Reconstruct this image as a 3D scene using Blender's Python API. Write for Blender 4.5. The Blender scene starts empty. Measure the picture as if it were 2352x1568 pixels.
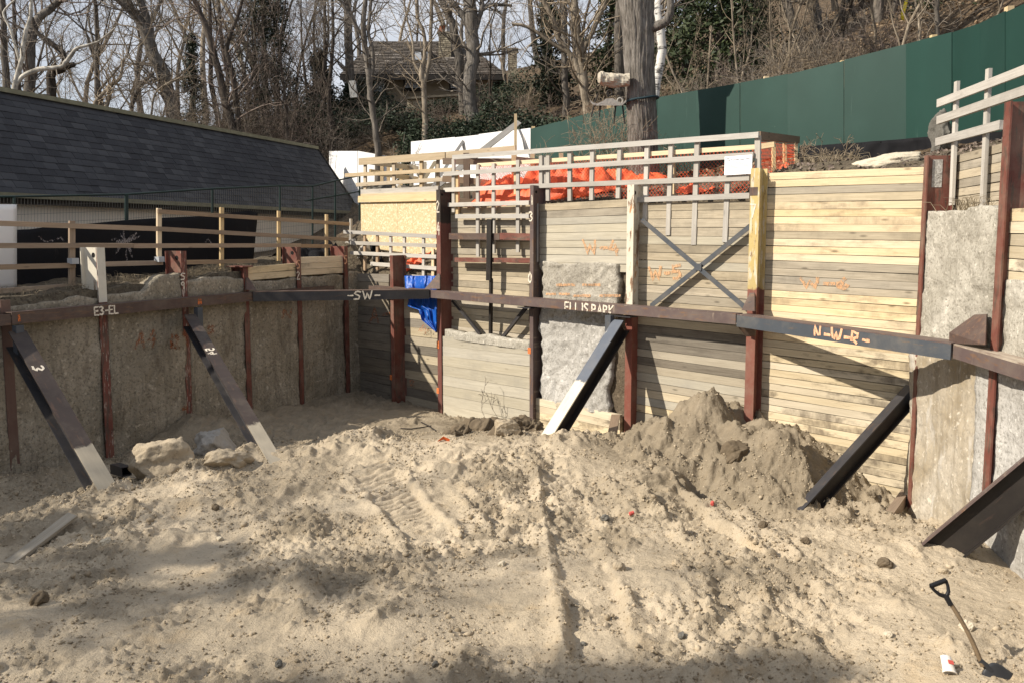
import bpy, math, random
import numpy as np
from mathutils import Vector, Matrix

scene = bpy.context.scene
COL = scene.collection
R = math.radians

# ------------------------------------------------------------------ camera
F, CX, CY, EYE = 1900.0, 1176.0, 730.0, 3.3
PITCH = math.atan(190.0 / F)
cam_d = bpy.data.cameras.new('camera')
cam = bpy.data.objects.new('camera', cam_d)
COL.objects.link(cam)
cam.location = (0, 0, EYE)
cam.rotation_euler = (math.pi / 2 - PITCH, 0, 0)
cam_d.sensor_width = 36.0
cam_d.lens = 36.0 * F / 2352.0
cam_d.shift_y = -54.0 / 2352.0
cam_d.clip_start = 0.05
cam_d.clip_end = 600.0
scene.camera = cam

# ------------------------------------------------------------------ light
SUN_EL = R(37.0)
SUN_H = Vector((-0.956, -0.293)).normalized()
SUN_DIR = Vector((SUN_H.x * math.cos(SUN_EL), SUN_H.y * math.cos(SUN_EL), math.sin(SUN_EL)))
world = bpy.data.worlds.new('World')
scene.world = world
world.use_nodes = True
wt = world.node_tree
wt.nodes.clear()
w_out = wt.nodes.new('ShaderNodeOutputWorld')
w_bg = wt.nodes.new('ShaderNodeBackground')
w_sky = wt.nodes.new('ShaderNodeTexSky')
w_sky.sky_type = 'NISHITA'
w_sky.sun_disc = False
w_sky.sun_elevation = SUN_EL
w_sky.sun_rotation = math.atan2(SUN_H.x, SUN_H.y)
w_sky.air_density = 1.0
w_sky.dust_density = 1.6
w_sky.ozone_density = 1.0
# thin high cloud over the whole sky
w_tc = wt.nodes.new('ShaderNodeTexCoord')
w_map = wt.nodes.new('ShaderNodeMapping')
w_map.inputs['Scale'].default_value = (1.0, 1.0, 2.6)
w_no = wt.nodes.new('ShaderNodeTexNoise')
w_no.inputs['Scale'].default_value = 2.2
w_no.inputs['Detail'].default_value = 7.0
w_rp = wt.nodes.new('ShaderNodeValToRGB')
w_rp.color_ramp.elements[0].position = 0.36
w_rp.color_ramp.elements[0].color = (0.50, 0.50, 0.50, 1)
w_rp.color_ramp.elements[1].position = 0.62
w_rp.color_ramp.elements[1].color = (0.95, 0.95, 0.95, 1)
w_mx = wt.nodes.new('ShaderNodeMix')
w_mx.data_type = 'RGBA'
w_mx.inputs[7].default_value = (6.9, 7.2, 7.8, 1)
wt.links.new(w_tc.outputs['Generated'], w_map.inputs['Vector'])
wt.links.new(w_map.outputs['Vector'], w_no.inputs['Vector'])
wt.links.new(w_no.outputs['Fac'], w_rp.inputs['Fac'])
wt.links.new(w_rp.outputs['Color'], w_mx.inputs[0])
wt.links.new(w_sky.outputs['Color'], w_mx.inputs[6])
wt.links.new(w_mx.outputs[2], w_bg.inputs['Color'])
w_bg.inputs['Strength'].default_value = 0.080
wt.links.new(w_bg.outputs['Background'], w_out.inputs['Surface'])

sun_d = bpy.data.lights.new('sun', 'SUN')
sun_d.energy = 4.8
sun_d.angle = R(0.55)
sun_d.color = (1.0, 0.91, 0.77)
sun = bpy.data.objects.new('sun', sun_d)
COL.objects.link(sun)
sun.location = SUN_DIR * 50
sun.rotation_euler = (-SUN_DIR).to_track_quat('-Z', 'Y').to_euler()

scene.view_settings.view_transform = 'Standard'
scene.view_settings.look = 'None'
scene.view_settings.exposure = 0.48
scene.view_settings.gamma = 1.0
scene.view_settings.use_curve_mapping = False
scene.cycles.max_bounces = 6
scene.cycles.diffuse_bounces = 3
scene.cycles.transparent_max_bounces = 4

# ------------------------------------------------------------------ image/ground geometry helpers
_c, _s = math.cos(PITCH), math.sin(PITCH)


def ray(px, py):
    a, b = (px - CX) / F, -(py - CY) / F
    return Vector((a, _c + b * _s, -_s + b * _c))


def atY(px, py, Y):
    d = ray(px, py)
    t = Y / d.y
    return Vector((d.x * t, Y, EYE + d.z * t))


def atZ(px, py, z):
    d = ray(px, py)
    t = (z - EYE) / d.z
    return Vector((d.x * t, d.y * t, z))


class Frame:
    """A vertical wall line: u runs to the right seen from the pit, n points into the pit."""
    def __init__(s, O, u, n):
        s.O = Vector((O[0], O[1])); s.u = Vector(u).normalized(); s.n = Vector(n).normalized()
        s.u3 = Vector((s.u.x, s.u.y, 0)); s.n3 = Vector((s.n.x, s.n.y, 0))

    def pt(s, a, off, z):
        p = s.O + s.u * a + s.n * off
        return Vector((p.x, p.y, z))

    def hit(s, px, py, off=0.0):
        d = ray(px, py)
        o = s.O + s.n * off
        k = d.x * s.n.x + d.y * s.n.y
        t = (o.x * s.n.x + o.y * s.n.y) / k
        p = Vector((d.x * t, d.y * t))
        return (p - o).dot(s.u), EYE + d.z * t

    def at(s, px, py, off=0.0):
        a, z = s.hit(px, py, off)
        return s.pt(a, off, z)


WF = Frame((3.36, 12.2), (.695, -.719), (-.719, -.695))
LF = Frame((-5.34, 16.6), (.449, .894), (.894, -.449))
NF = Frame((4.82, 9.13), (-.075, -.997), (-.997, .075))

# ------------------------------------------------------------------ objects
WM = {}


def reg(o, parent, mat4=None):
    COL.objects.link(o)
    m = mat4 if mat4 is not None else Matrix.Identity(4)
    WM[o] = m
    if parent is not None:
        o.parent = parent
        o.matrix_parent_inverse = WM[parent].inverted()
    o.matrix_basis = m
    return o


def thing(name, label, cat, loc=(0, 0, 0), group=None):
    o = bpy.data.objects.new(name, None)
    o.empty_display_size = 0.2
    reg(o, None, Matrix.Translation(Vector(loc)))
    return tag(o, label, cat, group)


def tag(o, label=None, cat=None, group=None, kind=None):
    if label: o['label'] = label
    if cat: o['category'] = cat
    if group: o['group'] = group
    if kind: o['kind'] = kind
    return o


def mesh_obj(name, verts, faces, mat, parent=None, mat4=None, smooth=False):
    me = bpy.data.meshes.new(name)
    me.from_pydata([tuple(v) for v in verts], [], faces)
    if mat: me.materials.append(mat)
    if smooth:
        me.polygons.foreach_set('use_smooth', [True] * len(me.polygons))
    o = bpy.data.objects.new(name, me)
    return reg(o, parent, mat4)


def np_obj(name, V, Q, mat, parent=None, smooth=False, mat4=None):
    """V (n,3) array, Q (m,k) array of equal-sized polygons."""
    me = bpy.data.meshes.new(name)
    V = np.ascontiguousarray(V, dtype=np.float32); Q = np.ascontiguousarray(Q, dtype=np.int32)
    k = Q.shape[1]
    me.vertices.add(len(V)); me.vertices.foreach_set('co', V.ravel())
    me.loops.add(Q.size); me.loops.foreach_set('vertex_index', Q.ravel())
    me.polygons.add(len(Q))
    me.polygons.foreach_set('loop_start', np.arange(0, Q.size, k, dtype=np.int32))
    me.polygons.foreach_set('loop_total', np.full(len(Q), k, dtype=np.int32))
    if smooth: me.polygons.foreach_set('use_smooth', np.ones(len(Q), dtype=bool))
    me.update(calc_edges=True)
    if mat: me.materials.append(mat)
    return reg(bpy.data.objects.new(name, me), parent, mat4)


BOXF = [(0, 3, 2, 1), (4, 5, 6, 7), (0, 1, 5, 4), (1, 2, 6, 5), (2, 3, 7, 6), (3, 0, 4, 7)]
rj = random.Random(11)


def box_verts(lx, ly, lz, jit=0.0):
    x, y, z = lx / 2, ly / 2, lz / 2
    V = [(-x, -y, -z), (x, -y, -z), (x, y, -z), (-x, y, -z), (-x, -y, z), (x, -y, z), (x, y, z), (-x, y, z)]
    if jit:
        V = [tuple(c + rj.uniform(-jit, jit) for c in v) for v in V]
    return V


def axes(c, ax, ay, az):
    m = Matrix.Identity(4)
    for i, a in enumerate((ax, ay, az)):
        m[0][i], m[1][i], m[2][i] = a.x, a.y, a.z
    m[0][3], m[1][3], m[2][3] = c.x, c.y, c.z
    return m


def obox(name, c, ax, az, dims, mat, parent=None, jit=0.0):
    """box of dims (along ax, along az x ax, along az) centred at c"""
    ax = ax.normalized(); az = (az - ax * az.dot(ax)).normalized(); ay = az.cross(ax)
    return mesh_obj(name, box_verts(*dims, jit=jit), BOXF, mat, parent, axes(Vector(c), ax, ay, az))


def bar(name, p0, p1, w, h, up, mat, parent=None, jit=0.003):
    """a sawn length from p0 to p1: w across, h along 'up'"""
    p0, p1 = Vector(p0), Vector(p1)
    return obox(name, (p0 + p1) / 2, p1 - p0, Vector(up), ((p1 - p0).length, w, h), mat, parent, jit)


def prism(name, pts, nrm, th, mat, parent=None):
    """flat polygon (list of 3-D points) given thickness th along -nrm"""
    n = len(pts); nrm = Vector(nrm).normalized() * th
    V = [Vector(p) for p in pts] + [Vector(p) - nrm for p in pts]
    Fc = [tuple(range(n)), tuple(range(2 * n - 1, n - 1, -1))]
    Fc += [(i, i + n, (i + 1) % n + n, (i + 1) % n) for i in range(n)]
    c = sum(V, Vector()) / (2 * n)
    return mesh_obj(name, [v - c for v in V], Fc, mat, parent, Matrix.Translation(c))


def ibeam(parent, p0, p1, nrm, depth, width, mat, mat_web=None, tf=.018, tw=.014, ext0=0.0):
    """I section with the outer face of its front flange running p0-p1 and facing nrm"""
    p0, p1 = Vector(p0), Vector(p1)
    ax = (p1 - p0).normalized(); nrm = Vector(nrm); nrm = (nrm - ax * nrm.dot(ax)).normalized()
    L = (p1 - p0).length; c = (p0 + p1) / 2
    mw = mat_web or mat
    a = obox('front_flange', c - nrm * tf / 2, ax, nrm, (L, width, tf), mat, parent)
    b = obox('web', c - nrm * depth / 2, ax, nrm, (L, tw, depth - 2 * tf), mw, parent)
    d = obox('back_flange', c - nrm * (depth - tf / 2), ax, nrm, (L, width, tf), mw, parent)
    return a, b, d


def tubes(paths):
    """paths: list of (points, radii, sides) -> V, quads"""
    V, Q = [], []
    for pts, rad, k in paths:
        n = len(pts)
        base = len(V)
        pd = None
        for i in range(n):
            a = pts[max(i - 1, 0)]; b = pts[min(i + 1, n - 1)]
            t = (b - a)
            if t.length < 1e-6: t = Vector((0, 0, 1))
            t = t.normalized()
            if pd is None:
                x = t.orthogonal().normalized()
            else:
                x = (pd - t * pd.dot(t))
                x = x.normalized() if x.length > 1e-5 else t.orthogonal().normalized()
            pd = x
            y = t.cross(x)
            r = rad[i]
            for j in range(k):
                an = 2 * math.pi * j / k
                V.append(pts[i] + x * (r * math.cos(an)) + y * (r * math.sin(an)))
        for i in range(n - 1):
            for j in range(k):
                j2 = (j + 1) % k
                Q.append((base + i * k + j, base + i * k + j2, base + (i + 1) * k + j2, base + (i + 1) * k + j))
    return V, Q


def tube_obj(name, paths, mat, parent=None, smooth=True):
    V, Q = tubes(paths)
    return np_obj(name, np.array([tuple(v) for v in V]), np.array(Q), mat, parent, smooth)


# ------------------------------------------------------------------ noise (numpy)
_rng = np.random.default_rng(5)
_LAT = _rng.random((256, 256))


def vnoise(x, y):
    xi = np.floor(x).astype(np.int64); yi = np.floor(y).astype(np.int64)
    fx = x - xi; fy = y - yi
    fx = fx * fx * fx * (fx * (fx * 6 - 15) + 10); fy = fy * fy * fy * (fy * (fy * 6 - 15) + 10)
    a = _LAT[xi & 255, yi & 255]; b = _LAT[(xi + 1) & 255, yi & 255]
    c = _LAT[xi & 255, (yi + 1) & 255]; d = _LAT[(xi + 1) & 255, (yi + 1) & 255]
    return (a * (1 - fx) + b * fx) * (1 - fy) + (c * (1 - fx) + d * fx) * fy


def fbm(x, y, oct=4, gain=.5):
    s = 0; a = 1.0; n = 0
    ca, sa = math.cos(.7), math.sin(.7)
    for i in range(oct):
        s = s + a * (vnoise(x + 17.3 * i, y - 9.1 * i) * 2 - 1); n += a
        x, y = 2.03 * (ca * x - sa * y), 2.03 * (sa * x + ca * y)
        a *= gain
    return s / n


class RBF:
    def __init__(s, P, z, eps=0.02):
        s.P = np.array(P, float); n = len(P)
        d = np.linalg.norm(s.P[:, None] - s.P[None], axis=2)
        A = np.zeros((n + 3, n + 3)); A[:n, :n] = d + np.eye(n) * eps * 0
        A[:n, n] = 1; A[:n, n + 1:] = s.P; A[n, :n] = 1; A[n + 1:, :n] = s.P.T
        s.w = np.linalg.lstsq(A, np.concatenate([np.array(z, float), [0, 0, 0]]), rcond=None)[0]

    def __call__(s, X, Y):
        X = np.asarray(X, float); Y = np.asarray(Y, float)
        out = s.w[-3] + s.w[-2] * X + s.w[-1] * Y
        for (px, py), w in zip(s.P, s.w):
            out = out + w * np.sqrt((X - px) ** 2 + (Y - py) ** 2 + .04)
        return out


def sstep(a, b, x):
    t = np.clip((x - a) / (b - a), 0, 1)
    return t * t * (3 - 2 * t)

# ------------------------------------------------------------------ materials
class NB:
    def __init__(s, name):
        s.m = bpy.data.materials.new(name); s.m.use_nodes = True
        s.t = s.m.node_tree; s.b = s.t.nodes['Principled BSDF']
        s.b.inputs['Roughness'].default_value = .85
        s.tc = s.t.nodes.new('ShaderNodeTexCoord'); s.oi = s.t.nodes.new('ShaderNodeObjectInfo')
        mu = s.t.nodes.new('ShaderNodeVectorMath'); mu.operation = 'SCALE'
        cb = s.t.nodes.new('ShaderNodeCombineXYZ')
        s.t.links.new(s.oi.outputs['Random'], cb.inputs[0]); s.t.links.new(s.oi.outputs['Random'], cb.inputs[1])
        mu.inputs['Scale'].default_value = 83.0
        s.t.links.new(cb.outputs[0], mu.inputs[0])
        ad = s.t.nodes.new('ShaderNodeVectorMath'); ad.operation = 'ADD'
        s.t.links.new(s.tc.outputs['Object'], ad.inputs[0]); s.t.links.new(mu.outputs[0], ad.inputs[1])
        s.obj = ad.outputs[0]
        s.plain = s.tc.outputs['Object']
        s.rnd = s.oi.outputs['Random']

    def l(s, a, b):
        s.t.links.new(a, b)

    def put(s, v, sock):
        if isinstance(v, (int, float)): sock.default_value = v
        elif isinstance(v, tuple): sock.default_value = v if len(v) == 4 else (*v, 1)
        else: s.l(v, sock)

    def scale(s, vec, sc):
        n = s.t.nodes.new('ShaderNodeMapping'); n.inputs['Scale'].default_value = sc
        s.l(vec, n.inputs['Vector']); return n.outputs[0]

    def noise(s, scale, det=4, rough=.55, vec=None, sc=None, dist=0.0):
        n = s.t.nodes.new('ShaderNodeTexNoise')
        n.inputs['Scale'].default_value = scale; n.inputs['Detail'].default_value = det
        n.inputs['Roughness'].default_value = rough; n.inputs['Distortion'].default_value = dist
        v = vec if vec is not None else s.obj
        if sc: v = s.scale(v, sc)
        s.l(v, n.inputs['Vector']); return n.outputs['Fac']

    def voro(s, scale, vec=None, sc=None, out='Distance', rnd=1.0):
        n = s.t.nodes.new('ShaderNodeTexVoronoi'); n.inputs['Scale'].default_value = scale
        n.inputs['Randomness'].default_value = rnd
        v = vec if vec is not None else s.obj
        if sc: v = s.scale(v, sc)
        s.l(v, n.inputs['Vector']); return n.outputs[out]

    def ramp(s, f, *st):
        n = s.t.nodes.new('ShaderNodeValToRGB'); e = n.color_ramp.elements
        while len(e) < len(st): e.new(.5)
        for el, (p, c) in zip(e, st):
            el.position = p
            el.color = (c, c, c, 1) if isinstance(c, (int, float)) else (*c[:3], 1)
        s.put(f, n.inputs[0]); return n.outputs[0]

    def mix(s, f, a, b, mode='MIX'):
        n = s.t.nodes.new('ShaderNodeMix'); n.data_type = 'RGBA'; n.blend_type = mode
        s.put(f, n.inputs[0]); s.put(a, n.inputs[6]); s.put(b, n.inputs[7]); return n.outputs[2]

    def math(s, op, a, b=0.0, c=None):
        n = s.t.nodes.new('ShaderNodeMath'); n.operation = op
        s.put(a, n.inputs[0]); s.put(b, n.inputs[1])
        if c is not None: s.put(c, n.inputs[2])
        return n.outputs[0]

    def hsv(s, col, val=None, sat=None, hue=None):
        n = s.t.nodes.new('ShaderNodeHueSaturation'); s.put(col, n.inputs['Color'])
        if val is not None: s.put(val, n.inputs['Value'])
        if sat is not None: s.put(sat, n.inputs['Saturation'])
        if hue is not None: s.put(hue, n.inputs['Hue'])
        return n.outputs[0]

    def rrange(s, lo, hi, k=1.0):
        """per-object random in lo..hi"""
        f = s.math('FRACT', s.math('MULTIPLY', s.rnd, k * 7.31)) if k != 1.0 else s.rnd
        return s.math('MULTIPLY_ADD', f, hi - lo, lo)

    def bump(s, h, strength=.4, dist=.02, nrm=None):
        n = s.t.nodes.new('ShaderNodeBump'); n.inputs['Strength'].default_value = strength
        n.inputs['Distance'].default_value = dist; s.put(h, n.inputs['Height'])
        if nrm is not None: s.l(nrm, n.inputs['Normal'])
        s.l(n.outputs[0], s.b.inputs['Normal']); return n.outputs[0]

    def done(s, col, rough=None, metal=None, spec=None):
        s.put(col, s.b.inputs['Base Color'])
        if rough is not None: s.put(rough, s.b.inputs['Roughness'])
        if metal is not None: s.b.inputs['Metallic'].default_value = metal
        if spec is not None: s.b.inputs['Specular IOR Level'].default_value = spec
        return s.m


def mat_wood(name, lo, hi, dirt=(.2, .17, .13), dirt_amt=.45, vary=.18, knots=.7, rough=.8, stain=None, dthr=(.5, .68)):
    k = NB(name)
    g = k.noise(3.0, 6, .6, sc=(.5, 9, 9), dist=.6)
    fine = k.noise(9.0, 4, .6, sc=(.35, 22, 22))
    c = k.ramp(g, (.3, lo), (.72, hi))
    c = k.mix(.35, c, k.ramp(fine, (.35, tuple(x * .72 for x in lo)), (.65, hi)))
    kn = k.voro(2.2, sc=(.85, 2.6, 2.6))
    c = k.mix(k.math('MULTIPLY', k.ramp(kn, (.05, 1.0), (.13, 0.0)), knots), c, tuple(x * .38 for x in lo))
    d = k.noise(1.6, 7, .68, sc=(.6, 1.6, 1.6))
    d2 = k.noise(7.0, 5, .7, sc=(1.0, .35, .35))
    dm = k.math('MULTIPLY', k.ramp(d, (dthr[0], 0.0), (dthr[1], 1.0)), k.ramp(d2, (.3, .25), (.6, 1.0)))
    c = k.mix(k.math('MULTIPLY', dm, dirt_amt), c, dirt)
    if stain:
        st = k.noise(2.3, 3, .5, sc=(.3, 1, 1))
        c = k.mix(k.ramp(st, (.56, 0.0), (.66, .55)), c, stain)
    c = k.hsv(c, val=k.rrange(1 - vary, 1 + vary), sat=k.rrange(.8, 1.12, 3.3))
    k.bump(k.mix(.5, g, fine), .35, .006)
    return k.done(c, rough, spec=.25)


def mat_steel(name, base, patch, thr=.55, soft=.06, sc=(1.2, 6, 6), scale=3.0, rough=.6, third=None, thr3=.62, split=None, lower=None, dust=.25, drip=None):
    k = NB(name)
    n = k.noise(scale, 8, .65, sc=sc)
    big = k.noise(2.2, 4, .6)
    b1 = k.mix(big, tuple(x * .75 for x in base), tuple(min(1, x * 1.25) for x in base))
    c = k.mix(k.ramp(n, (thr, 0.0), (thr + soft, 1.0)), b1, patch)
    if third:
        n3 = k.noise(scale * 1.7, 8, .7, sc=sc)
        c = k.mix(k.ramp(n3, (thr3, 0.0), (thr3 + .05, 1.0)), c, third)
    if split is not None:
        ge = k.t.nodes.new('ShaderNodeNewGeometry')
        sx = k.t.nodes.new('ShaderNodeSeparateXYZ'); k.l(ge.outputs['Position'], sx.inputs[0])
        h = k.math('ADD', sx.outputs[2], k.math('MULTIPLY', k.noise(5.0, 5, .7), .22))
        lowc = lower
        if isinstance(lower, tuple):
            lowc = k.mix(k.noise(3.0, 6, .6, sc=(1, 5, 5)), tuple(x * .7 for x in lower), tuple(x * 1.25 for x in lower))
        c = k.mix(k.ramp(k.math('MULTIPLY', k.math('SUBTRACT', h, split - .5), 1.0), (.60, 0.0), (.63, 1.0)), lowc, c)
    if drip:
        dn = k.noise(1.0, 4, .6, sc=(13, 1.2, 1.2)); d3 = k.noise(1.6, 3, .6)
        c = k.mix(k.math('MULTIPLY', k.ramp(dn, (.58, 0.0), (.68, .8)), k.ramp(d3, (.45, 0.0), (.6, 1.0))), c, drip)
    du = k.noise(1.7, 6, .7)
    c = k.mix(k.math('MULTIPLY', k.ramp(du, (.45, 0.0), (.75, 1.0)), dust), c, (.33, .28, .21))
    k.bump(n, .25, .006)
    return k.done(c, rough, spec=.35)


def mat_flat(name, col, rough=.7, vary=.12, scale=3.0, bump=.0, spec=.3, dark=.75):
    k = NB(name)
    n = k.noise(scale, 6, .6)
    c = k.mix(n, tuple(x * dark for x in col), tuple(min(1, x * (2 - dark)) for x in col))
    c = k.hsv(c, val=k.rrange(1 - vary, 1 + vary))
    if bump: k.bump(n, bump, .01)
    return k.done(c, rough, spec=spec)


MT = {}
MT['plank_fresh'] = mat_wood('fresh_yellow_timber', (.60, .46, .275), (.81, .665, .445), dirt=(.24, .19, .13), dirt_amt=.62, vary=.10, knots=.95, dthr=(.50, .60))
MT['plank_old'] = mat_wood('weathered_grey_timber', (.30, .25, .18), (.49, .425, .32), dirt=(.16, .14, .11), dirt_amt=.5, vary=.2, dthr=(.47, .62))
MT['plank_mid'] = mat_wood('dulled_timber', (.37, .31, .22), (.53, .46, .34), dirt=(.2, .17, .13), dirt_amt=.55, vary=.2)
MT['plank_dark'] = mat_wood('dark_brown_timber', (.15, .125, .095), (.27, .235, .185), dirt=(.09, .075, .06), dirt_amt=.7, vary=.22)
MT['plank_mud'] = mat_wood('muddy_timber', (.50, .41, .27), (.68, .58, .41), dirt=(.17, .135, .095), dirt_amt=.9, vary=.14, dthr=(.5, .58))
MT['plank_cement'] = mat_wood('cement_smeared_timber', (.37, .33, .255), (.5, .46, .37), dirt=(.3, .28, .24), dirt_amt=.6, vary=.1, knots=.3)
MT['rail_grey'] = mat_wood('weathered_grey_rail', (.39, .36, .32), (.54, .51, .465), dirt=(.22, .2, .18), dirt_amt=.4, vary=.15, knots=.4)
MT['rail_brown'] = mat_wood('brown_rail', (.27, .19, .125), (.40, .295, .20), dirt=(.14, .11, .08), dirt_amt=.4, vary=.15, knots=.5)
MT['rail_fresh'] = mat_wood('pale_fresh_rail', (.58, .43, .24), (.74, .58, .36), dirt=(.35, .27, .17), dirt_amt=.35, vary=.12, knots=.5)
MT['rail_tan'] = mat_wood('tan_rail', (.36, .28, .18), (.52, .42, .29), dirt=(.25, .2, .14), dirt_amt=.4, vary=.12, knots=.5)
MT['steel_red'] = mat_steel('red_primer_steel', (.155, .052, .038), (.085, .045, .034), thr=.53, third=(.36, .27, .21), thr3=.655, dust=.4)
MT['steel_redflake'] = mat_steel('flaking_red_steel', (.175, .055, .04), (.09, .05, .04), thr=.5, third=(.5, .44, .38), thr3=.575, sc=(1.0, 7, 7))
MT['steel_rust'] = mat_steel('rusty_brown_steel', (.085, .055, .046), (.13, .075, .05), thr=.55, third=(.05, .04, .04), thr3=.6, rough=.65)
MT['steel_waler'] = mat_steel('rusty_purple_brown_steel', (.105, .075, .072), (.15, .085, .055), thr=.56, third=(.33, .28, .23), thr3=.69, rough=.55, drip=(.34, .27, .21))
MT['steel_dark'] = mat_steel('dark_mill_steel', (.030, .029, .033), (.06, .042, .034), thr=.58, rough=.5, dust=.10)
MT['steel_blue'] = mat_steel('blue_grey_steel', (.062, .071, .085), (.11, .085, .07), thr=.6, rough=.5)
MT['steel_white'] = mat_steel('peeling_white_steel', (.60, .56, .47), (.17, .095, .055), thr=.60, third=(.42, .22, .10), thr3=.66, sc=(.9, 5, 5))
MT['steel_whiteclean'] = mat_steel('white_painted_steel', (.62, .585, .50), (.30, .27, .22), thr=.66, third=(.25, .22, .18), thr3=.69)
MT['steel_yellow'] = mat_steel('peeling_yellow_steel', (.60, .44, .10), (.55, .5, .4), thr=.61, third=(.19, .10, .05), thr3=.66, split=2.9, lower=(.13, .075, .06))
MT['steel_black'] = mat_steel('near_black_steel', (.016, .013, .012), (.035, .022, .018), thr=.6, rough=.55, dust=.05)
MT['steel_twotone'] = mat_steel('black_and_red_steel', (.030, .022, .02), (.06, .035, .025), thr=.6, third=(.36, .3, .24), thr3=.71, split=3.55, lower=(.15, .055, .045))
MT['steel_twotone_white'] = mat_steel('white_over_red_steel', (.62, .57, .47), (.17, .095, .055), thr=.545, third=(.42, .21, .09), thr3=.575, sc=(1.1, 3.4, 3.4), scale=2.2, split=2.06, lower=(.20, .065, .047), dust=.4)
MT['steel_redyellow'] = mat_steel('yellow_over_red_steel', (.49, .375, .155), (.56, .50, .38), thr=.52, third=(.20, .11, .05), thr3=.585, split=2.5, lower=(.19, .063, .046), dust=.4)
MT['steel_whitefoot'] = mat_steel('brown_steel_with_white_foot', (.042, .030, .026), (.075, .045, .033), thr=.58, rough=.6, split=.50, lower=(.33, .29, .225), dust=.2)
MT['steel_whitefoot_blue'] = mat_steel('blue_steel_with_white_foot', (.10, .115, .145), (.5, .48, .42), thr=.68, rough=.5, split=.98, lower=(.68, .62, .5))
MT['timber_dark'] = mat_wood('old_brown_timber', (.19, .13, .085), (.30, .215, .145), vary=.1)


def mat_paint(name, col, cover=.45, thin=None):
    k = NB(name)
    n = k.noise(26.0, 5, .7)
    c = k.mix(k.ramp(n, (cover - .1, 0.0), (cover + .12, 1.0)), tuple(x * .55 for x in col), col)
    if thin:   # worn spray paint: the surface shows through where it has gone
        g = k.noise(38.0, 6, .75, sc=(1, 1, .6))
        k.l(k.ramp(g, (thin - .07, 0.0), (thin + .07, .85)), k.b.inputs['Alpha'])
    return k.done(c, .8)


MT['paint_white'] = mat_paint('white_marker_paint', (.78, .70, .58))
MT['paint_pink'] = mat_paint('pale_orange_marker_paint', (.80, .45, .27))
MT['paint_orange'] = mat_paint('orange_spray_paint', (.75, .20, .05), .35, .42)
MT['paint_faint'] = mat_paint('faded_orange_spray_paint', (.66, .38, .20), .3, .475)
MT['paint_dim'] = mat_paint('dull_orange_spray_paint', (.38, .135, .055), .3, .53)
MT['paint_spray'] = mat_paint('thin_white_spray_paint', (.34, .31, .31), .3, .52)


def mat_concrete(name, a, b, speck, streak=.5, bumpd=.03, strong=.7, agg=38.0, moss=None, base_dark=None):
    k = NB(name)
    big = k.noise(1.1, 6, .6, vec=k.plain)
    st = k.noise(2.4, 5, .6, vec=k.plain, sc=(3.2, 3.2, .22))
    c = k.mix(k.ramp(big, (.32, 0.0), (.68, 1.0)), a, b)
    c = k.mix(k.math('MULTIPLY', k.ramp(st, (.48, 0.0), (.66, 1.0)), streak), c, tuple(x * .5 for x in a))
    ag = k.noise(agg, 4, .75, vec=k.plain)
    c = k.mix(k.ramp(ag, (.35, .75), (.50, 0.0)), c, speck)
    c = k.mix(k.ramp(k.noise(agg * .6, 3, .6, vec=k.plain), (.60, 0.0), (.68, .55)), c, tuple(min(1, x * 1.45) for x in b))
    if moss:
        c = k.mix(k.ramp(k.noise(2.1, 5, .6, vec=k.plain, sc=(2, 2, .6)), (.58, 0.0), (.68, .6)), c, moss)
    h = k.math('ADD', k.math('MULTIPLY', ag, .5), k.noise(agg * .45, 4, .65, vec=k.plain))
    k.bump(h, strong, bumpd)
    return k.done(c, .93, spec=.15)


MT['conc_left'] = mat_concrete('stained_brown_shotcrete', (.25, .215, .16), (.40, .35, .275), (.105, .09, .068), streak=.4, bumpd=.035, strong=.9, agg=20, moss=(.13, .105, .08))
MT['conc_pale'] = mat_concrete('pale_shotcrete', (.33, .305, .255), (.49, .46, .40), (.16, .145, .115), streak=.25, bumpd=.03, agg=30)
MT['conc_tan'] = mat_concrete('chipped_tan_concrete', (.30, .275, .23), (.43, .40, .345), (.15, .135, .11), streak=.25, bumpd=.04, agg=26)
MT['conc_white'] = mat_concrete('rough_grey_white_concrete', (.35, .335, .31), (.51, .495, .47), (.18, .17, .15), streak=.3, bumpd=.03, agg=24)
MT['conc_wash'] = mat_concrete('mud_washed_concrete', (.33, .27, .185), (.50, .455, .385), (.26, .235, .195), streak=.45, bumpd=.018, agg=22, moss=(.58, .56, .53))
MT['soil'] = mat_concrete('brown_earth', (.10, .078, .055), (.18, .145, .105), (.05, .04, .03), streak=0, bumpd=.04, agg=22)


def mat_sand():
    k = NB('sand')
    v = k.plain
    at = k.t.nodes.new('ShaderNodeAttribute'); at.attribute_name = 'damp'  # damp sand, and the shade painted in behind the crest
    big = k.noise(.8, 5, .6, vec=v)
    mid = k.noise(4.5, 6, .65, vec=v)
    c = k.ramp(big, (.3, (.42, .35, .255)), (.7, (.545, .46, .345)))
    c = k.mix(k.ramp(mid, (.45, 0.0), (.72, .5)), c, (.40, .33, .24))
    c = k.mix(k.ramp(k.noise(2.2, 4, .6, vec=v), (.58, 0.0), (.7, .4)), c, (.50, .37, .22))
    dm = k.math('MULTIPLY', at.outputs['Fac'], k.ramp(k.noise(3.0, 6, .7, vec=v), (.25, .55), (.6, 1.0)))
    c = k.mix(dm, c, k.mix(mid, (.17, .14, .10), (.27, .222, .16)))
    sp = k.noise(30.0, 3, .6, vec=v)
    c = k.mix(k.ramp(sp, (.31, .6), (.40, 0.0)), c, (.22, .175, .12))
    c = k.mix(k.ramp(k.noise(75.0, 2, .5, vec=v), (.69, 0.0), (.74, .6)), c, (.62, .57, .48))
    h = k.math('ADD', k.noise(60.0, 5, .7, vec=v), k.math('MULTIPLY', k.noise(17.0, 4, .6, vec=v), 1.4))
    k.bump(h, .9, .02)
    return k.done(c, .97, spec=.08)


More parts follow.
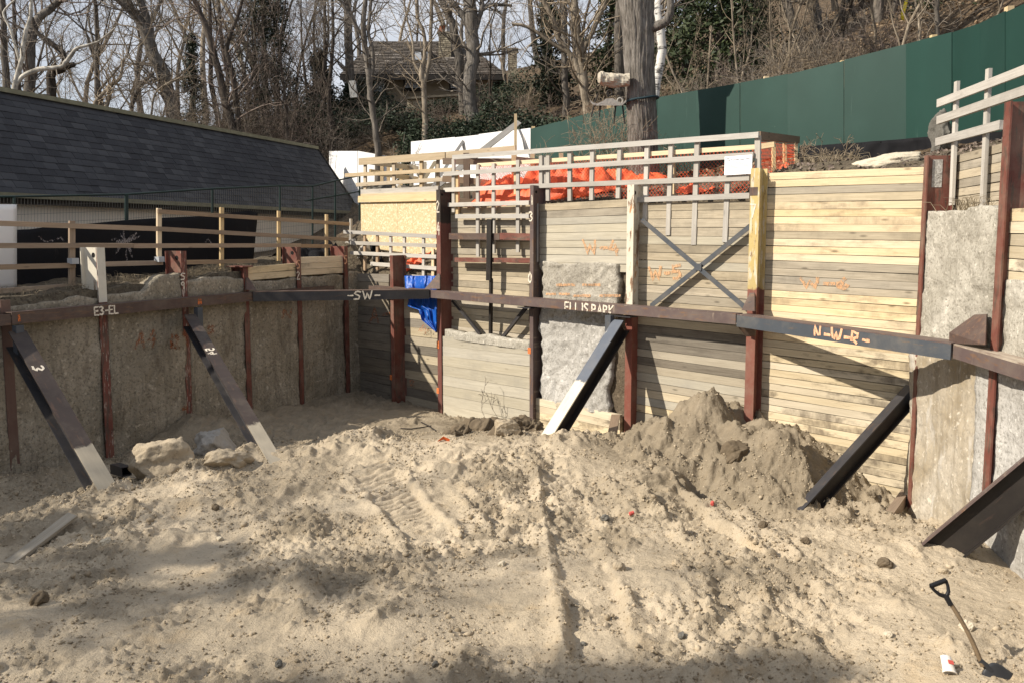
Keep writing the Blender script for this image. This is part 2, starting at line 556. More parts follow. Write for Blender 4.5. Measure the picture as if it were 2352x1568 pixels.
MT['sand'] = mat_sand()
k = NB('sand_clod'); g = k.t.nodes.new('ShaderNodeNewGeometry'); c = k.ramp(g.outputs['Random Per Island'], (0, (.20, .162, .112)), (.35, (.32, .263, .187)), (1, (.47, .39, .285)))
c = k.mix(k.ramp(k.noise(3.0, 4, .6, vec=k.plain), (.5, 0.0), (.7, .4)), c, (.27, .21, .145))
k.bump(k.noise(45.0, 4, .7, vec=k.plain), .6, .01); MT['clod'] = k.done(c, .97, spec=.05)
k = NB('dark_wet_clay'); c = k.mix(k.noise(6.0, 5, .6), (.085, .066, .045), (.19, .15, .105))
k.bump(k.noise(24.0, 5, .7), .7, .02); MT['clay'] = k.done(c, .95, spec=.1)


def mat_rock(name, a, b, crack=.5):
    k = NB(name)
    c = k.mix(k.noise(3.0, 8, .65), a, b)
    c = k.mix(k.ramp(k.noise(11.0, 6, .7), (.32, .6), (.45, 0.0)), c, tuple(x * .45 for x in a))
    k.bump(k.math('ADD', k.noise(9.0, 8, .7), k.math('MULTIPLY', k.noise(40.0, 4, .6), .4)), crack, .04)
    return k.done(c, .9, spec=.2)


MT['rock_pale'] = mat_rock('pale_limestone', (.46, .40, .30), (.60, .54, .43))
MT['rock_dark'] = mat_rock('dark_grey_stone', (.085, .08, .07), (.19, .18, .16))
MT['rock_sandy'] = mat_rock('sand_dusted_stone', (.34, .28, .20), (.43, .36, .265))
MT['rock_grey'] = mat_rock('grey_veined_stone', (.30, .27, .23), (.46, .44, .41))


def mat_ground(name, a, b, leaf, leaf_amt=.8, sc=9.0):
    k = NB(name)
    c = k.mix(k.noise(.7, 6, .6, vec=k.plain), a, b)
    n = k.voro(sc, vec=k.plain, out='Color')
    sp = k.t.nodes.new('ShaderNodeSeparateColor'); k.l(n, sp.inputs[0])
    c = k.mix(k.math('MULTIPLY', k.ramp(sp.outputs[0], (.45, 0.0), (.9, 1.0)), leaf_amt), c, leaf)
    c = k.mix(k.ramp(k.noise(16.0, 4, .7, vec=k.plain), (.35, .7), (.5, 0.0)), c, tuple(x * .35 for x in a))
    k.bump(k.math('ADD', sp.outputs[1], k.noise(20.0, 4, .7, vec=k.plain)), .8, .05)
    return k.done(c, .95, spec=.1)


MT['litter'] = mat_ground('leaf_litter_soil', (.06, .043, .029), (.11, .082, .056), (.20, .145, .093))
MT['bank'] = mat_ground('bank_soil', (.085, .068, .048), (.155, .128, .095), (.20, .17, .12), .5, 14)

k = NB('dry_leaf'); c = k.ramp(k.noise(2.0, 1, .5, vec=k.plain, sc=(3, 3, 3)), (.2, (.13, .085, .05)), (.5, (.26, .18, .11)), (.8, (.42, .34, .25)))
MT['leaf'] = k.done(c, .8, spec=.2)


def mat_bark(name, a, b, sc=(7, 7, 1.2), scale=2.4, bumpd=.03, moss=None):
    k = NB(name)
    r = k.noise(scale, 6, .65, sc=sc, dist=.4)
    c = k.ramp(r, (.33, tuple(x * .45 for x in a)), (.5, a), (.7, b))
    c = k.mix(k.ramp(k.noise(1.3, 4, .6), (.5, 0.0), (.7, .5)), c, tuple(min(1, x * 1.25) for x in b))
    if moss: c = k.mix(k.ramp(k.noise(1.7, 4, .6), (.55, 0.0), (.68, .55)), c, moss)
    c = k.hsv(c, val=k.rrange(.8, 1.2))
    k.bump(r, .8, bumpd)
    return k.done(c, .95, spec=.1)


MT['bark_oak'] = mat_bark('furrowed_grey_bark', (.15, .135, .118), (.265, .243, .222), sc=(9, 9, 1.5), scale=2.6, bumpd=.06)
MT['bark_grey'] = mat_bark('grey_brown_bark', (.118, .104, .09), (.22, .198, .172), bumpd=.03)
MT['bark_dark'] = mat_bark('dark_bark', (.06, .05, .042), (.12, .10, .082))
MT['bark_tan'] = mat_bark('tan_bark', (.20, .165, .125), (.33, .285, .225))
MT['bark_pale'] = mat_bark('pale_mottled_bark', (.30, .275, .235), (.55, .52, .46), sc=(3, 3, 2))
MT['twig'] = mat_bark('brown_twig', (.175, .15, .125), (.295, .26, .22), bumpd=.004)
MT['twig_red'] = mat_bark('reddish_brown_twig', (.165, .13, .11), (.27, .22, .185), bumpd=.004)
MT['twig_tan'] = mat_bark('tan_twig', (.25, .20, .145), (.38, .315, .235), bumpd=.004)
k = NB('birch_bark'); c = k.mix(k.ramp(k.noise(2.2, 6, .7, sc=(1.6, 1.6, 5)), (.52, 0.0), (.60, 1.0)), (.62, .60, .56), (.06, .055, .05))
MT['bark_birch'] = k.done(c, .8)
k = NB('split_wood'); c = k.mix(k.noise(4.0, 6, .7, sc=(.6, 4, 4)), (.27, .225, .165), (.55, .505, .42)); k.bump(k.noise(7.0, 6, .7), .6, .03); MT['split'] = k.done(c, .9)


def mat_leafy(name, a, b):
    k = NB(name)
    g = k.t.nodes.new('ShaderNodeNewGeometry')
    c = k.mix(g.outputs['Random Per Island'], a, b)
    c = k.hsv(c, val=k.rrange(.8, 1.2))
    k.b.inputs['Transmission Weight'].default_value = 0.0
    return k.done(c, .6, spec=.3)


MT['cedar'] = mat_leafy('conifer_foliage', (.014, .026, .012), (.055, .072, .027))
MT['yew'] = mat_leafy('dark_evergreen_leaf', (.016, .028, .015), (.040, .056, .029))
MT['conifer_dark'] = mat_leafy('dark_needles', (.010, .018, .011), (.032, .042, .020))
MT['drygrass'] = mat_leafy('dry_grass_blade', (.16, .125, .08), (.34, .28, .19))

# roof shingles: colour differs from piece to piece
k = NB('charcoal_shingle'); g = k.t.nodes.new('ShaderNodeNewGeometry')
f = k.math('FRACT', k.math('MULTIPLY_ADD', g.outputs['Random Per Island'], 5.37, k.math('MULTIPLY', k.rnd, 3.0)))
c = k.ramp(f, (0, (.030, .031, .036)), (.5, (.046, .048, .054)), (.85, (.062, .064, .070)), (1, (.078, .080, .086)))
c = k.mix(k.ramp(k.noise(.45, 4, .6, vec=k.tc.outputs['Object']), (.42, 0.0), (.62, .62)), c, (.024, .025, .031))
c = k.mix(k.ramp(k.noise(90.0, 2, .5), (.4, 0.0), (.7, .35)), c, (.09, .09, .095))
k.bump(k.noise(120.0, 2, .5), .3, .003); MT['shingle'] = k.done(c, .9, spec=.25)
k = NB('brown_roof_slate'); g = k.t.nodes.new('ShaderNodeNewGeometry')
c = k.ramp(g.outputs['Random Per Island'], (0, (.055, .046, .038)), (.6, (.095, .08, .066)), (.93, (.125, .105, .09)), (1, (.30, .27, .24)))
MT['slate'] = k.done(c, .9)
k = NB('house_stone'); g = k.t.nodes.new('ShaderNodeNewGeometry')
c = k.ramp(k.math('FRACT', k.math('ADD', g.outputs['Random Per Island'], k.rnd)), (0, (.17, .145, .105)), (.6, (.31, .265, .19)), (1, (.44, .385, .28)))
MT['stone'] = k.done(c, .9)
MT['stucco'] = mat_flat('tan_stucco', (.27, .225, .16), .9, scale=2)
MT['mortar'] = mat_flat('mortar', (.16, .14, .11), .95, scale=4)
MT['dark_timber'] = mat_flat('black_timber', (.025, .022, .02), .8)
MT['pane'] = mat_flat('pale_leaded_pane', (.62, .66, .72), .25, scale=.7, dark=.6)
MT['terracotta'] = mat_flat('terracotta', (.42, .15, .08), .8)
MT['metal_pot'] = mat_flat('galvanised_metal', (.4, .42, .45), .4)

# hoarding, boards, cloth
k = NB('green_painted_plywood')
c = k.mix(k.noise(1.3, 6, .6, sc=(1, 1, .5)), (.010, .037, .029), (.016, .056, .045))
c = k.mix(k.ramp(k.noise(9.0, 6, .75), (.68, 0.0), (.74, .35)), c, (.17, .24, .21))
c = k.mix(k.ramp(k.noise(2.0, 5, .7, sc=(5, 5, .18)), (.67, 0.0), (.73, .25)), c, (.12, .2, .17))
c = k.mix(k.ramp(k.noise(.9, 3, .5), (.5, 0.0), (.75, .35)), c, (.026, .070, .058))
c = k.hsv(c, val=k.rrange(.96, 1.05))
k.bump(k.noise(40.0, 4, .6, sc=(1, 1, .1)), .15, .003); MT['green'] = k.done(c, .55, spec=.35)
MT['white'] = mat_flat('white_painted_board', (.78, .78, .78), .6, vary=.03, scale=1.2, dark=.94)
MT['white_dirty'] = mat_flat('cream_render', (.72, .66, .57), .8, scale=1.5, dark=.85)
k = NB('black_geotextile'); c = k.mix(k.noise(1.5, 5, .6), (.006, .006, .008), (.016, .016, .018))
c = k.mix(k.ramp(k.noise(3.0, 6, .7, sc=(1.5, 1.5, .5)), (.62, 0.0), (.72, .5)), c, (.045, .042, .04))
MT['black_cloth'] = k.done(c, .85, spec=.15)
k = NB('blue_tarpaulin'); c = k.mix(k.noise(3.0, 6, .6), (.004, .04, .24), (.012, .13, .58)); k.bump(k.noise(9.0, 6, .7), .5, .04); MT['tarp'] = k.done(c, .35, spec=.5)
MT['orange_net'] = mat_flat('orange_plastic_mesh', (.70, .10, .035), .5, vary=.03, dark=.85)
MT['orange_cloth'] = mat_flat('orange_plastic_sheet', (.78, .13, .05), .55, vary=.03, dark=.8, bump=.4)
MT['fence_green'] = mat_flat('dark_green_metal', (.012, .028, .026), .5)
MT['wire'] = mat_flat('grey_wire', (.11, .11, .105), .5)
MT['gutter'] = mat_flat('mossy_gutter', (.20, .19, .13), .9, scale=6, dark=.6)
MT['sign'] = mat_flat('white_sign_board', (.86, .87, .9), .45, vary=.0, dark=.98)
MT['print'] = mat_flat('grey_print', (.16, .16, .19), .8, vary=0)
MT['black_plastic'] = mat_flat('black_plastic', (.013, .013, .015), .4)
MT['ash'] = mat_wood('worn_ash_handle', (.13, .092, .055), (.21, .155, .098), vary=0, knots=0)
MT['blade'] = mat_flat('dark_steel_blade', (.035, .037, .042), .38)
MT['rope'] = mat_flat('dark_teal_rope', (.02, .04, .05), .9)
MT['iron'] = mat_flat('dark_iron', (.03, .025, .022), .7)
MT['yellow'] = mat_flat('yellow_webbing', (.72, .55, .03), .6)
MT['paper_cup'] = mat_flat('white_card', (.78, .74, .68), .7, dark=.95)
MT['red_print'] = mat_flat('red_print', (.50, .09, .075), .6)
MT['rag_orange'] = mat_flat('orange_tape', (.65, .13, .03), .6)
MT['hole'] = mat_flat('shadowed_bore', (.006, .005, .005), .9)
MT['bird_house'] = mat_flat('pale_weathered_board', (.55, .55, .53), .8)

k = NB('oriented_strand_board')
vv = k.scale(k.obj, (1, 1, 1))
c1 = k.voro(30.0, sc=(1.0, 1.0, .38), out='Color')
sp = k.t.nodes.new('ShaderNodeSeparateColor'); k.l(c1, sp.inputs[0])
c = k.ramp(sp.outputs[0], (0, (.52, .40, .225)), (.5, (.61, .485, .285)), (.85, (.69, .575, .37)), (1, (.78, .69, .50)))
c = k.mix(k.ramp(k.noise(22.0, 3, .6, sc=(1, 1, .3)), (.62, 0.0), (.7, .5)), c, (.38, .25, .11))
MT['osb'] = k.done(c, .7)

# ------------------------------------------------------------------ pit floor (sand)
PILE_D, WAL_W = .26, .20
OFF_PF, OFF_LAG = -.20, -.44          # W and N walls: pile front, lagging front
OFF_CL = -.23                          # left wall: concrete front

pts, zs = [], []


def cz(px, py, z):
    p = atZ(px, py, z); pts.append((p.x, p.y)); zs.append(z)


def cw(px, py, fr, off):
    a, z = fr.hit(px, py, off); p = fr.pt(a, off, z); pts.append((p.x, p.y)); zs.append(z)


for q in [(0, 1568, 0), (600, 1568, 0), (1200, 1568, 0), (1800, 1568, .02), (2352, 1568, .12), (0, 1350, 0), (500, 1350, .02), (1000, 1350, 0),
          (1500, 1350, 0), (2000, 1350, .05), (2352, 1420, .12), (0, 1220, -.1), (250, 1130, -.22), (120, 1120, -.28), (400, 1100, .12),
          (560, 1054, .12), (760, 1040, .14), (900, 1014, .08), (1010, 1000, .02), (1150, 990, .15), (1257, 1015, .2), (1380, 1025, .15),
          (640, 1035, -.40), (750, 990, -.45), (900, 960, -.36), (620, 980, -.6), (980, 965, -.28), (400, 1000, -.62),
          (700, 1150, .03), (1200, 1150, .05), (1500, 1130, .1), (1700, 1200, 0), (1840, 1168, -.02), (1960, 1195, -.14), (2050, 1200, -.1),
          (2120, 1240, .2), (2210, 1230, .15), (2330, 1310, .0)]:
    cz(*q)
for q in [(240, 1068), (428, 948), (568, 935), (690, 930), (785, 905), (10, 1090)]:
    cw(*q, LF, OFF_CL)
for q in [(910, 922), (1005, 945), (1215, 995), (1420, 1012), (1560, 1010), (1715, 1045), (1900, 1150), (2080, 1190)]:
    cw(*q, WF, OFF_LAG)
sand_base = RBF(pts, zs)

HEAP1 = atY(1652, 903, 12.15)
HEAP2 = atY(1800, 1012, 10.95)
P10F = WF.pt(WF.hit(1718, 1000, OFF_PF)[0], OFF_PF, 0)

TRACKS = [  # centre line (photo points on the floor), half width, sunk depth, rib height
    ([(1275, 1095), (1300, 1180), (1325, 1260), (1365, 1380), (1400, 1568)], .27, .07, .018),
    ([(1490, 1095), (1520, 1150), (1610, 1225), (1740, 1310), (1900, 1430), (2040, 1560)], .27, .06, .016),
    ([(835, 1085), (890, 1130), (945, 1190), (1010, 1260)], .30, .045, .016),
    ([(1060, 1110), (1150, 1190), (1200, 1260)], .22, .03, .010),
]
RIDGES = [  # crest line, width, height
    ([(1232, 1095), (1243, 1160), (1258, 1250), (1275, 1340), (1290, 1460), (1310, 1560)], .07, .065),
    ([(1465, 1095), (1485, 1145), (1560, 1215), (1690, 1300), (1840, 1425)], .07, .055),
    ([(1600, 1095), (1690, 1165), (1790, 1245), (1900, 1330)], .10, .07),
    ([(1955, 1310), (2050, 1395), (2150, 1480), (2230, 1560)], .10, .085),
    ([(975, 1175), (1010, 1205), (1045, 1225)], .18, .10),
    ([(760, 1330), (700, 1300), (698, 1350), (690, 1400), (655, 1450)], .17, .15),
    ([(1040, 1110), (1090, 1140), (1130, 1180)], .14, .07),
    ([(870, 1230), (960, 1215), (1060, 1200)], .2, .05),
    ([(820, 1460), (900, 1400), (990, 1330)], .2, .09),
    ([(1100, 1540), (1180, 1440), (1240, 1370)], .2, .05),
    ([(380, 1115), (470, 1085), (560, 1058), (640, 1050), (730, 1042), (830, 1022), (920, 1012)], .38, .12),
    ([(1180, 1040), (1300, 1035), (1400, 1030)], .3, .10),
    ([(0, 1400), (60, 1440), (130, 1460)], .2, .08),
    ([(1500, 1300), (1620, 1380), (1740, 1470)], .16, .05),
    ([(520, 1200), (640, 1190), (760, 1175)], .2, .05),
]


def line_dist(X, Y, pl):
    """signed-side distance, along distance to a polyline in plan"""
    D = np.full(X.shape, 1e9); S = np.zeros(X.shape); G = np.zeros(X.shape); acc = 0.0
    for (a, b) in zip(pl[:-1], pl[1:]):
        dx, dy = b[0] - a[0], b[1] - a[1]; L = math.hypot(dx, dy)
        t = np.clip(((X - a[0]) * dx + (Y - a[1]) * dy) / (L * L), 0, 1)
        ex, ey = X - (a[0] + t * dx), Y - (a[1] + t * dy)
        d = np.sqrt(ex * ex + ey * ey)
        m = d < D
        D = np.where(m, d, D); S = np.where(m, acc + t * L, S)
        G = np.where(m, np.sign(dx * (Y - a[1]) - dy * (X - a[0])), G)
        acc += L
    return D, S, G, acc


def sand_z(X, Y, fine=True):
    X = np.asarray(X, float); Y = np.asarray(Y, float)
    z = sand_base(X, Y)
    n1 = fbm(X * .9 + 3, Y * .9, 4)
    rg = 1 - np.abs(fbm(X * 1.25 + 11, Y * 1.25 + 4, 4)) * 2.2
    z = z + .08 * n1 + .16 * np.maximum(rg - .35, 0) * sstep(7.5, 10.0, Y) * (1 - sstep(12.6, 13.6, Y)) * sstep(-.2, .2, fbm(X * .8 + 3, Y * .8 + 21, 2))
    smooth_left = (1 - sstep(-2.9, -1.6, X)) * (1 - sstep(8.0, 9.4, Y))
    mm = sstep(-.25, .25, fbm(X * .55 + 60, Y * .55 + 7, 3)) * (1 - .75 * smooth_left)
    rid = 1 - np.abs(fbm(X * 1.9 + 31, Y * 1.5 + 8, 4)) * 2.6
    z = z + mm * (.085 * fbm(X * 2.1 + 13, Y * 1.7 + 2, 4) + .085 * np.maximum(rid - .45, 0))
    wob = .10 * fbm(X * 2.2 + 7, Y * 2.2 + 1, 3)
    # heaps against the wall
    d1 = np.sqrt((X - HEAP1.x) ** 2 + (Y - HEAP1.y) ** 2)
    h1 = HEAP1.z + .05 - .60 * np.maximum(np.minimum(d1, .8) - .06, 0) - .56 * np.maximum(d1 - .8, 0) + wob * 1.8 + .13 * fbm(X * 5, Y * 5, 4)
    d2 = np.sqrt(((X - HEAP2.x) * np.where(X > HEAP2.x + .15, 2.6, .9)) ** 2 + (Y - HEAP2.y) ** 2)
    h2 = HEAP2.z + .08 - .85 * np.maximum(d2 - .22, 0) + wob * 1.3 + .10 * fbm(X * 4.5 + 3, Y * 4.5, 4)
    z = np.maximum(z, h1); z = np.maximum(z, h2)
    dp = np.sqrt((X - P10F.x + .1) ** 2 + (Y - P10F.y + .12) ** 2)
    z = z - .45 * np.exp(-(dp / .3) ** 2) * (z > .05)
    # the bank the picture is taken from
    z = z + 1.75 * (1 - sstep(1.2, 5.3, Y))
    for pl, hw, dep, rib in TRACKS:
        P = [tuple(atZ(a, b, 0.02).xy) for a, b in pl]
        D, S, G, L = line_dist(X, Y, P)
        D = D + .05 * fbm(X * 5, Y * 5, 2)
        ins = 1 - sstep(hw * .82, hw * 1.02, D)
        ends = sstep(0, .4, S) * (1 - sstep(L - .5, L, S)) * (.35 + .65 * sstep(-.25, .2, fbm(X * 1.3 + 5, Y * 1.3, 3)))
        z = z * (1 - .35 * ins * ends) + .35 * ins * ends * (z.mean() * 0 + sand_base(X, Y)) - dep * ins * ends
        z = z + 1.9 * rib * ins * sstep(0, .15, S) * (1 - .85 * sstep(1.6, 2.8, S)) * -(np.exp(-((np.mod(S + .38 * D * G, .13) - .065) / .026) ** 2) - .3) * 1.6 * (.75 + .5 * fbm(X * 4, Y * 4, 2))
        z = z + .045 * np.exp(-((D - hw * 1.15) / .07) ** 2) * ends
    for pl, wd, hh in RIDGES:
        P = [tuple(atZ(a, b, 0.05).xy) for a, b in pl]
        D, S, G, L = line_dist(X, Y, P)
        ends = sstep(0, .3, S) * (1 - sstep(L - .3, L, S))
        D2 = np.abs(D + .06 * fbm(X * 4 + 1, Y * 4, 3))
        z = z + 1.1 * hh * ends * np.exp(-(D2 / (wd * .9)) ** 1.2) * np.clip(.7 + 1.1 * fbm(X * 3.2, Y * 3.2 + 8, 4), 0, 2)
    P = [tuple(atZ(a, b, 0.05).xy) for a, b in [(1560, 1080), (1640, 1128), (1740, 1160), (1835, 1172)]]
    D, S, G, L = line_dist(X, Y, P)
    z = z - .36 * np.exp(-((D + .07 * fbm(X * 4, Y * 4 + 2, 3)) / .24) ** 2) * sstep(0, .5, S)
    if fine:
        rough = .30 + 1.15 * sstep(-.2, .3, fbm(X * .9 + 40, Y * .9 + 3, 4)) + .5 * (z > sand_base(X, Y) + .12)
        z = z + .040 * rough * fbm(X * 5.5, Y * 5.5, 4)
        c = fbm(X * 16 + 2, Y * 16, 3)
        z = z + .052 * rough * np.maximum(c - .06, 0) ** .85
        z = z + .013 * rough * np.maximum(fbm(X * 27, Y * 27, 2), -.15)
        c2 = vnoise(X * 9 + 31, Y * 9 + 5)
        z = z - .10 * rough * np.maximum(c2 - .78, 0)
    return z


xs = np.arange(-9.4, 5.75, .0178)
ys = np.concatenate([np.arange(-2.0, 5.3, .22), np.arange(5.3, 9.0, .0152), np.arange(9.0, 11.6, .0195), np.arange(11.6, 14.6, .025), np.arange(14.6, 21.2, .055)])
GX, GY = np.meshgrid(xs, ys)
GZ = sand_z(GX, GY)
nx, ny = len(xs), len(ys)
idx = np.arange(nx * ny).reshape(ny, nx)
Q = np.stack([idx[:-1, :-1], idx[:-1, 1:], idx[1:, 1:], idx[1:, :-1]], -1).reshape(-1, 4)
SAND = np_obj('sand', np.stack([GX, GY, GZ], -1).reshape(-1, 3), Q, MT['sand'], smooth=True)
hm = np.maximum(HEAP1.z - .45 * np.hypot(GX - HEAP1.x, GY - HEAP1.y), HEAP2.z - .55 * np.hypot(GX - HEAP2.x, GY - HEAP2.y))
damp = sstep(-.15, .3, hm) * 1.0 + .75 * sstep(.5, 1.3, GY - 12.6 - .15 * GX + .5 * fbm(GX, GY, 3)) + .55 * sstep(.05, .3, fbm(GX * .7 + 9, GY * .7 + 2, 4)) * sstep(8.0, 9.5, GY)  # damp heaps and patches; behind the crest the dark tone also paints shade
rgh = sstep(-.2, .3, fbm(GX * .9 + 40, GY * .9 + 3, 4)) * sstep(-.1, .25, fbm(GX * 3.1 + 4, GY * 3.1, 4))
lap = GZ - sand_base(GX, GY)
damp = np.clip(np.maximum(damp, .70 * rgh + .5 * sstep(.06, .16, lap) * sstep(-.2, .2, fbm(GX * 4, GY * 4 + 9, 3))), 0, 1)
da = SAND.data.attributes.new('damp', 'FLOAT', 'POINT'); da.data.foreach_set('value', damp.ravel().astype(np.float32))
tag(SAND, 'pale trampled sand floor of the excavation', kind='structure')


def sz(x, y):
    return float(sand_z(np.array([x]), np.array([y]), True)[0])


def on_sand(px, py, it=6):
    """point of the sand surface seen at a photo position"""
    z = 0.0
    for _ in range(it):
        p = atZ(px, py, z); z = .5 * z + .5 * sz(p.x, p.y)
    p = atZ(px, py, z)
    return Vector((p.x, p.y, sz(p.x, p.y)))


# crumbs and clods of sand lying loose
def ico(sub=1):
    t = (1 + 5 ** .5) / 2
    V = [Vector(v).normalized() for v in [(-1, t, 0), (1, t, 0), (-1, -t, 0), (1, -t, 0), (0, -1, t), (0, 1, t), (0, -1, -t), (0, 1, -t), (t, 0, -1), (t, 0, 1), (-t, 0, -1), (-t, 0, 1)]]
    Fc = [(0, 11, 5), (0, 5, 1), (0, 1, 7), (0, 7, 10), (0, 10, 11), (1, 5, 9), (5, 11, 4), (11, 10, 2), (10, 7, 6), (7, 1, 8), (3, 9, 4), (3, 4, 2), (3, 2, 6), (3, 6, 8), (3, 8, 9), (4, 9, 5), (2, 4, 11), (6, 2, 10), (8, 6, 7), (9, 8, 1)]
    for _ in range(sub):
        mid = {}; nf = []
        def m(a, b):
            key = (min(a, b), max(a, b))
            if key not in mid:
                V.append(((V[a] + V[b]) / 2).normalized()); mid[key] = len(V) - 1
            return mid[key]
        for a, b, c in Fc:
            x, y, z = m(a, b), m(b, c), m(c, a)
            nf += [(a, x, z), (b, y, x), (c, z, y), (x, y, z)]
        Fc = nf
    return V, Fc


V0, F0 = ico(0)
OV = np.array([(1, 0, 0), (-1, 0, 0), (0, 1, 0), (0, -1, 0), (0, 0, 1), (0, 0, -1)], float)
OF8 = np.array([(0, 2, 4), (2, 1, 4), (1, 3, 4), (3, 0, 4), (2, 0, 5), (1, 2, 5), (3, 1, 5), (0, 3, 5)])
rng = np.random.default_rng(21)


def crumbs(N, base_v, base_f, rmean, rmax, thr, seed_):
    cy = 5.4 + (rng.random(N) ** 1.35) * 9.2
    cx = -8.5 + rng.random(N) * 13.5
    dens = fbm(cx * .9 + 40, cy * .9 + 3, 4) + .9 * fbm(cx * 2.6, cy * 2.6, 2)
    keep = dens + rng.random(N) * .8 - .25 * ((cx < -1.9) & (cy < 9)) > thr
    cx, cy = cx[keep], cy[keep]; n = len(cx)
    rad = np.clip(rmean * np.exp(rng.normal(0, .5, n)) + .0007 * (cy - 5), .004, rmax)
    czz = sand_z(cx, cy)
    k = len(base_v)
    jit = 1 + .38 * (rng.random((n, k, 1)) - .5) * 2
    sc3 = rng.uniform(.7, 1.4, (n, 1, 3)); sc3[:, :, 2] *= .8
    an = rng.uniform(0, 6.28, n); B = base_v[None] * jit * sc3
    B = np.stack([B[:, :, 0] * np.cos(an)[:, None] - B[:, :, 1] * np.sin(an)[:, None], B[:, :, 0] * np.sin(an)[:, None] + B[:, :, 1] * np.cos(an)[:, None], B[:, :, 2]], -1)
    CV = B * rad[:, None, None] + np.stack([cx, cy, czz + rad * .3], -1)[:, None, :]
    CF = (base_f[None] + (np.arange(n) * k)[:, None, None]).reshape(-1, 3)
    return CV.reshape(-1, 3), CF


v1, f1 = crumbs(54000, OV, OF8, .0068, .019, .30, 1)
v2, f2 = crumbs(4200, np.array([tuple(v) for v in V0]), np.array(F0), .013, .032, .62, 2)
tag(np_obj('sand_crumbs', np.concatenate([v1, v2]), np.concatenate([f1, f2 + len(v1)]), MT['clod']), 'loose crumbs of sand scattered over the pit floor', 'sand crumbs', kind='stuff')

# ------------------------------------------------------------------ ground outside the pit
tp, tz = [], []


def ct(px, py, Y):
    p = atY(px, py, Y); tp.append((p.x, p.y)); tz.append(p.z)


def cf(fr, px, off, py):
    a, z = fr.hit(px, py, off); p = fr.pt(a, off, z); tp.append((p.x, p.y)); tz.append(z)


for q in [(-250, -.5, 720), (0, -.5, 690), (120, -.5, 676), (300, -.5, 648), (450, -.5, 636), (620, -.5, 622), (760, -.5, 606),
          (-100, -1.6, 690), (100, -1.7, 655), (300, -1.7, 638), (480, -1.7, 612), (640, -1.7, 588), (740, -1.7, 575)]:
    cf(LF, *q)
for q in [(810, -.6, 640), (860, -.6, 640), (930, -.6, 632), (985, -.6, 625), (1045, -.65, 478), (1120, -.6, 472), (1300, -.6, 464), (1400, -.6, 462),
          (1480, -.6, 462), (1600, -.6, 462), (1700, -.6, 458), (1770, -.6, 396), (1900, -.6, 388), (2060, -.6, 384)]:
    cf(WF, *q)
for q in [(2120, 470, 10.3), (2200, 468, 9.7), (2280, 474, 9.0), (2350, 490, 8.3), (2160, 360, 11.2), (2250, 350, 10.8), (2340, 330, 9.6),
          (1150, 450, 18.5), (1300, 440, 17.5), (1470, 425, 18.5), (1640, 428, 14.5), (1700, 418, 14.0), (1850, 378, 13.2), (2000, 372, 12.6), (1840, 380, 16.2), (2000, 377, 15.3), (1840, 345, 18.6), (2000, 325, 17.8),
          (2150, 372, 14.4), (2260, 345, 12.9), (2340, 328, 11.2), (2166, 356, 12.6), (2150, 300, 17.0), (2290, 280, 14.2), (1510, 402, 20.3), (1220, 432, 24), (1000, 440, 27), (870, 450, 24), (856, 452, 22.4),
          (960, 450, 21.5), (500, 600, 22), (200, 620, 17), (700, 560, 27), (640, 585, 23), (765, 555, 25), (812, 548, 24), (802, 562, 21), (816, 556, 22.6), (795, 520, 28), (826, 520, 26), (760, 520, 31), (400, 500, 30), (760, 460, 33),
          (2200, 45, 22), (2080, 62, 24), (1950, 92, 26), (1800, 150, 28), (1700, 180, 29), (1510, 215, 30), (1300, 270, 31), (1100, 300, 32), (900, 315, 34),
          (2352, -60, 21), (2100, -60, 33), (1900, 40, 38), (1700, 120, 42), (1400, 200, 44), (1000, 240, 44), (1180, 230, 44), (820, 262, 44),
          (500, 350, 46), (200, 380, 42), (0, 390, 40), (600, 300, 90), (0, 330, 90), (-300, 420, 40), (1500, 120, 80), (2000, -100, 70), (1000, 180, 90)]:
    ct(*q)
for q in [(-30, 0, 2.3), (-45, 40, 4.5), (-60, 120, 12), (0, 150, 22), (80, 150, 30), (60, 40, 18), (40, 5, 9), (14, 0, 5.5), (-14, 5, 2.4), (9, 4, 4.4)]:
    tp.append(q[:2]); tz.append(q[2])
terr = RBF(tp, tz)


def terrain_z(X, Y):
    X = np.asarray(X, float); Y = np.asarray(Y, float)
    return terr(X, Y) + .10 * fbm(X * .7, Y * .7, 4) * sstep(0, 4, np.abs(Y)) + .04 * fbm(X * 3, Y * 3, 3) + .025 * fbm(X * 9, Y * 9, 2)


def gz(x, y):
    return float(terrain_z(np.array([x]), np.array([y]))[0])


CL = None
# corner of the left and far walls, and of the far and right walls (at the back of each wall)
def cross(f1, o1, f2, o2):
    a = f1.O + f1.n * o1; b = f2.O + f2.n * o2
    d = f1.u.x * f2.u.y - f1.u.y * f2.u.x
    t = ((b - a).x * f2.u.y - (b - a).y * f2.u.x) / d
    return a + f1.u * t


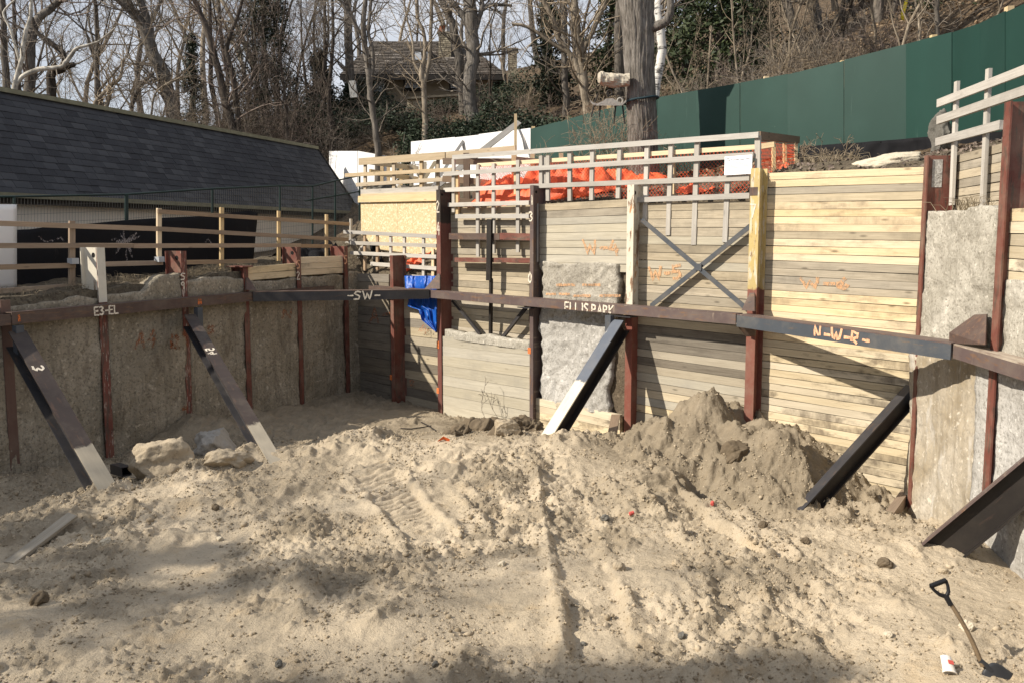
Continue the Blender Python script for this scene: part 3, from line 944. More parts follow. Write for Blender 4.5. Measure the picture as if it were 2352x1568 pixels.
C1 = cross(LF, OFF_CL, WF, OFF_LAG)
C2 = cross(WF, OFF_LAG, NF, OFF_LAG)
c1b = cross(LF, OFF_CL - .09, WF, OFF_LAG - .24)
c2b = cross(WF, OFF_LAG - .24, NF, OFF_LAG - .22)
base, outd = [], []
sL = (c1b - LF.O).dot(LF.u)
for s in np.concatenate([np.arange(-14, -8, .3), np.arange(-8, sL, .1)]):
    p = LF.O + LF.u * s + LF.n * (OFF_CL - .09); base.append(p); outd.append(-LF.n)
for i in range(1, 12):
    f = i / 12; base.append(c1b); outd.append((-LF.n * (1 - f) - WF.n * f).normalized())
s0 = (c1b - WF.O).dot(WF.u); s1 = (c2b - WF.O).dot(WF.u)
for s in np.arange(s0, s1, .16):
    base.append(WF.O + WF.u * s + WF.n * (OFF_LAG - .24)); outd.append(-WF.n)
for i in range(1, 8):
    f = i / 8; base.append(c2b); outd.append((-WF.n * (1 - f) - NF.n * f).normalized())
for s in np.arange(0, 16, .22):
    base.append(c2b + NF.u * s); outd.append(-NF.n)
rr = [0, .12, .25, .4, .6, .8, 1.0, 1.25, 1.5, 1.75, 2.0, 2.3, 2.6, 3, 3.4, 3.8, 4.3, 4.8, 5.4, 6, 6.7, 7.5, 8.3, 9.2, 10.2, 11.2, 12.4, 13.6, 15, 16.5, 18, 20, 22, 24, 26.5, 29, 32, 36, 41, 47, 55, 65, 80, 100, 125]
B = np.array([tuple(b) for b in base]); Dd = np.array([tuple(d) for d in outd])
PX = B[:, None, 0] + Dd[:, None, 0] * np.array(rr)[None]; PY = B[:, None, 1] + Dd[:, None, 1] * np.array(rr)[None]
PZ = terrain_z(PX, PY)
PX = np.concatenate([PX[:, :1], PX], 1); PY = np.concatenate([PY[:, :1], PY], 1); PZ = np.concatenate([PZ[:, :1] - 1.6, PZ], 1); rr = [-1] + rr
n, m = PX.shape
TV = np.stack([PX, PY, PZ], -1)
idx = np.arange(n * m).reshape(n, m)
Q = np.stack([idx[:-1, :-1], idx[:-1, 1:], idx[1:, 1:], idx[1:, :-1]], -1)
near = [i for i in range(m - 1) if rr[i] < 3.4]; far = [i for i in range(m - 1) if rr[i] >= 3.4]
tag(np_obj('earth_bank', TV.reshape(-1, 3), Q[:, near].reshape(-1, 4), MT['bank'], smooth=True), 'bare trampled earth along the top of the pit', kind='structure')
tag(np_obj('hillside', TV.reshape(-1, 3), Q[:, far].reshape(-1, 4), MT['litter'], smooth=True), 'wooded hillside covered in fallen leaves', kind='structure')

# ------------------------------------------------------------------ shoring: piles
STROKE = {
    'E': [[(.55, 1), (0, 1), (0, 0), (.55, 0)], [(0, .52), (.45, .52)]], '3': [[(0, .95), (.3, 1), (.5, .8), (.2, .55), (.55, .3), (.3, 0), (0, .06)]],
    '-': [[(.08, .48), (.5, .48)]], 'L': [[(0, 1), (0, 0), (.5, 0)]], '1': [[(.25, 1), (.25, 0)]], 'I': [[(.2, 1), (.2, 0)]],
    'S': [[(.55, .92), (.25, 1), (.02, .75), (.5, .4), (.4, .06), (0, .04)]], 'W': [[(0, 1), (.18, 0), (.38, .75), (.58, 0), (.8, 1)]],
    'N': [[(0, 0), (0, 1), (.45, .05), (.45, 1)]], 'R': [[(0, 0), (0, 1), (.45, .85), (.42, .58), (0, .48), (.5, 0)]],
    'P': [[(0, 0), (0, 1), (.48, .85), (.42, .52), (0, .45)]], 'A': [[(0, 0), (.28, 1), (.55, 0)], [(.1, .36), (.46, .36)]],
    'K': [[(0, 0), (0, 1)], [(.5, 1), (0, .45), (.5, 0)]], '4': [[(.32, 1), (0, .4), (.55, .4)], [(.42, .7), (.42, 0)]],
    '5': [[(.5, 1), (.06, 1), (.04, .58), (.4, .6), (.48, .25), (.2, 0), (0, .05)]], '6': [[(.42, 1), (.08, .55), (.03, .2), (.3, 0), (.5, .25), (.28, .48), (.05, .3)]],
    '2': [[(0, .8), (.25, 1), (.5, .78), (0, 0), (.55, .02)]], '7': [[(0, 1), (.5, 1), (.18, 0)]], '9': [[(.48, .6), (.2, .5), (.05, .8), (.3, 1), (.48, .8), (.4, 0)]],
    'O': [[(.25, 1), (.02, .6), (.05, .2), (.28, 0), (.5, .3), (.48, .75), (.25, 1)]], ' ': [],
}


SLABS = {}


def paint(parent, text, BL, BR, TL, nrm, mat, width=.035, off=.004, name='painted_lettering', seed=1, clip=None, sub=3, snap=None):
    """hand-painted strokes; BL, BR, TL are 3-D corners of the writing on the surface"""
    rr_ = random.Random(seed)
    BL, BR, TL = Vector(BL), Vector(BR), Vector(TL); nrm = Vector(nrm).normalized()
    ex, ey = BR - BL, TL - BL
    adv = {'W': 1.0, 'I': .42, '1': .5, '-': .62, ' ': .35}
    tot = sum(adv.get(c, .78) for c in text) - .18
    V, Fq = [], []
    x = 0.0
    for c in text:
        for st in STROKE[c]:
            P = []
            for a, b in zip(st[:-1], st[1:]):
                for i in range(sub):
                    P.append((a[0] + (b[0] - a[0]) * i / sub, a[1] + (b[1] - a[1]) * i / sub))
            P.append(st[-1])
            P = [(p[0] + rr_.uniform(-.02, .02), p[1] + rr_.uniform(-.02, .02)) for p in P]
            if clip: P = [p for p in P if p[1] >= clip]
            if len(P) < 2: continue
            W3 = [BL + ex * ((x + p[0]) / tot) + ey * p[1] for p in P]
            b0 = len(V)
            for i, p in enumerate(W3):
                t = (W3[min(i + 1, len(W3) - 1)] - W3[max(i - 1, 0)]).normalized()
                sd = nrm.cross(t).normalized(); w = width / 2 * rr_.uniform(.75, 1.2)
                e = t * (width * .4 if i == len(W3) - 1 else (-width * .4 if i == 0 else 0))
                V += [p + sd * w + nrm * off + e, p - sd * w + nrm * off + e, p + sd * w - nrm * .0005 + e, p - sd * w - nrm * .0005 + e]
            for i in range(len(W3) - 1):
                a = b0 + 4 * i; q = a + 4
                Fq += [(a, a + 1, q + 1, q), (a, q, q + 2, a + 2), (a + 1, a + 3, q + 3, q + 1)]
        x += adv.get(c, .78)
    if snap:   # lay the strokes on the uneven face of a concrete panel
        fr_s, A_s, Z_s, O_s = SLABS[snap]
        for i, v in enumerate(V):
            rel = v.xy - fr_s.O; s_ = rel.dot(fr_s.u)
            j = np.argmin((A_s - s_) ** 2 + (Z_s - v.z) ** 2)
            V[i] = fr_s.pt(s_, O_s[j] + (.010 if i % 4 < 2 else .004), v.z)
    ce = sum(V, Vector()) / len(V)
    return mesh_obj(name, [v - ce for v in V], Fq, mat, parent, Matrix.Translation(ce))


def pile(fr, px, ytop, ybot, off, width, depth, mat, label, mat_web=None, group='steel soldier piles of the pit walls', flange_top=None, pyref=540):
    a, _ = fr.hit(px, pyref, off)
    _, zt = fr.hit(px, ytop, off)
    _, zb = fr.hit(px, ybot, off)
    p = fr.pt(a, off, zb)
    t = thing('soldier_pile', label, 'steel pile', p, group)
    fl = ibeam(t, fr.pt(a, off, zb), fr.pt(a, off, zt), fr.n3, depth, width, mat, mat_web)
    return t, a, zt, fl


def bolt_hole(parent, c, nrm, r=.035):
    nrm = Vector(nrm).normalized(); x = nrm.orthogonal().normalized(); y = nrm.cross(x)
    V = [x * (r * math.cos(i * math.pi / 6)) + y * (r * math.sin(i * math.pi / 6)) for i in range(12)]
    V = [v + nrm * .002 for v in V] + [v * 1.25 + nrm * .003 for v in V]
    Fc = [tuple(range(12))] + [(i, i + 12, (i + 1) % 12 + 12, (i + 1) % 12) for i in range(12)]
    return mesh_obj('bolt_hole', V, Fc, MT['hole'], parent, Matrix.Translation(Vector(c)))


LD = .42   # depth of the left piles
P1 = pile(LF, 229, 569, 1100, -.2, .15, LD, MT['steel_redflake'], 'soldier pile in left wall whose white painted head stands above the soil', MT['steel_white'])
P2 = pile(LF, 420, 577, 980, -.2, .13, LD, MT['steel_redflake'], 'soldier pile in left wall with red web plate head and chalked flange', MT['steel_red'])
P3 = pile(LF, 562, 614, 960, -.2, .13, .34, MT['steel_red'], 'short red soldier pile in left wall where the corner brace meets it', MT['steel_red'])
P4 = pile(LF, 685, 568, 950, -.2, .13, LD, MT['steel_red'], 'red soldier pile in left wall between two pairs of fresh planks', MT['steel_red'])
P5 = pile(LF, 794, 566, 930, -.2, .13, LD, MT['steel_red'], 'red soldier pile at the dark inner corner of the pit', MT['steel_red'])
P0 = pile(LF, 3, 690, 1120, -.2, .15, LD, MT['steel_yellow'], 'yellow stained soldier pile at the left edge behind the big strut', MT['steel_rust'])
# white head on the first pile's flange
_, a1, zt1, _f = P1
for (pl, matn) in ((P1, 'steel_white'),):
    obox('painted_flange_head', LF.pt(a1, -.2 + .003, zt1 - .46), Vector((0, 0, 1)), LF.n3, (.92, .154, .008), MT['steel_whiteclean'], P1[0])
for P in (P1, P2, P4):
    c = LF.pt(P[1] - .007, -.2 - LD * .42, P[2] - .13); bolt_hole(P[0], c, -LF.u3)
obox('cap_plate', LF.pt(P3[1], -.37, P3[2] + .012), LF.u3, Vector((0, 0, 1)), (.30, .46, .024), MT['steel_red'], P3[0])
LETN = LF.n3
for P, txt, yy0, yy1, m_ in ((P2, 'S', 628, 643, 'paint_white'), (P2, '9', 648, 664, 'paint_white'), (P4, 'S', 598, 617, 'paint_pink'), (P4, '2', 624, 642, 'paint_white'), (P5, '5', 588, 606, 'paint_pink')):
    px = {id(P2): 420, id(P4): 685, id(P5): 794}[id(P)]
    a, zt = LF.hit(px, yy0, -.2); _, zb = LF.hit(px, yy1, -.2)
    paint(P[0], txt, LF.pt(a - .05, -.2, zb), LF.pt(a + .05, -.2, zb), LF.pt(a - .05, -.2, zt), LETN, MT[m_], .022)
for y0_, y1_ in ((760, 800), (930, 941)):
    a, zt = LF.hit(424, y0_, -.2); _, zb = LF.hit(424, y1_, -.2)
    obox('orange_mark', LF.pt(a, -.2 + .003, (zt + zb) / 2), Vector((0, 0, 1)), LF.n3, (zt - zb, .12, .007), MT['paint_dim'], P2[0])

WDEP = .26
P6 = pile(WF, 898, 587, 950, OFF_PF, .12, .36, MT['steel_red'], 'short red soldier pile in the far wall left of the blue tarp')
P7 = pile(WF, 1007, 436, 965, OFF_PF, .13, .36, MT['steel_twotone'], 'tall soldier pile with black top and red shaft beside the blue tarp')
P8 = pile(WF, 1221, 426, 1015, OFF_PF, .09, .34, MT['steel_waler'], 'thin dark soldier pile with numeral 3 between plank bays of the far wall')
P9 = pile(WF, 1447, 425, 1040, OFF_PF, .14, .30, MT['steel_twotone_white'], 'soldier pile with peeling white top and red foot in the far wall')
P10 = pile(WF, 1731, 387, 1060, OFF_PF, .15, .228, MT['steel_redyellow'], 'soldier pile with yellow top and red foot below the white sign')
P11 = pile(NF, 2118, 360, 1215, -.22, .10, .34, MT['steel_red'], 'narrow red soldier pile in the corner right of the fresh planks', MT['steel_red'])
P12 = pile(NF, 2297, 240, 1200, -.17, .13, .40, MT['steel_red'], 'tall red soldier pile at the right edge rising above the railing', MT['steel_red'])
for P, px, txt, yy0, yy1 in ((P7, 1007, '4', 512, 540), (P7, 1006, '2', 462, 488), (P8, 1220, '3', 487, 508), (P8, 1219, '8', 600, 625) if False else (P8, 1220, '1', 450, 470), (P8, 1218, 'O', 626, 650), (P10, 1731, '7', 470, 500)):
    a, zt = WF.hit(px, yy0, OFF_PF); _, zb = WF.hit(px, yy1, OFF_PF)
    paint(P[0], txt, WF.pt(a - .045, OFF_PF, zb), WF.pt(a + .045, OFF_PF, zb), WF.pt(a - .045, OFF_PF, zt), WF.n3, MT['paint_white'], .024)
bolt_hole(P7[0], WF.pt(P7[1] + .008, OFF_PF - .10, P7[2] - .10), WF.u3, .022)
bolt_hole(P8[0], WF.pt(P8[1] + .008, OFF_PF - .11, P8[2] - .12), WF.u3, .022)
bolt_hole(P9[0], WF.pt(P9[1] + .008, OFF_PF - .10, P9[2] - .13), WF.u3, .03)
bolt_hole(P12[0], NF.pt(P12[1] + .008, -.17 - .24, P12[2] - .14), NF.u3, .045)
a, z = WF.hit(1731, 440, OFF_PF)
obox('primer_patch', WF.pt(a, OFF_PF + .003, z), Vector((0, 0, 1)), WF.n3, (.12, .13, .007), MT['steel_rust'], P10[0])
obox('dirt_patch', NF.pt(P11[1] + .010, -.22 - .14, P11[2] - .22), Vector((0, 0, 1)), NF.u3, (.34, .12, .007), MT['conc_white'], P11[0])
for y0_, y1_ in ((790, 830), (945, 965), (985, 1000)):
    pass
for P, px, y0_, y1_ in ((P7, 1006, 783, 800), (P7, 1006, 890, 903), (P6, 898, 860, 872), (P8, 1216, 798, 812)):
    a, zt = WF.hit(px, y0_, OFF_PF); _, zb = WF.hit(px, y1_, OFF_PF)
    obox('orange_mark', WF.pt(a, OFF_PF + .003, (zt + zb) / 2), Vector((0, 0, 1)), WF.n3, (zt - zb, .08, .007), MT['paint_orange'], P[0])
# angle plate along pile 8 and side plate of pile 9
a, zt = WF.hit(1230, 468, OFF_PF - .05); _, zb = WF.hit(1230, 602, OFF_PF - .05)
obox('side_angle', WF.pt(P8[1] + .09, OFF_PF - .07, (zt + zb) / 2), Vector((0, 0, 1)), WF.n3, (zt - zb, .05, .012), MT['steel_dark'], P8[0])

# ------------------------------------------------------------------ lagging
rp = random.Random(4)


def lagging(name, label, fr, off, pxl, yl, pxr, yr, zb, mats, h=.2, th=.07, cat='timber wall', tilt_extra=0.0, group=None, hs=None, soil=True, gap=.006, warp=.006, proud=.006):
    """planks laid from the top line (photo points) down to height zb; mats(i, n) picks a material"""
    sl, zl = fr.hit(pxl, yl, off); sr, zr = fr.hit(pxr, yr, off)
    L = sr - sl
    t = thing(name, label, cat, fr.pt((sl + sr) / 2, off, zb), group)
    slope = (zr - zl) / L
    z = (zl + zr) / 2
    n = int((z - zb) / h) + 1
    i = 0
    while z > zb:
        hh = hs[i] if hs and i < len(hs) else h * rp.uniform(.95, 1.05)
        sl_i = slope * (1 - i / max(n, 1)) + rp.uniform(-.0035, .0035)
        ax = (fr.u3 + Vector((0, 0, sl_i))).normalized()
        c = fr.pt((sl + sr) / 2, off - th / 2 + rp.uniform(-proud, proud), z - hh / 2)
        m = mats(i, n)
        obox('plank', c, ax, fr.n3, (L + rp.uniform(-.008, .0), hh - gap - rp.uniform(0, .003), th), MT[m], t, jit=.0022)
        z -= hh; i += 1
    if soil:
        zt = (zl + zr) / 2 - .05
        c = fr.pt((sl + sr) / 2, off - th - .04, (zt + zb) / 2)
        obox('soil_light_stop', c, fr.u3, fr.n3, (L - .02, zt - zb, .05), MT['soil'], t)  # thin sheet added in the soil's place to stop light between planks
    return t, sl, sr, zl, zr


def pick(*opts):
    o = []
    for nme, w in opts: o += [nme] * w
    return lambda i, n: rp.choice(o)


def zsW(px, y, off=OFF_LAG): return WF.hit(px, y, off)[1]


WAL_Z = 2.05
# bay A: dark brown planks in the corner (two sides of the short pile)
lagA = lagging('lagging_bay', 'dark brown plank bay between the inner corner and the short red pile', WF, OFF_LAG, 800, 628, 893, 630, -.9, pick(('plank_dark', 1)), .2)
lagA2 = lagging('lagging_bay', 'plank bay half hidden by the blue tarp', WF, OFF_LAG - .10, 912, 634, 1018, 634, -.8, lambda i, n: 'plank_old' if i < 4 else rp.choice(['plank_mid', 'plank_mid', 'plank_dark']), .2)
# bay B above the mid ledge
lagB = lagging('lagging_bay', 'grey plank bay behind the rusty steel frame', WF, OFF_LAG - .10, 1028, 478, 1226, 470, .75,
               lambda i, n: ['plank_mid', 'plank_old', 'plank_old', 'plank_old', 'plank_old', 'plank_mid', 'plank_mid'][i] if i < 7 else rp.choice(['plank_old', 'plank_old', 'plank_mid']), .14)
lagC = lagging('lagging_bay', 'grey plank bay above the chipped concrete infill', WF, OFF_LAG + .03, 1226, 470, 1452, 457, 2.78,
               lambda i, n: ['plank_old', 'plank_old', 'plank_cement'][min(i, 2)], .137)
lagD = lagging('lagging_bay', 'grey plank bay behind the crossed steel bars', WF, OFF_LAG, 1448, 468, 1738, 460, -.6,
               lambda i, n: 'plank_cement' if i < 2 else ('plank_old' if z_is_up(i) else rp.choice(['plank_mud', 'plank_mid', 'plank_mid', 'plank_cement'])), .205) if False else None


def matD(i, n):
    z = 3.85 - .137 * i
    if z > 2.0: return rp.choice(['plank_old', 'plank_old', 'plank_old', 'plank_cement'])
    if z > 1.1: return rp.choice(['plank_mid', 'plank_old', 'plank_dark'])  # some darker brown planks at mid height
    return rp.choice(['plank_mud', 'plank_mid', 'plank_mid', 'plank_cement'])


def matE(i, n):
    z = 4.2 - .108 * i
    if 2.98 > z > 2.56: return 'plank_old'
    if z > 1.75: return 'plank_mid' if rp.random() < .07 else 'plank_fresh'
    return 'plank_mud'


lagD = lagging('lagging_bay', 'grey plank bay behind the crossed steel bars', WF, OFF_LAG, 1454, 468, 1738, 461, -.6, matD, .137)
lagE = lagging('lagging_bay', 'tall bay of fresh yellow planks right of the yellow pile', WF, OFF_LAG, 1740, 399, 2122, 383, -.75, matE, .108)
# lower bay B: cement smeared planks standing forward
lagBl = lagging('lagging_bay', 'cement smeared plank bay standing forward below the steel frame', WF, OFF_PF - .03, 1016, 772, 1219, 790, -.8, lambda i, n: 'plank_cement', .21, gap=.004, proud=.003)
ledge = []
lagCl = lagging('lagging_bay', 'pale plank bay at the foot of the strut below the white concrete', WF, OFF_LAG + .12, 1226, 912, 1424, 952, -.7, pick(('plank_mud', 2), ('plank_cement', 1)), .135)

# writing sprayed on the planks
def wtext(par, txt, fr, off, x0, y0, x1, y1, xt, yt, mat, width=.04, **kw):
    BL = fr.at(x0, y0, off); BR = fr.at(x1, y1, off); TL = fr.at(xt, yt, off)
    return paint(par, txt, BL, BR, TL, fr.n3, mat, width * 1.15, off=.0085, **kw)


wtext(lagC[0], 'W-4', WF, OFF_LAG + .03, 1345, 583, 1424, 586, 1340, 553, MT['paint_faint'], .045)
wtext(lagD[0], 'W-5', WF, OFF_LAG, 1495, 645, 1568, 640, 1492, 616, MT['paint_faint'], .045)
wtext(lagE[0], 'W-6', WF, OFF_LAG, 1845, 662, 1955, 664, 1840, 640, MT['paint_faint'], .04)
wtext(lagA[0], 'A-', WF, OFF_LAG, 850, 742, 892, 738, 852, 708, MT['paint_dim'], .06)
wtext(lagA2[0], '4', WF, OFF_LAG, 962, 765, 985, 765, 962, 748, MT['paint_dim'], .05)
wtext(lagA2[0], '12', WF, OFF_LAG, 940, 884, 952, 884, 940, 872, MT['paint_dim'], .03)

# ------------------------------------------------------------------ concrete infill
def slab(name, label, fr, off, pxl, pxr, zt, zb, mat, th=.2, amp=.03, step=.055, ragged=.05, cat='concrete wall', group=None, seed=0, side=0.0, ytop=None, fine=.012):
    sl = fr.hit(pxl, 540, off)[0]; sr = fr.hit(pxr, 540, off)[0]
    nu = max(4, int((sr - sl) / step)); nv = max(4, int((zt - zb) / step))
    a = np.linspace(sl, sr, nu); b = np.linspace(0, 1, nv)
    A, Bv = np.meshgrid(a, b)
    top = zt + ragged * fbm(A * 2.1 + seed, A * 0 + 3.3 + seed, 4) * 2
    if ytop is not None:
        zz = [(fr.hit(x, y, off)[0], fr.hit(x, y, off)[1]) for x, y in ytop]
        top = np.interp(A, [q[0] for q in zz], [q[1] for q in zz]) + ragged * fbm(A * 3.1 + seed, A * 0 + 3.3 + seed, 4) * 1.2
    Zv = zb + (top - zb) * Bv
    o = off + amp * fbm(A * 1.3 + seed, Zv * 1.0, 4) * 1.6 + fine * fbm(A * 9 + seed, Zv * 9, 3) * 1.4
    if side:
        mid_ = (sl + sr) / 2; wgt = np.abs((A - mid_) / (sr - mid_)) ** 3
        A = A + wgt * .13 * fbm(Zv * 2.6 + seed * 3.1, A * 0 + np.sign(A - mid_) * 5.0, 4)
        e = np.minimum(np.abs(A - A.min(axis=1, keepdims=True)), np.abs(A.max(axis=1, keepdims=True) - A)); o = o - side * np.exp(-e / .06)
    X = fr.O.x + fr.u.x * A + fr.n.x * o; Y = fr.O.y + fr.u.y * A + fr.n.y * o
    X2 = fr.O.x + fr.u.x * A + fr.n.x * (off - th); Y2 = fr.O.y + fr.u.y * A + fr.n.y * (off - th)
    c = fr.pt((sl + sr) / 2, off, (zt + zb) / 2)
    V = np.concatenate([np.stack([X, Y, Zv], -1).reshape(-1, 3), np.stack([X2, Y2, Zv], -1).reshape(-1, 3)]) - np.array(tuple(c))
    idx = np.arange(nu * nv).reshape(nv, nu); k2 = nu * nv
    q1 = np.stack([idx[:-1, :-1], idx[:-1, 1:], idx[1:, 1:], idx[1:, :-1]], -1).reshape(-1, 4)
    q2 = q1[:, ::-1] + k2
    t_ = np.stack([idx[-1, :-1], idx[-1, 1:], idx[-1, 1:] + k2, idx[-1, :-1] + k2], -1)
    l_ = np.stack([idx[:-1, 0], idx[1:, 0], idx[1:, 0] + k2, idx[:-1, 0] + k2], -1)
    r_ = np.stack([idx[1:, -1], idx[:-1, -1], idx[:-1, -1] + k2, idx[1:, -1] + k2], -1)
    o_ = np_obj(name, V, np.concatenate([q1, q2, t_, l_, r_]), mat, None, False, Matrix.Translation(c))
    SLABS[o_.name] = (fr, A.ravel(), Zv.ravel(), o.ravel())
    return tag(o_, label, cat, group)


SH = 'shotcrete panels between the piles of the left wall'
sc0 = slab('shotcrete_panel', 'stained shotcrete panel behind the big strut at the left edge', LF, OFF_CL, -260, 222, 2.25, -1.0, MT['conc_left'], .28, .05, ytop=[(-260, 740), (0, 706), (60, 700), (150, 690), (165, 680), (225, 682)], seed=1, step=.06)
sc1 = slab('shotcrete_panel', 'stained shotcrete panel right of the white headed pile with faint orange letters', LF, OFF_CL, 236, 414, 2.3, -1.0, MT['conc_left'], .28, .05, ytop=[(236, 676), (330, 670), (345, 650), (365, 636), (414, 632)], seed=2)
sc2 = slab('shotcrete_panel', 'stained shotcrete panel behind the second strut', LF, OFF_CL, 426, 557, 2.35, -1.0, MT['conc_left'], .28, .05, ytop=[(426, 650), (470, 634), (557, 640)], seed=3)
sc3 = slab('shotcrete_panel', 'shotcrete panel under two fresh planks in the left wall', LF, OFF_CL, 567, 680, 2.3, -1.0, MT['conc_left'], .28, .05, ytop=[(567, 646), (680, 640)], seed=4)
sc4 = slab('shotcrete_panel', 'shotcrete panel beside the dark inner corner', LF, OFF_CL, 690, 788, 2.35, -1.0, MT['conc_left'], .28, .06, ytop=[(690, 638), (788, 632)], seed=5)
sc5 = slab('shotcrete_panel', 'narrow strip of dark shotcrete past the last left pile', LF, OFF_CL, 798, 830, 2.4, -1.0, MT['conc_left'], .28, .04, ytop=[(798, 626), (830, 626)], seed=6)
for par, txt, x0, y0, x1, y1, xt, yt in ((sc0, 'A', 68, 835, 88, 832, 70, 806), (sc1, 'A4', 315, 798, 362, 794, 318, 762), (sc1, '62', 394, 800, 412, 799, 394, 770), (sc2, '5', 482, 766, 497, 765, 482, 750), (sc2, '8', 0, 0, 0, 0, 0, 0), (sc3, 'N', 652, 730, 676, 730, 654, 712)):
    if txt == '8': continue
    paint(par, txt, LF.at(x0, y0, OFF_CL + .06), LF.at(x1, y1, OFF_CL + .06), LF.at(xt, yt, OFF_CL + .06), LF.n3, MT['paint_dim'], .055, sub=9, snap=par.name)
# planks on top of the left wall
lagL1 = lagging('lagging_bay', 'two fresh planks on the left wall left of the corner', LF, OFF_CL - .03, 569, 613, 679, 605, 2.42, lambda i, n: 'plank_fresh', .2, hs=[.15, .14, .4], soil=False)
lagL2 = lagging('lagging_bay', 'three fresh planks on the left wall next to the corner pile', LF, OFF_CL - .03, 690, 591, 788, 588, 2.5, lambda i, n: 'plank_fresh', .135, soil=False)

# far wall concrete
zc0 = zsW(1330, 604); zc1 = zsW(1330, 935)
infU = slab('concrete_infill', 'chipped grey concrete infill under the planks with orange marks', WF, OFF_LAG + .10, 1240, 1418, zc0, WAL_Z - .3, MT['conc_tan'], .2, .022, .035, .03, seed=7, side=.02, fine=.026)
infL = slab('concrete_infill', 'rough white concrete infill behind the centre strut', WF, OFF_LAG + .10, 1240, 1405, 2.0, zc1, MT['conc_white'], .2, .022, .035, .04, seed=8, side=.02, fine=.026)
earthC = slab('earth_face', 'brown earth showing around the white concrete infill', WF, OFF_LAG - .02, 1216, 1452, 2.85, -.6, MT['soil'], .2, .03, .06, .02, seed=9, cat='earth wall')
for k_, (x0, x1, y) in enumerate(((1268, 1368, 655), (1245, 1300, 676), (1305, 1412, 680))):
    BL = WF.at(x0, y + 3, OFF_LAG + .16); BR = WF.at(x1, y + 3, OFF_LAG + .16); TL = WF.at(x0, y - 3, OFF_LAG + .16)
    paint(infU, '--', BL, BR, TL, WF.n3, MT['paint_faint'], .045, seed=k_, sub=12, snap=infU.name)
# ledge of mortar on the forward lower bay
aL = WF.hit(1016, 772, OFF_PF)[0]; aR = WF.hit(1219, 785, OFF_PF)[0]; zL = WF.hit(1110, 776, OFF_PF)[1]
slab('mortar_ledge', 'rough mortar ledge on top of the forward plank bay', WF, OFF_PF - .01, 1018, 1217, zL + .05, zL - .12, MT['conc_pale'], .24, .03, .045, .05, seed=12, cat='mortar ledge')

# right wall
OFN = -.25
rw1 = slab('shotcrete_panel', 'pale pebbly shotcrete panel above the right waler', NF, OFN, 2120, 2284, 3.6, 1.95, MT['conc_pale'], .3, .04, .03, .05, seed=13, fine=.018)
rw1b = slab('shotcrete_panel', 'mud washed shotcrete panel under the right waler behind the dark strut', NF, OFN + .02, 2106, 2262, 1.95, -.8, MT['conc_wash'], .3, .03, .035, .02, seed=14, fine=.014)
rw2 = slab('shotcrete_panel', 'pale shotcrete panel at the right edge under three planks', NF, OFN, 2296, 2700, 2.85, 1.95, MT['conc_pale'], .3, .04, .035, .03, seed=15, fine=.018)
rw2b = slab('shotcrete_panel', 'grey white shotcrete panel at the right edge behind the rusty strut', NF, OFN + .02, 2262, 2900, 1.95, -.8, MT['conc_white'], .3, .025, .045, .02, seed=16, fine=.014)
lagN1 = lagging('lagging_bay', 'grey planks behind the railing posts above the pale shotcrete', NF, OFN - .33, 2178, 362, 2312, 326, 3.3, pick(('plank_old', 1)), .105)
lagN2 = lagging('lagging_bay', 'dull yellow planks at the right edge beside the tall red pile', NF, OFN + .0, 2304, 479, 2560, 470, 2.83, lambda i, n: rp.choice(['plank_mid', 'plank_mid', 'plank_mid', 'plank_mud']), .125)

# ------------------------------------------------------------------ walers and braces
def waler(label, p0, p1, nrm, mat, width=.165, depth=.2, group='steel walers around the pit'):
    t = thing('waler_beam', label, 'steel beam', (Vector(p0) + Vector(p1)) / 2, group)
    ibeam(t, p0, p1, nrm, depth, width, mat, mat)
    return t


# left: front flange centre from the photo's edge to the corner, continuing to the dark corner
w0 = LF.at(-220, 768, 0); w1 = LF.at(583, 678, 0)
WL = waler('long rusty waler along the left wall with chalked writing', LF.pt(LF.hit(27, 719, 0)[0], 0, WAL_Z), LF.pt(LF.hit(583, 678, 0)[0], 0, WAL_Z), LF.n3, MT['steel_rust'])
WL0 = waler('end of another rusty waler at the left edge of the view', LF.pt(LF.hit(-260, 740, 0)[0], -.015, WAL_Z - .01), LF.pt(LF.hit(25.5, 720, 0)[0], -.015, WAL_Z - .01), LF.n3, MT['steel_rust'])
WLc = waler('dark rear waler behind the corner brace', LF.pt(LF.hit(590, 676, 0)[0], -.02, WAL_Z), LF.pt(LF.hit(770, 664, 0)[0], -.02, WAL_Z), LF.n3, MT['steel_rust'])
a0 = WF.hit(984, 675, 0)[0]; a1_ = WF.hit(1690, 724, 0)[0]
WW = waler('long rusty waler along the far wall with white writing', WF.pt(a0, 0, WAL_Z), WF.pt(a1_, 0, WAL_Z), WF.n3, MT['steel_waler'], .145)
WWc = waler('rusty rear waler between the corner and the blue tarp', WF.pt(WF.hit(845, 662, 0)[0], -.02, WAL_Z), WF.pt(a0 - .03, -.02, WAL_Z), WF.n3, MT['steel_rust'])
nw0 = WF.pt(WF.hit(1692, 728, .03)[0], .03, WAL_Z - .015); nw1 = NF.pt(NF.hit(2184, 797, .03)[0], .03, WAL_Z - .015)
dv = (nw1 - nw0).normalized(); nn = Vector((-dv.y, dv.x, 0)); nn = nn if nn.dot(Vector((0, -1, 0))) > 0 else -nn
WNW = waler('corner brace with orange letters across the right corner', nw0, nw1, nn, MT['steel_blue'], .17, .24)
WN = waler('dusty rusty waler along the right wall', NF.pt(NF.hit(2186, 801, 0)[0] + .01, 0, WAL_Z - .01), NF.pt(3.6, 0, WAL_Z - .01), NF.n3, MT['steel_waler'], .14, .2)
sw0 = LF.pt(LF.hit(581, 678, .03)[0], .03, WAL_Z); sw1 = WF.pt(WF.hit(986, 672, .03)[0], .03, WAL_Z)
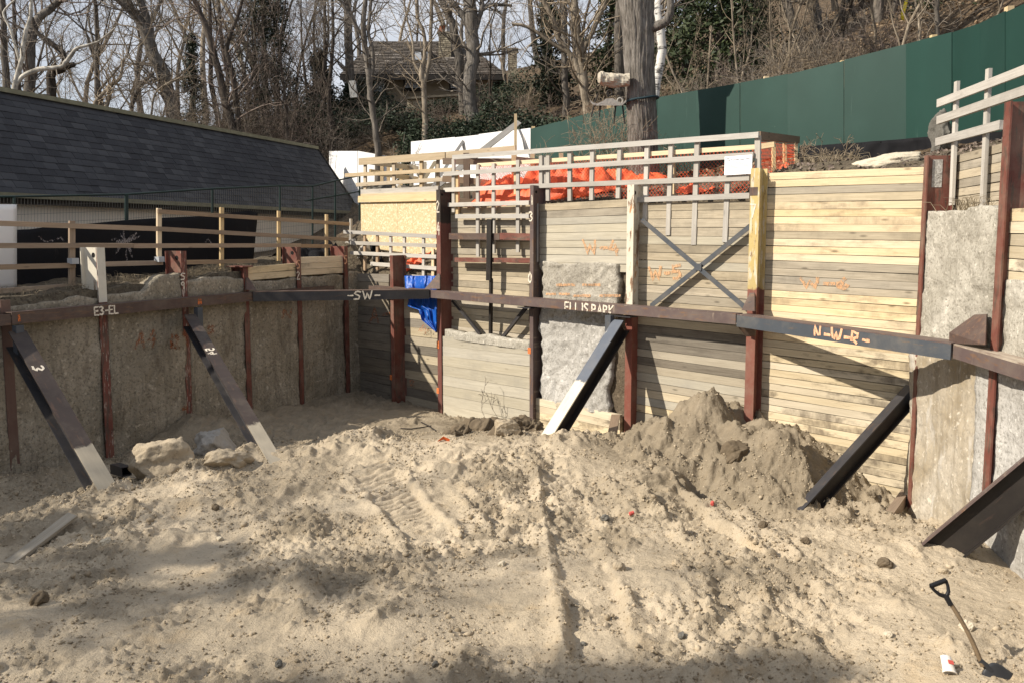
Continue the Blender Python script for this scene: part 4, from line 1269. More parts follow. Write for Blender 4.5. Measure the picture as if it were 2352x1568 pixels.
dv2 = (sw1 - sw0).normalized(); n2 = Vector((dv2.y, -dv2.x, 0)); n2 = n2 if n2.y < 0 else -n2
WSW = waler('dark corner brace with white letters across the left corner', sw0, sw1, n2, MT['steel_dark'], .185, .24)


def beam_text(par, txt, p0, p1, nrm, f0, f1, lo, hi, mat, width=.03, wd=.19, **kw):
    """writing between fractions f0,f1 of the beam, heights lo..hi as fractions of its face"""
    p0, p1 = Vector(p0), Vector(p1)
    up = Vector((0, 0, 1))
    g = lambda f, h: p0 + (p1 - p0) * f + up * (wd * (h - .5))
    return paint(par, txt, g(f0, lo), g(f1, lo), g(f0, hi), nrm, mat, width, off=.006, **kw)


def frac_on(p0, p1, px):
    p0, p1 = Vector(p0), Vector(p1)
    d = ray(px, 700); n_ = Vector((d.y, -d.x)); a = p0.xy.dot(n_); b = p1.xy.dot(n_)
    return a / (a - b)


def ends_of(fr, a, b, off=0, z=WAL_Z):
    return fr.pt(a, off, z), fr.pt(b, off, z)


q0, q1_ = LF.pt(LF.hit(27, 719, 0)[0], 0, WAL_Z), LF.pt(LF.hit(583, 678, 0)[0], 0, WAL_Z)
beam_text(WL, 'E3-EL', q0, q1_, LF.n3, frac_on(q0, q1_, 216), frac_on(q0, q1_, 271), .1, .9, MT['paint_white'], .026, wd=.165)
for px in (38, 454, 459):
    f = frac_on(q0, q1_, px)
    beam_text(WL, 'I', q0, q1_, LF.n3, f, f + .006, .3, .7, MT['paint_orange'], .035)
beam_text(WSW, '-SW-', sw0, sw1, n2, frac_on(sw0, sw1, 798), frac_on(sw0, sw1, 871), .05, .95, MT['paint_white'], .028)
r0, r1 = WF.pt(a0, 0, WAL_Z), WF.pt(a1_, 0, WAL_Z)
beam_text(WW, 'ELLIS PARK', r0, r1, WF.n3, frac_on(r0, r1, 1298), frac_on(r0, r1, 1410), -.25, .9, MT['paint_white'], .028, clip=.25, wd=.145)
beam_text(WNW, 'N-W-R-', nw0, nw1, nn, frac_on(nw0, nw1, 1874), frac_on(nw0, nw1, 1998), -.02, .98, MT['paint_pink'], .036, clip=.04, wd=.17)
beam_text(WNW, 'C1', nw0 + Vector((0, 0, .112)) - nn * .10, nw1 + Vector((0, 0, .112)) - nn * .10, nn, frac_on(nw0, nw1, 1952), frac_on(nw0, nw1, 1978), .4, .9, MT['paint_white'], .02) if 'C' in STROKE else None

# sand and dust lying on top of the two right-hand beams
def dust_strip(par, p0, p1, nrm, depth, z, mat):
    p0, p1 = Vector(p0), Vector(p1); nrm = Vector(nrm)
    c = (p0 + p1) / 2 - nrm * depth / 2; c.z = z
    return obox('top_plate', c, p1 - p0, Vector((0, 0, 1)), ((p1 - p0).length, depth, .014), mat, par)


k = NB('dusty_steel_top'); c = k.mix(k.ramp(k.noise(2.5, 6, .7, sc=(1, 3, 3)), (.35, 0.0), (.6, 1.0)), (.16, .105, .08), (.40, .34, .27)); MT['dusty'] = k.done(c, .85)
dust_strip(WN, NF.pt(NF.hit(2186, 801, 0)[0] + .02, -.003, 0), NF.pt(3.6, -.003, 0), NF.n3, .24, WAL_Z + .068, MT['dusty'])
dust_strip(WNW, nw0, nw1, nn, .24, WAL_Z + .078, MT['steel_waler'])
dust_strip(WW, WF.pt(a0, -.003, 0), WF.pt(a1_, -.003, 0), WF.n3, .19, WAL_Z + .0795, MT['steel_waler'])
dust_strip(WSW, sw0, sw1, n2, .24, WAL_Z + .0995, MT['steel_rust'])
dust_strip(WL, LF.pt(LF.hit(27, 719, 0)[0], -.003, 0), LF.pt(LF.hit(583, 678, 0)[0], -.003, 0), LF.n3, .19, WAL_Z + .0895, MT['steel_rust'])

# gusset plates
def gusset(par, pts_, nrm, mat):
    return prism('gusset_plate', pts_, nrm, .02, mat, par)


def gus_v(par, fr, px, ybase, ytop, run, mat, off=-.02, flip=1):
    """upright triangular plate, perpendicular to the wall, standing on the waler against a pile"""
    a, z0 = fr.hit(px, ybase, 0); z1 = fr.hit(px, ytop, OFF_PF)[1]
    z0 = WAL_Z + .1
    P = [fr.pt(a, off, z0), fr.pt(a, OFF_PF + .005, z1), fr.pt(a, OFF_PF + .005, z0)]
    return gusset(par, P, fr.u3, mat)


g_ = [WF.at(1703, 713, .0), WF.at(1722, 673, -.19), WF.at(1733, 673, -.19), WF.at(1733, 715, -.05)]
prism('gusset_plate', g_, WF.n3, .03, MT['steel_rust'], WNW)
g_ = [WF.at(975, 664, .02), WF.at(1006, 629, -.19), WF.at(1010, 629, -.19), WF.at(1010, 664, -.1)]
prism('gusset_plate', g_, WF.n3, .03, MT['steel_rust'], WSW)
g_ = [LF.at(566, 666, -.05), LF.at(566, 638, -.19), LF.at(571, 638, -.19), LF.at(590, 668, .02)]
prism('gusset_plate', g_, LF.n3, .03, MT['steel_rust'], WSW)
NG = NF.hit(2262, 760, -.03)[0]
g_ = [NF.at(2180, 788, -.02), NF.at(2180, 764, -.02), NF.at(2238, 723, -.2), NF.at(2266, 722, -.2), NF.at(2263, 792, -.05)]
prism('gusset_plate', g_, NF.n3 * .75 + Vector((0, -.65, 0)), .03, MT['steel_rust'], WN)
for px in (1207, 1432):
    a, z = WF.hit(px, 706, -.1)
    P = [WF.pt(a - .12, 0.0, WAL_Z - .099), WF.pt(a + .22, 0.0, WAL_Z - .099), WF.pt(a + .22, -.2, WAL_Z - .099), WF.pt(a + .08, -.2, WAL_Z - .099)]
    prism('gusset_plate', P, Vector((0, 0, 1)), .02, MT['steel_dark'], WW)
a, z = WF.hit(1725, 745, -.1)
prism('gusset_plate', [WF.at(1690, 745, -.03), WF.at(1712, 772, -.19), WF.at(1734, 772, -.19), WF.at(1734, 742, -.05)], WF.n3, .03, MT['steel_rust'], WNW)

# raking struts
def strut(label, top, foot, width, depth, mat, mat_web, over=.35, up=None, group='raking steel struts of the pit'):
    top, foot = Vector(top), Vector(foot)
    d = (foot - top).normalized()
    foot2 = foot + d * over
    t = thing('raking_strut', label, 'steel strut', foot, group)
    side = d.cross(Vector((0, 0, 1))).normalized(); nr = side.cross(d).normalized()
    if nr.z < 0: nr = -nr
    ibeam(t, top, foot2, nr, depth, width, mat, mat_web, tf=.02, tw=.016)
    return t, d, nr, side


S1f = on_sand(250, 1123); S1t = LF.at(40, 760, .02)
S1 = strut('large brown strut with whitened foot leaning on the left wall', S1t, S1f, .24, .30, MT['steel_whitefoot'], MT['steel_dark'])
S2f = on_sand(622, 1046); S2t = LF.at(436, 722, .02)
S2 = strut('brown strut with whitened foot under the left waler near the corner', S2t, S2f, .20, .26, MT['steel_whitefoot'], MT['steel_dark'])
S3f = on_sand(1256, 1006); S3t = WF.at(1420, 735, .0)
S3 = strut('blue grey strut with white painted foot under the far waler', S3t, S3f, .21, .27, MT['steel_whitefoot_blue'], MT['steel_black'])
S4f = on_sand(1832, 1164); S4t = WF.at(2090, 884, OFF_LAG + .14)
S4 = strut('dark steel strut rising from the sand heap to the right corner', S4t, S4f, .13, .23, MT['steel_dark'], MT['steel_black'])
S5f = on_sand(2120, 1243); S5t = Vector((4.9, 7.75, 1.19)); dd = (S5t - S5f)
S5t = S5f + dd * 1.35
S5 = strut('thick rusty strut at the lower right running out of the view', S5t, S5f, .20, .34, MT['steel_waler'], MT['steel_black'])  # web and back flange near-black, painting in the web's shade
# vertical stubs below the walers
for St, fr, px, y0_, y1_, m_ in ((S1, LF, 38, 728, 822, 'steel_blue'), (S2, LF, 453, 698, 752, 'steel_blue'), (S3, WF, 1402, 717, 768, 'steel_blue')):
    a, zt = fr.hit(px, y0_, .0); _, zb = fr.hit(px, y1_, .0)
    obox('packing_stub', fr.pt(a, .02, (WAL_Z - .1 + zb) / 2), Vector((0, 0, 1)), fr.n3, (WAL_Z - .1 - zb, .12, .10), MT[m_], St[0])
for St, px, y, txt in ((S1, 46, 830, '3'), (S2, 473, 795, '54')):
    T_ = S1t if St is S1 else S2t; Fo = S1f if St is S1 else S2f
    f = .25 if St is S1 else .30
    p = T_ + (Fo - T_) * f; d, nr, sd = St[1], St[2], St[3]
    sdr = sd if sd.x > 0 else -sd
    paint(St[0], txt, p + d * .0 + sdr * .06, p + d * (.12 * len(txt)) + sdr * .06, p - sdr * .07, nr, MT['paint_white'], .028)

# short timber braces at the wall foot
b1 = on_sand(1402, 1008)
tb = tag(bar('timber_prop', b1 - Vector((0, 0, .1)), WF.at(1414, 955, OFF_PF + .06), .14, .07, Vector((0, 0, 1)), MT['timber_dark'], None), 'short dark timber prop leaning on the foot of the white topped pile', 'timber prop')
b2 = on_sand(2020, 1204)
tb2 = tag(bar('timber_prop', b2 - Vector((0, 0, .1)), WF.at(2079, 1138, OFF_LAG + .1), .10, .16, Vector((0, 0, 1)), MT['timber_dark'], None), 'brown plank leaning in the right corner of the pit under the dark strut', 'timber prop')

# crossed bars on bay D
xb = thing('cross_brace', 'blue grey steel bars crossed in front of the grey planks', 'steel brace', WF.at(1600, 612, OFF_PF - .05))
for k_, (p, q) in enumerate((((1474, 505), (1712, 707)), ((1495, 703), (1724, 519)))):
    o_ = -.12 if k_ else -.10
    bar('bar', WF.at(*p, OFF_PF + o_), WF.at(*q, OFF_PF + o_), .012, .075, Vector((0, 0, 1)), MT['steel_blue'], xb, 0)
    bar('bar_leg', WF.at(*p, OFF_PF + o_ - .04), WF.at(*q, OFF_PF + o_ - .04), .07, .010, Vector((0, 0, 1)), MT['steel_blue'], xb, 0)
c = WF.at(1603, 614, OFF_PF - .085)
obox('centre_plate', c, WF.u3, WF.n3, (.13, .11, .014), MT['steel_blue'], xb)

# rusty frame on bay B
sf = thing('support_steelwork', 'rusty steel beams and post in front of the grey planks left of the dark pile', 'steel frame', WF.at(1122, 600, OFF_LAG + .1))
of = OFF_LAG + .13
ibeam(sf, WF.at(1031, 543, of), WF.at(1147, 544, of), WF.n3, .09, .13, MT['steel_rust'])
ibeam(sf, WF.at(1147.5, 543, of), WF.at(1221, 545, of), WF.n3, .09, .13, MT['steel_red'])
ibeam(sf, WF.at(1044, 597, of), WF.at(1221, 599, of), WF.n3, .09, .09, MT['steel_red'])
ibeam(sf, WF.at(1123, 504, of + .06), WF.at(1121, 645, of + .06), WF.n3, .05, .13, MT['steel_black'])
bar('post', WF.at(1128, 640, of), WF.at(1127, 775, of - .05), .06, .06, WF.n3, MT['steel_black'], sf)
bar('diagonal', WF.at(1040, 690, of - .02), WF.at(1104, 768, of - .02), .06, .06, WF.n3, MT['steel_dark'], sf)
bar('diagonal', WF.at(1212, 702, of - .02), WF.at(1152, 778, of - .02), .06, .06, WF.n3, MT['steel_dark'], sf)

# ------------------------------------------------------------------ guard railings
def railing(name, label, fr, rails, posts, cat='guard rail', rail_h=.085, seed=1):
    """rails: (x0,y0,x1,y1,off,mat[,h]); posts: (x,ytop,ybot,off,mat[,w]) in photo points on the frame's line"""
    r_ = random.Random(seed)
    x0, y0, x1, y1, of = rails[0][:5]
    t = thing(name, label, cat, fr.at((x0 + x1) / 2, (y0 + y1) / 2, of))
    for rl in rails:
        x0, y0, x1, y1, of, m = rl[:6]; h = rl[6] if len(rl) > 6 else rail_h
        o = r_.uniform(-.003, .003)
        bar('rail', fr.at(x0, y0, of + o), fr.at(x1, y1, of + o), .036, h, Vector((0, 0, 1)), MT[m], t, .003)
    for po in posts:
        x, ya, yb, of, m = po[:5]; w = po[5] if len(po) > 5 else .085
        a, zt = fr.hit(x, ya, of); xb = po[6] if len(po) > 6 else x
        ab, zb = fr.hit(xb, yb, of)
        p0, p1 = fr.pt(ab, of, zb), fr.pt(a, of, zt)
        obox('post', (p0 + p1) / 2, p1 - p0, fr.n3, ((p1 - p0).length, w, .04), MT[m], t, .003)
    return t


LR = OFF_CL - .75
railing('guard_railing', 'brown timber guard railing along the top of the left wall', LF,
        [(362, 486, 802, 515, LR, 'rail_brown'), (-160, 508, 362, 526, LR, 'rail_brown'), (362, 526, 800, 551, LR, 'rail_brown'), (-160, 565, 305, 564.5, LR, 'rail_brown'), (306, 565, 690, 564, LR, 'rail_brown'),
         (-160, 618, 173, 610, LR, 'rail_brown'), (236, 607, 373, 604, LR, 'rail_brown'), (427, 603, 590, 600, LR, 'rail_brown'), (690, 565, 762, 566, LR, 'rail_brown'),
         (-160, 680, 174, 657, LR, 'rail_brown')],
        [(165, 508, 655, LR - .04, 'rail_brown', .11), (365, 479, 604, LR - .04, 'rail_fresh', .095), (509, 477, 622, LR - .04, 'rail_fresh', .095), (640, 485, 600, LR - .04, 'rail_fresh', .09),
         (750, 493, 592, LR - .04, 'rail_fresh', .085), (806, 503, 556, LR - .04, 'rail_grey', .08)], seed=2)
for px, y in ((168, 600), (366, 596)):
    tag(obox('post_bracket', LF.at(px, y, LR + .02), LF.u3, Vector((0, 0, 1)), (.13, .13, .10), MT['metal_pot']), 'small galvanised bracket clamping a railing post ' + ('behind the white pile head' if px < 200 else 'beside the red pile plate'), 'bracket')

AR = OFF_LAG - .16
railing('guard_railing', 'weathered lower railing in front of the strand board sheet', WF,
        [(790, 533, 1003, 544, AR, 'rail_grey'), (806, 558, 1003, 565, AR, 'rail_grey'), (806, 581, 1003, 590, AR, 'rail_grey'), (852, 606, 1003, 617, AR, 'rail_grey'), (929, 633, 990, 640, AR, 'rail_grey')],
        [(838, 536, 622, AR - .04, 'rail_brown'), (867, 540, 620, AR - .04, 'rail_brown'), (898, 540, 600, AR - .04, 'rail_grey'), (929, 541, 636, AR - .04, 'rail_grey'), (973, 540, 638, AR - .04, 'rail_grey'), (995, 573, 640, AR - .04, 'rail_fresh')], seed=3)

WR = OFF_LAG + .05
WB = WR - .05
# front railing of the tree enclosure
railing('guard_railing', 'long grey timber guard railing above the far wall in front of the big tree', WF,
        [(1040, 362, 1743, 310, WR, 'rail_grey'), (1098, 380, 1738, 338, WR - .10, 'rail_fresh', .075), (1020, 400, 1731, 357, WR, 'rail_grey'), (1020, 437, 1176, 430, WR, 'rail_grey'), (1176, 430, 1722, 409, WR, 'rail_grey'),
         (1030, 471, 1216, 466, WR, 'rail_grey'), (1047, 497, 1216, 497, WR, 'rail_grey'), (1454, 460, 1722, 450, WR, 'rail_grey')],
        [(1042, 366, 488, WB, 'rail_grey'), (1051, 392, 493, WB - .03, 'rail_fresh'), (1098, 378, 590, WB, 'rail_grey'), (1134, 376, 582, WB, 'rail_grey'), (1190, 368, 580, WB, 'rail_grey'), (1243, 358, 432, WB, 'rail_grey'),
         (1251, 358, 432, WB - .04, 'rail_grey'), (1259, 358, 462, WB, 'rail_grey'), (1309, 350, 462, WB, 'rail_grey'), (1361, 342, 460, WB, 'rail_grey', .085, 1359), (1424, 337, 456, WB, 'rail_grey', .085, 1420), (1487, 331, 506, WB, 'rail_grey', .085, 1482),
         (1542, 327, 541, WB, 'rail_grey', .085, 1535), (1602, 322, 563, WB, 'rail_grey', .085, 1594), (1672, 411, 557, WB, 'rail_grey', .085, 1666), (1741, 313, 402, WB, 'rail_grey')], seed=4)
# lumber enclosure left part, above the strand board
OSA, OSB = atY(828, 454, 21.3), atY(1004, 450, 19.3)
du = (OSB - OSA); du.z = 0; du.normalize()
OF_ = Frame((OSA.x, OSA.y), (du.x, du.y), (du.y, -du.x))
t = thing('strand_board_wall', 'yellow strand board sheets below a pale timber header, left of the black topped pile', 'board wall', OSA)
ob0 = OF_.hit(828, 454)[0]; ob1 = OF_.hit(1006, 454)[0]
zt_ = OF_.hit(915, 463)[1]; zb_ = OF_.hit(915, 680)[1]
Lb = (ob1 - ob0) / 2
for i in range(2):
    obox('board_sheet', OF_.pt(ob0 + Lb * (i + .5), -.01, (zt_ + zb_) / 2), OF_.u3, OF_.n3, (Lb - .006, zt_ - zb_, .02), MT['osb'], t, .001)
bar('header', OF_.at(824, 458, .03), OF_.at(1006, 454, .03), .05, .16, Vector((0, 0, 1)), MT['rail_fresh'], t)
bar('header', OF_.at(830, 450, -.1), OF_.at(1008, 444, -.1), .05, .08, Vector((0, 0, 1)), MT['rail_fresh'], t)
bar('top_board', OF_.at(830, 443, -.14), OF_.at(1008, 436, -.14), .05, .16, Vector((0, 0, 1)), MT['rail_grey'], t)
railing('guard_railing', 'pale new timber railing above the strand board sheets', OF_,
        [(825, 372, 1023, 358, -.1, 'rail_tan', .17), (1023, 358, 1185, 344, -.12, 'rail_tan', .17), (793, 403, 1038, 390, -.1, 'rail_tan', .09), (819, 425, 1042, 411, -.1, 'rail_tan', .09),
         (826, 367, 1130, 346, -.25, 'rail_grey', .03)],
        [(839, 374, 455, -.15, 'rail_tan', .11), (905, 366, 452, -.15, 'rail_tan', .11), (968, 362, 449, -.15, 'rail_tan', .11), (1006, 360, 446, -.2, 'rail_tan', .09), (1073, 356, 470, -.2, 'rail_brown', .15)], seed=5)
# side rail running back, and framing braces behind
fr_ = thing('timber_framing', 'timber side railing and framing running back to the white hoarding', 'timber frame', atY(930, 420, 23))
for a_, b_ in (((850, 372, 21.8), (960, 388, 26)), ((850, 395, 21.8), (960, 412, 26))):
    bar('rail', atY(*a_), atY(*b_), .05, .14, Vector((0, 0, 1)), MT['rail_fresh'], fr_)
for x in (877, 892, 921):
    bar('post', atY(x, 378, 23.5 + (x - 877) * .04), atY(x, 440, 23.5 + (x - 877) * .04), .09, .05, Vector((0, 1, 0)), MT['rail_fresh'], fr_)
for a_, b_, w in (((945, 378, 25.0), (945, 446, 25.0), .12), ((975, 372, 25), (975, 446, 25), .12), ((1003, 370, 25), (1003, 446, 25), .1), ((950, 380, 24.9), (985, 440, 24.9), .1), ((1000, 372, 24.9), (958, 440, 24.9), .1)):
    bar('brace', atY(*a_), atY(*b_), w, .05, Vector((0, 1, 0)), MT['plank_mid'], fr_)
br = thing('raking_prop', 'pair of grey timber props leaning on the white hoarding', 'timber prop', atY(1030, 360, 22))
for a_, b_ in (((1063, 326, 24.5), (985, 443, 22)), ((1064, 328, 24.5), (1078, 420, 24.0))):
    bar('prop', atY(*a_), atY(*b_), .09, .09, Vector((0, 1, .2)), MT['rail_grey'], br)
br2 = thing('raking_prop', 'long grey plank propped diagonally against the white hoarding beside a thin stake', 'timber prop', atY(1150, 320, 23))
bar('prop', atY(1192, 281, 24.6), atY(1000, 430, 20.8), .16, .05, Vector((0, -1, .3)), MT['rail_grey'], br2)
bar('stake', atY(1184, 262, 22), atY(1184, 440, 22), .07, .05, Vector((0, 1, 0)), MT['rail_fresh'], br2)
bar('prop', atY(1198, 300, 24.4), atY(1208, 352, 24.0), .07, .05, Vector((0, -1, 0)), MT['rail_grey'], br2)
for x in (1044, 1074):
    pass
bm = thing('framing_timber', 'dark red brown posts and cross timbers behind the railing left of the orange netting', 'timber frame', atY(1070, 420, 18.5))
bar('post', atY(1071, 352, 18.6), atY(1071, 472, 18.6), .13, .10, Vector((0, 1, 0)), MT['timber_dark'], bm)
bar('crosspiece', atY(1018, 411, 18.9), atY(1098, 418, 18.6), .10, .14, Vector((0, 0, 1)), MT['timber_dark'], bm)
bar('crosspiece', atY(1018, 371, 18.9), atY(1180, 372, 18.6), .10, .14, Vector((0, 0, 1)), MT['timber_dark'], bm)
bar('crosspiece', atY(1045, 462, 18.5), atY(1110, 470, 18.4), .08, .16, Vector((0, 0, 1)), MT['timber_dark'], bm)
bar('short_post', atY(1089, 442, 18.3), atY(1090, 468, 18.3), .08, .06, Vector((0, 1, 0)), MT['timber_dark'], bm)

# orange netting along the tree enclosure
def netting(par, P00, P10, P01, P11, mat, step=.07, r=.0030, seed=0, sag=.02):
    """diamond mesh over a quad: P00-P10 along the bottom, P01-P11 along the top"""
    P00, P10, P01, P11 = map(Vector, (P00, P10, P01, P11))
    L = (P10 - P00).length; H = (P01 - P00).length
    nrm = (P10 - P00).cross(P01 - P00).normalized()
    f = lambda u, v: (P00 * (1 - u) + P10 * u) * (1 - v) + (P01 * (1 - u) + P11 * u) * v + nrm * (sag * math.sin(u * L * 2.3 + seed) * math.sin(v * 3.1))
    paths = []
    nd = int((L + H) / step)
    for i in range(nd):
        s = -H + i * step
        for sg in (0, 1):
            u0, u1 = s, s + H
            v0, v1 = 0.0, 1.0
            if u0 < 0: v0 = -u0 / H; u0 = 0
            if u1 > L: v1 = 1 - (u1 - L) / H; u1 = L
            if v1 - v0 < .02: continue
            n_ = 4
            pl = []
            for k in range(n_ + 1):
                t_ = k / n_; u = (u0 + (u1 - u0) * t_) / L; v = v0 + (v1 - v0) * t_
                pl.append(f(u if sg == 0 else 1 - u, v))
            paths.append((pl, [r] * len(pl), 3))
    o = tube_obj('net', paths, mat, par, False)
    return tag(o, kind='stuff')


NB_ = OFF_LAG - .32
nt = thing('safety_netting', 'orange diamond mesh netting on posts behind the grey railing', 'netting fence', WF.at(1400, 420, NB_))
NX = [(1105, 385, 476), (1185, 378, 470), (1310, 370, 466), (1420, 360, 462), (1545, 352, 462), (1742, 338, 458)]
for i in range(len(NX) - 1):
    (xa, ta, ba), (xb_, tb_, bb) = NX[i], NX[i + 1]
    netting(nt, WF.at(xa, ba, NB_), WF.at(xb_, bb, NB_), WF.at(xa, ta, NB_), WF.at(xb_, tb_, NB_), MT['orange_net'], seed=i)
    if i:
        bar('post', WF.at(xa, ta - 6, NB_ + .04), WF.at(xa, ba, NB_ + .04), .08, .04, WF.n3, MT['rail_fresh'], nt)
# second side returning to the green hoarding on the right
e0, e1 = WF.at(1743, 400, NB_), atY(1834, 392, 16.2)
e0t, e1t = WF.at(1743, 312, NB_), atY(1834, 322, 16.2)
nt2 = thing('safety_netting', 'orange netting side panel with grey top board right of the white sign', 'netting fence', (e0 + e1) / 2)
netting(nt2, e0, e1, e0t, e1t, MT['orange_net'], step=.11, seed=9)
bar('top_board', e0t + Vector((0, 0, .0)), e1t + Vector((0, 0, .0)), .05, .13, Vector((0, 0, 1)), MT['timber_dark'], nt2)
bar('stub_rail', WF.at(1745, 337, NB_), WF.at(1745, 337, NB_) + (WF.at(1780, 332, NB_) - WF.at(1745, 337, NB_)), .04, .08, Vector((0, 0, 1)), MT['rail_fresh'], nt2)
for f in (.32, .6, .92):
    bar('post', e0.lerp(e1, f) + Vector((0, 0, .02)), e0t.lerp(e1t, f) - Vector((0, 0, .08)), .06, .05, Vector((1, 0, 0)), MT['rail_fresh'], nt2)
# back and left netting of the enclosure
bk = thing('safety_netting', 'orange netting panel at the back left of the tree enclosure', 'netting fence', atY(1200, 420, 19))
netting(bk, atY(1098, 472, 17.6), atY(1290, 446, 19.5), atY(1098, 382, 17.6), atY(1290, 372, 19.5), MT['orange_net'], step=.046, seed=4)
bar('top_rail', atY(1180, 366, 18.4), atY(1292, 378, 19.5), .05, .12, Vector((0, 0, 1)), MT['plank_mid'], bk)
for x, Y in ((1180, 18.4), (1223, 18.9), (1289, 19.5)):
    bar('post', atY(x, 352, Y), atY(x, 455, Y), .10, .06, Vector((0, 1, 0)), MT['rail_fresh'], bk)


def cloth(name, f, nu, nv, th, mat, label, cat, parent=None):
    """f(u,v) -> Vector; closed sheet of thickness th"""
    P = [[f(i / (nu - 1), j / (nv - 1)) for i in range(nu)] for j in range(nv)]
    V = []; Nn = []
    for j in range(nv):
        for i in range(nu):
            du_ = P[j][min(i + 1, nu - 1)] - P[j][max(i - 1, 0)]; dv_ = P[min(j + 1, nv - 1)][i] - P[max(j - 1, 0)][i]
            n_ = du_.cross(dv_); n_ = n_.normalized() if n_.length > 1e-9 else Vector((0, 0, 1))
            V.append(P[j][i]); Nn.append(n_)
    k2 = len(V); V = V + [v - n_ * th for v, n_ in zip(V, Nn)]
    Fq = []
    for j in range(nv - 1):
        for i in range(nu - 1):
            a = j * nu + i; Fq += [(a, a + 1, a + nu + 1, a + nu), (a + k2 + nu, a + k2 + nu + 1, a + k2 + 1, a + k2)]
    for i in range(nu - 1):
        a = i; Fq.append((a + 1, a, a + k2, a + 1 + k2)); a = (nv - 1) * nu + i; Fq.append((a, a + 1, a + 1 + k2, a + k2))
    for j in range(nv - 1):
        a = j * nu; Fq.append((a, a + nu, a + nu + k2, a + k2)); a = j * nu + nu - 1; Fq.append((a + nu, a, a + k2, a + nu + k2))
    c = sum(V[:k2], Vector()) / k2
    return tag(mesh_obj(name, [v - c for v in V], Fq, mat, parent, Matrix.Translation(c), True), label, cat)


def terr_pt(x, y, up=0.0): return Vector((x, y, gz(x, y) + up))


rc = random.Random(9)


def heap_cloth(name, cx_, cy_, L, Wd, ang, h, label, seed):
    ca, sa = math.cos(ang), math.sin(ang)
    def f(u, v):
        a = (u - .5) * L; b = (v - .5) * Wd
        x = cx_ + ca * a - sa * b; y = cy_ + sa * a + ca * b
        e = (1 - abs(2 * u - 1) ** 3) * (1 - abs(2 * v - 1) ** 3)
        k_ = float(fbm(np.array([a * 2.2 + seed]), np.array([b * 2.2]), 4)[0])
        k2_ = float(fbm(np.array([a * 7 + seed]), np.array([b * 4]), 4)[0])
        return Vector((x, y, gz(x, y) + .02 + e * (h * (.7 + .75 * k_) + .17 * k2_)))
    return cloth(name, f, 72, 36, .006, MT['orange_cloth'], label, 'plastic sheet')


q = atY(1190, 455, 17.0); heap_cloth('orange_sheet', q.x, q.y, 2.2, .9, -.7, .56, 'crumpled orange sheet heaped behind the railing left of the white pile', 1)
q = atY(1290, 440, 16.6); heap_cloth('orange_sheet', q.x, q.y, 2.5, 1.2, -.6, .62, 'big crumpled orange sheet lying on the bank near the white topped pile', 5)
q = atY(1390, 412, 18.2); heap_cloth('orange_sheet', q.x, q.y, 2.8, 1.0, -.3, .45, 'long crumpled orange sheet at the foot of the big tree', 8)
q = atY(1590, 438, 14.4); heap_cloth('orange_sheet', q.x, q.y, .7, .35, -.7, .05, 'small dull orange netting bundle on the mulch right of the big tree', 11)
q = atY(1790, 388, 14.3); heap_cloth('orange_sheet', q.x, q.y, .45, .35, -.4, .16, 'balled orange netting right of the yellow topped pile', 14)
q = WF.at(955, 622, OFF_LAG - .5); heap_cloth('orange_sheet', q.x, q.y, .6, .4, -.4, .22, 'small bunch of orange netting above the blue tarp', 17)
for k_, (a_, b_) in enumerate((((1100, 470, 17.2), (1245, 418, 17.6)), ((1110, 474, 17.0), (1300, 402, 18.2)), ((1290, 440, 16.9), (1345, 395, 17.8)))):
    pa, pb = atY(*a_), atY(*b_); 
    tag(bar('loose_timber', pa, pb, .08, .05, Vector((0, 0, 1)), MT['timber_dark']), ['long dark timber lying slanted behind the netting', 'slanted timber lying behind the netting, above the other long one', 'short slanted timber on the orange sheet right of the thin dark pile'][k_], 'loose timber')

# tree protection sign
S0 = WF.at(1664, 403, WR + .045); S1_ = WF.at(1727, 400, WR + .045); ST0 = WF.at(1667, 360, WR + .045)
sg = thing('notice_sign', 'white tree protection notice fixed to the railing beside the yellow pile', 'sign', (S0 + S1_) / 2)
sw_ = (S1_ - S0).length; shh = ST0.z - S0.z; ctr = (S0 + S1_) / 2 + Vector((0, 0, shh / 2))
obox('board', ctr, WF.u3, WF.n3, (sw_, shh, .012), MT['sign'], sg)


def text_mesh(name, body, size, c, ux, nrm, mat, parent, align='CENTER'):
    cu = bpy.data.curves.new(name, 'FONT'); cu.body = body; cu.size = size; cu.align_x = align; cu.extrude = .0008; cu.resolution_u = 2
    tmp = bpy.data.objects.new(name, cu); COL.objects.link(tmp)
    dg = bpy.context.evaluated_depsgraph_get(); me = bpy.data.meshes.new_from_object(tmp.evaluated_get(dg))
    bpy.data.objects.remove(tmp); me.name = name
    me.materials.clear(); me.materials.append(mat)
    up = Vector((0, 0, 1))
    return reg(bpy.data.objects.new(name, me), parent, axes(Vector(c), ux, up, nrm))


nf = WF.n3 * .0085
text_mesh('title_print', 'Tree Protection Zone (TPZ)', .034, ctr + nf + Vector((0, 0, shh * .26)), WF.u3, WF.n3, MT['print'], sg)
for i in range(5):
    w_ = sw_ * (.78 if i % 2 else .84)
    obox('text_line', ctr + nf + Vector((0, 0, shh * (.14 - .065 * i))), WF.u3, WF.n3, (w_, .004, .001), MT['print'], sg)
for i, w_ in enumerate((.22, .3)):
    obox('text_line', ctr + nf + Vector((0, 0, -shh * (.3 + .06 * i))), WF.u3, WF.n3, (sw_ * w_, .004, .001), MT['print'], sg)
obox('small_mark', ctr + nf + Vector((0, 0, shh * .40)) - WF.u3 * sw_ * .36, WF.u3, WF.n3, (.045, .010, .001), MT['print'], sg)

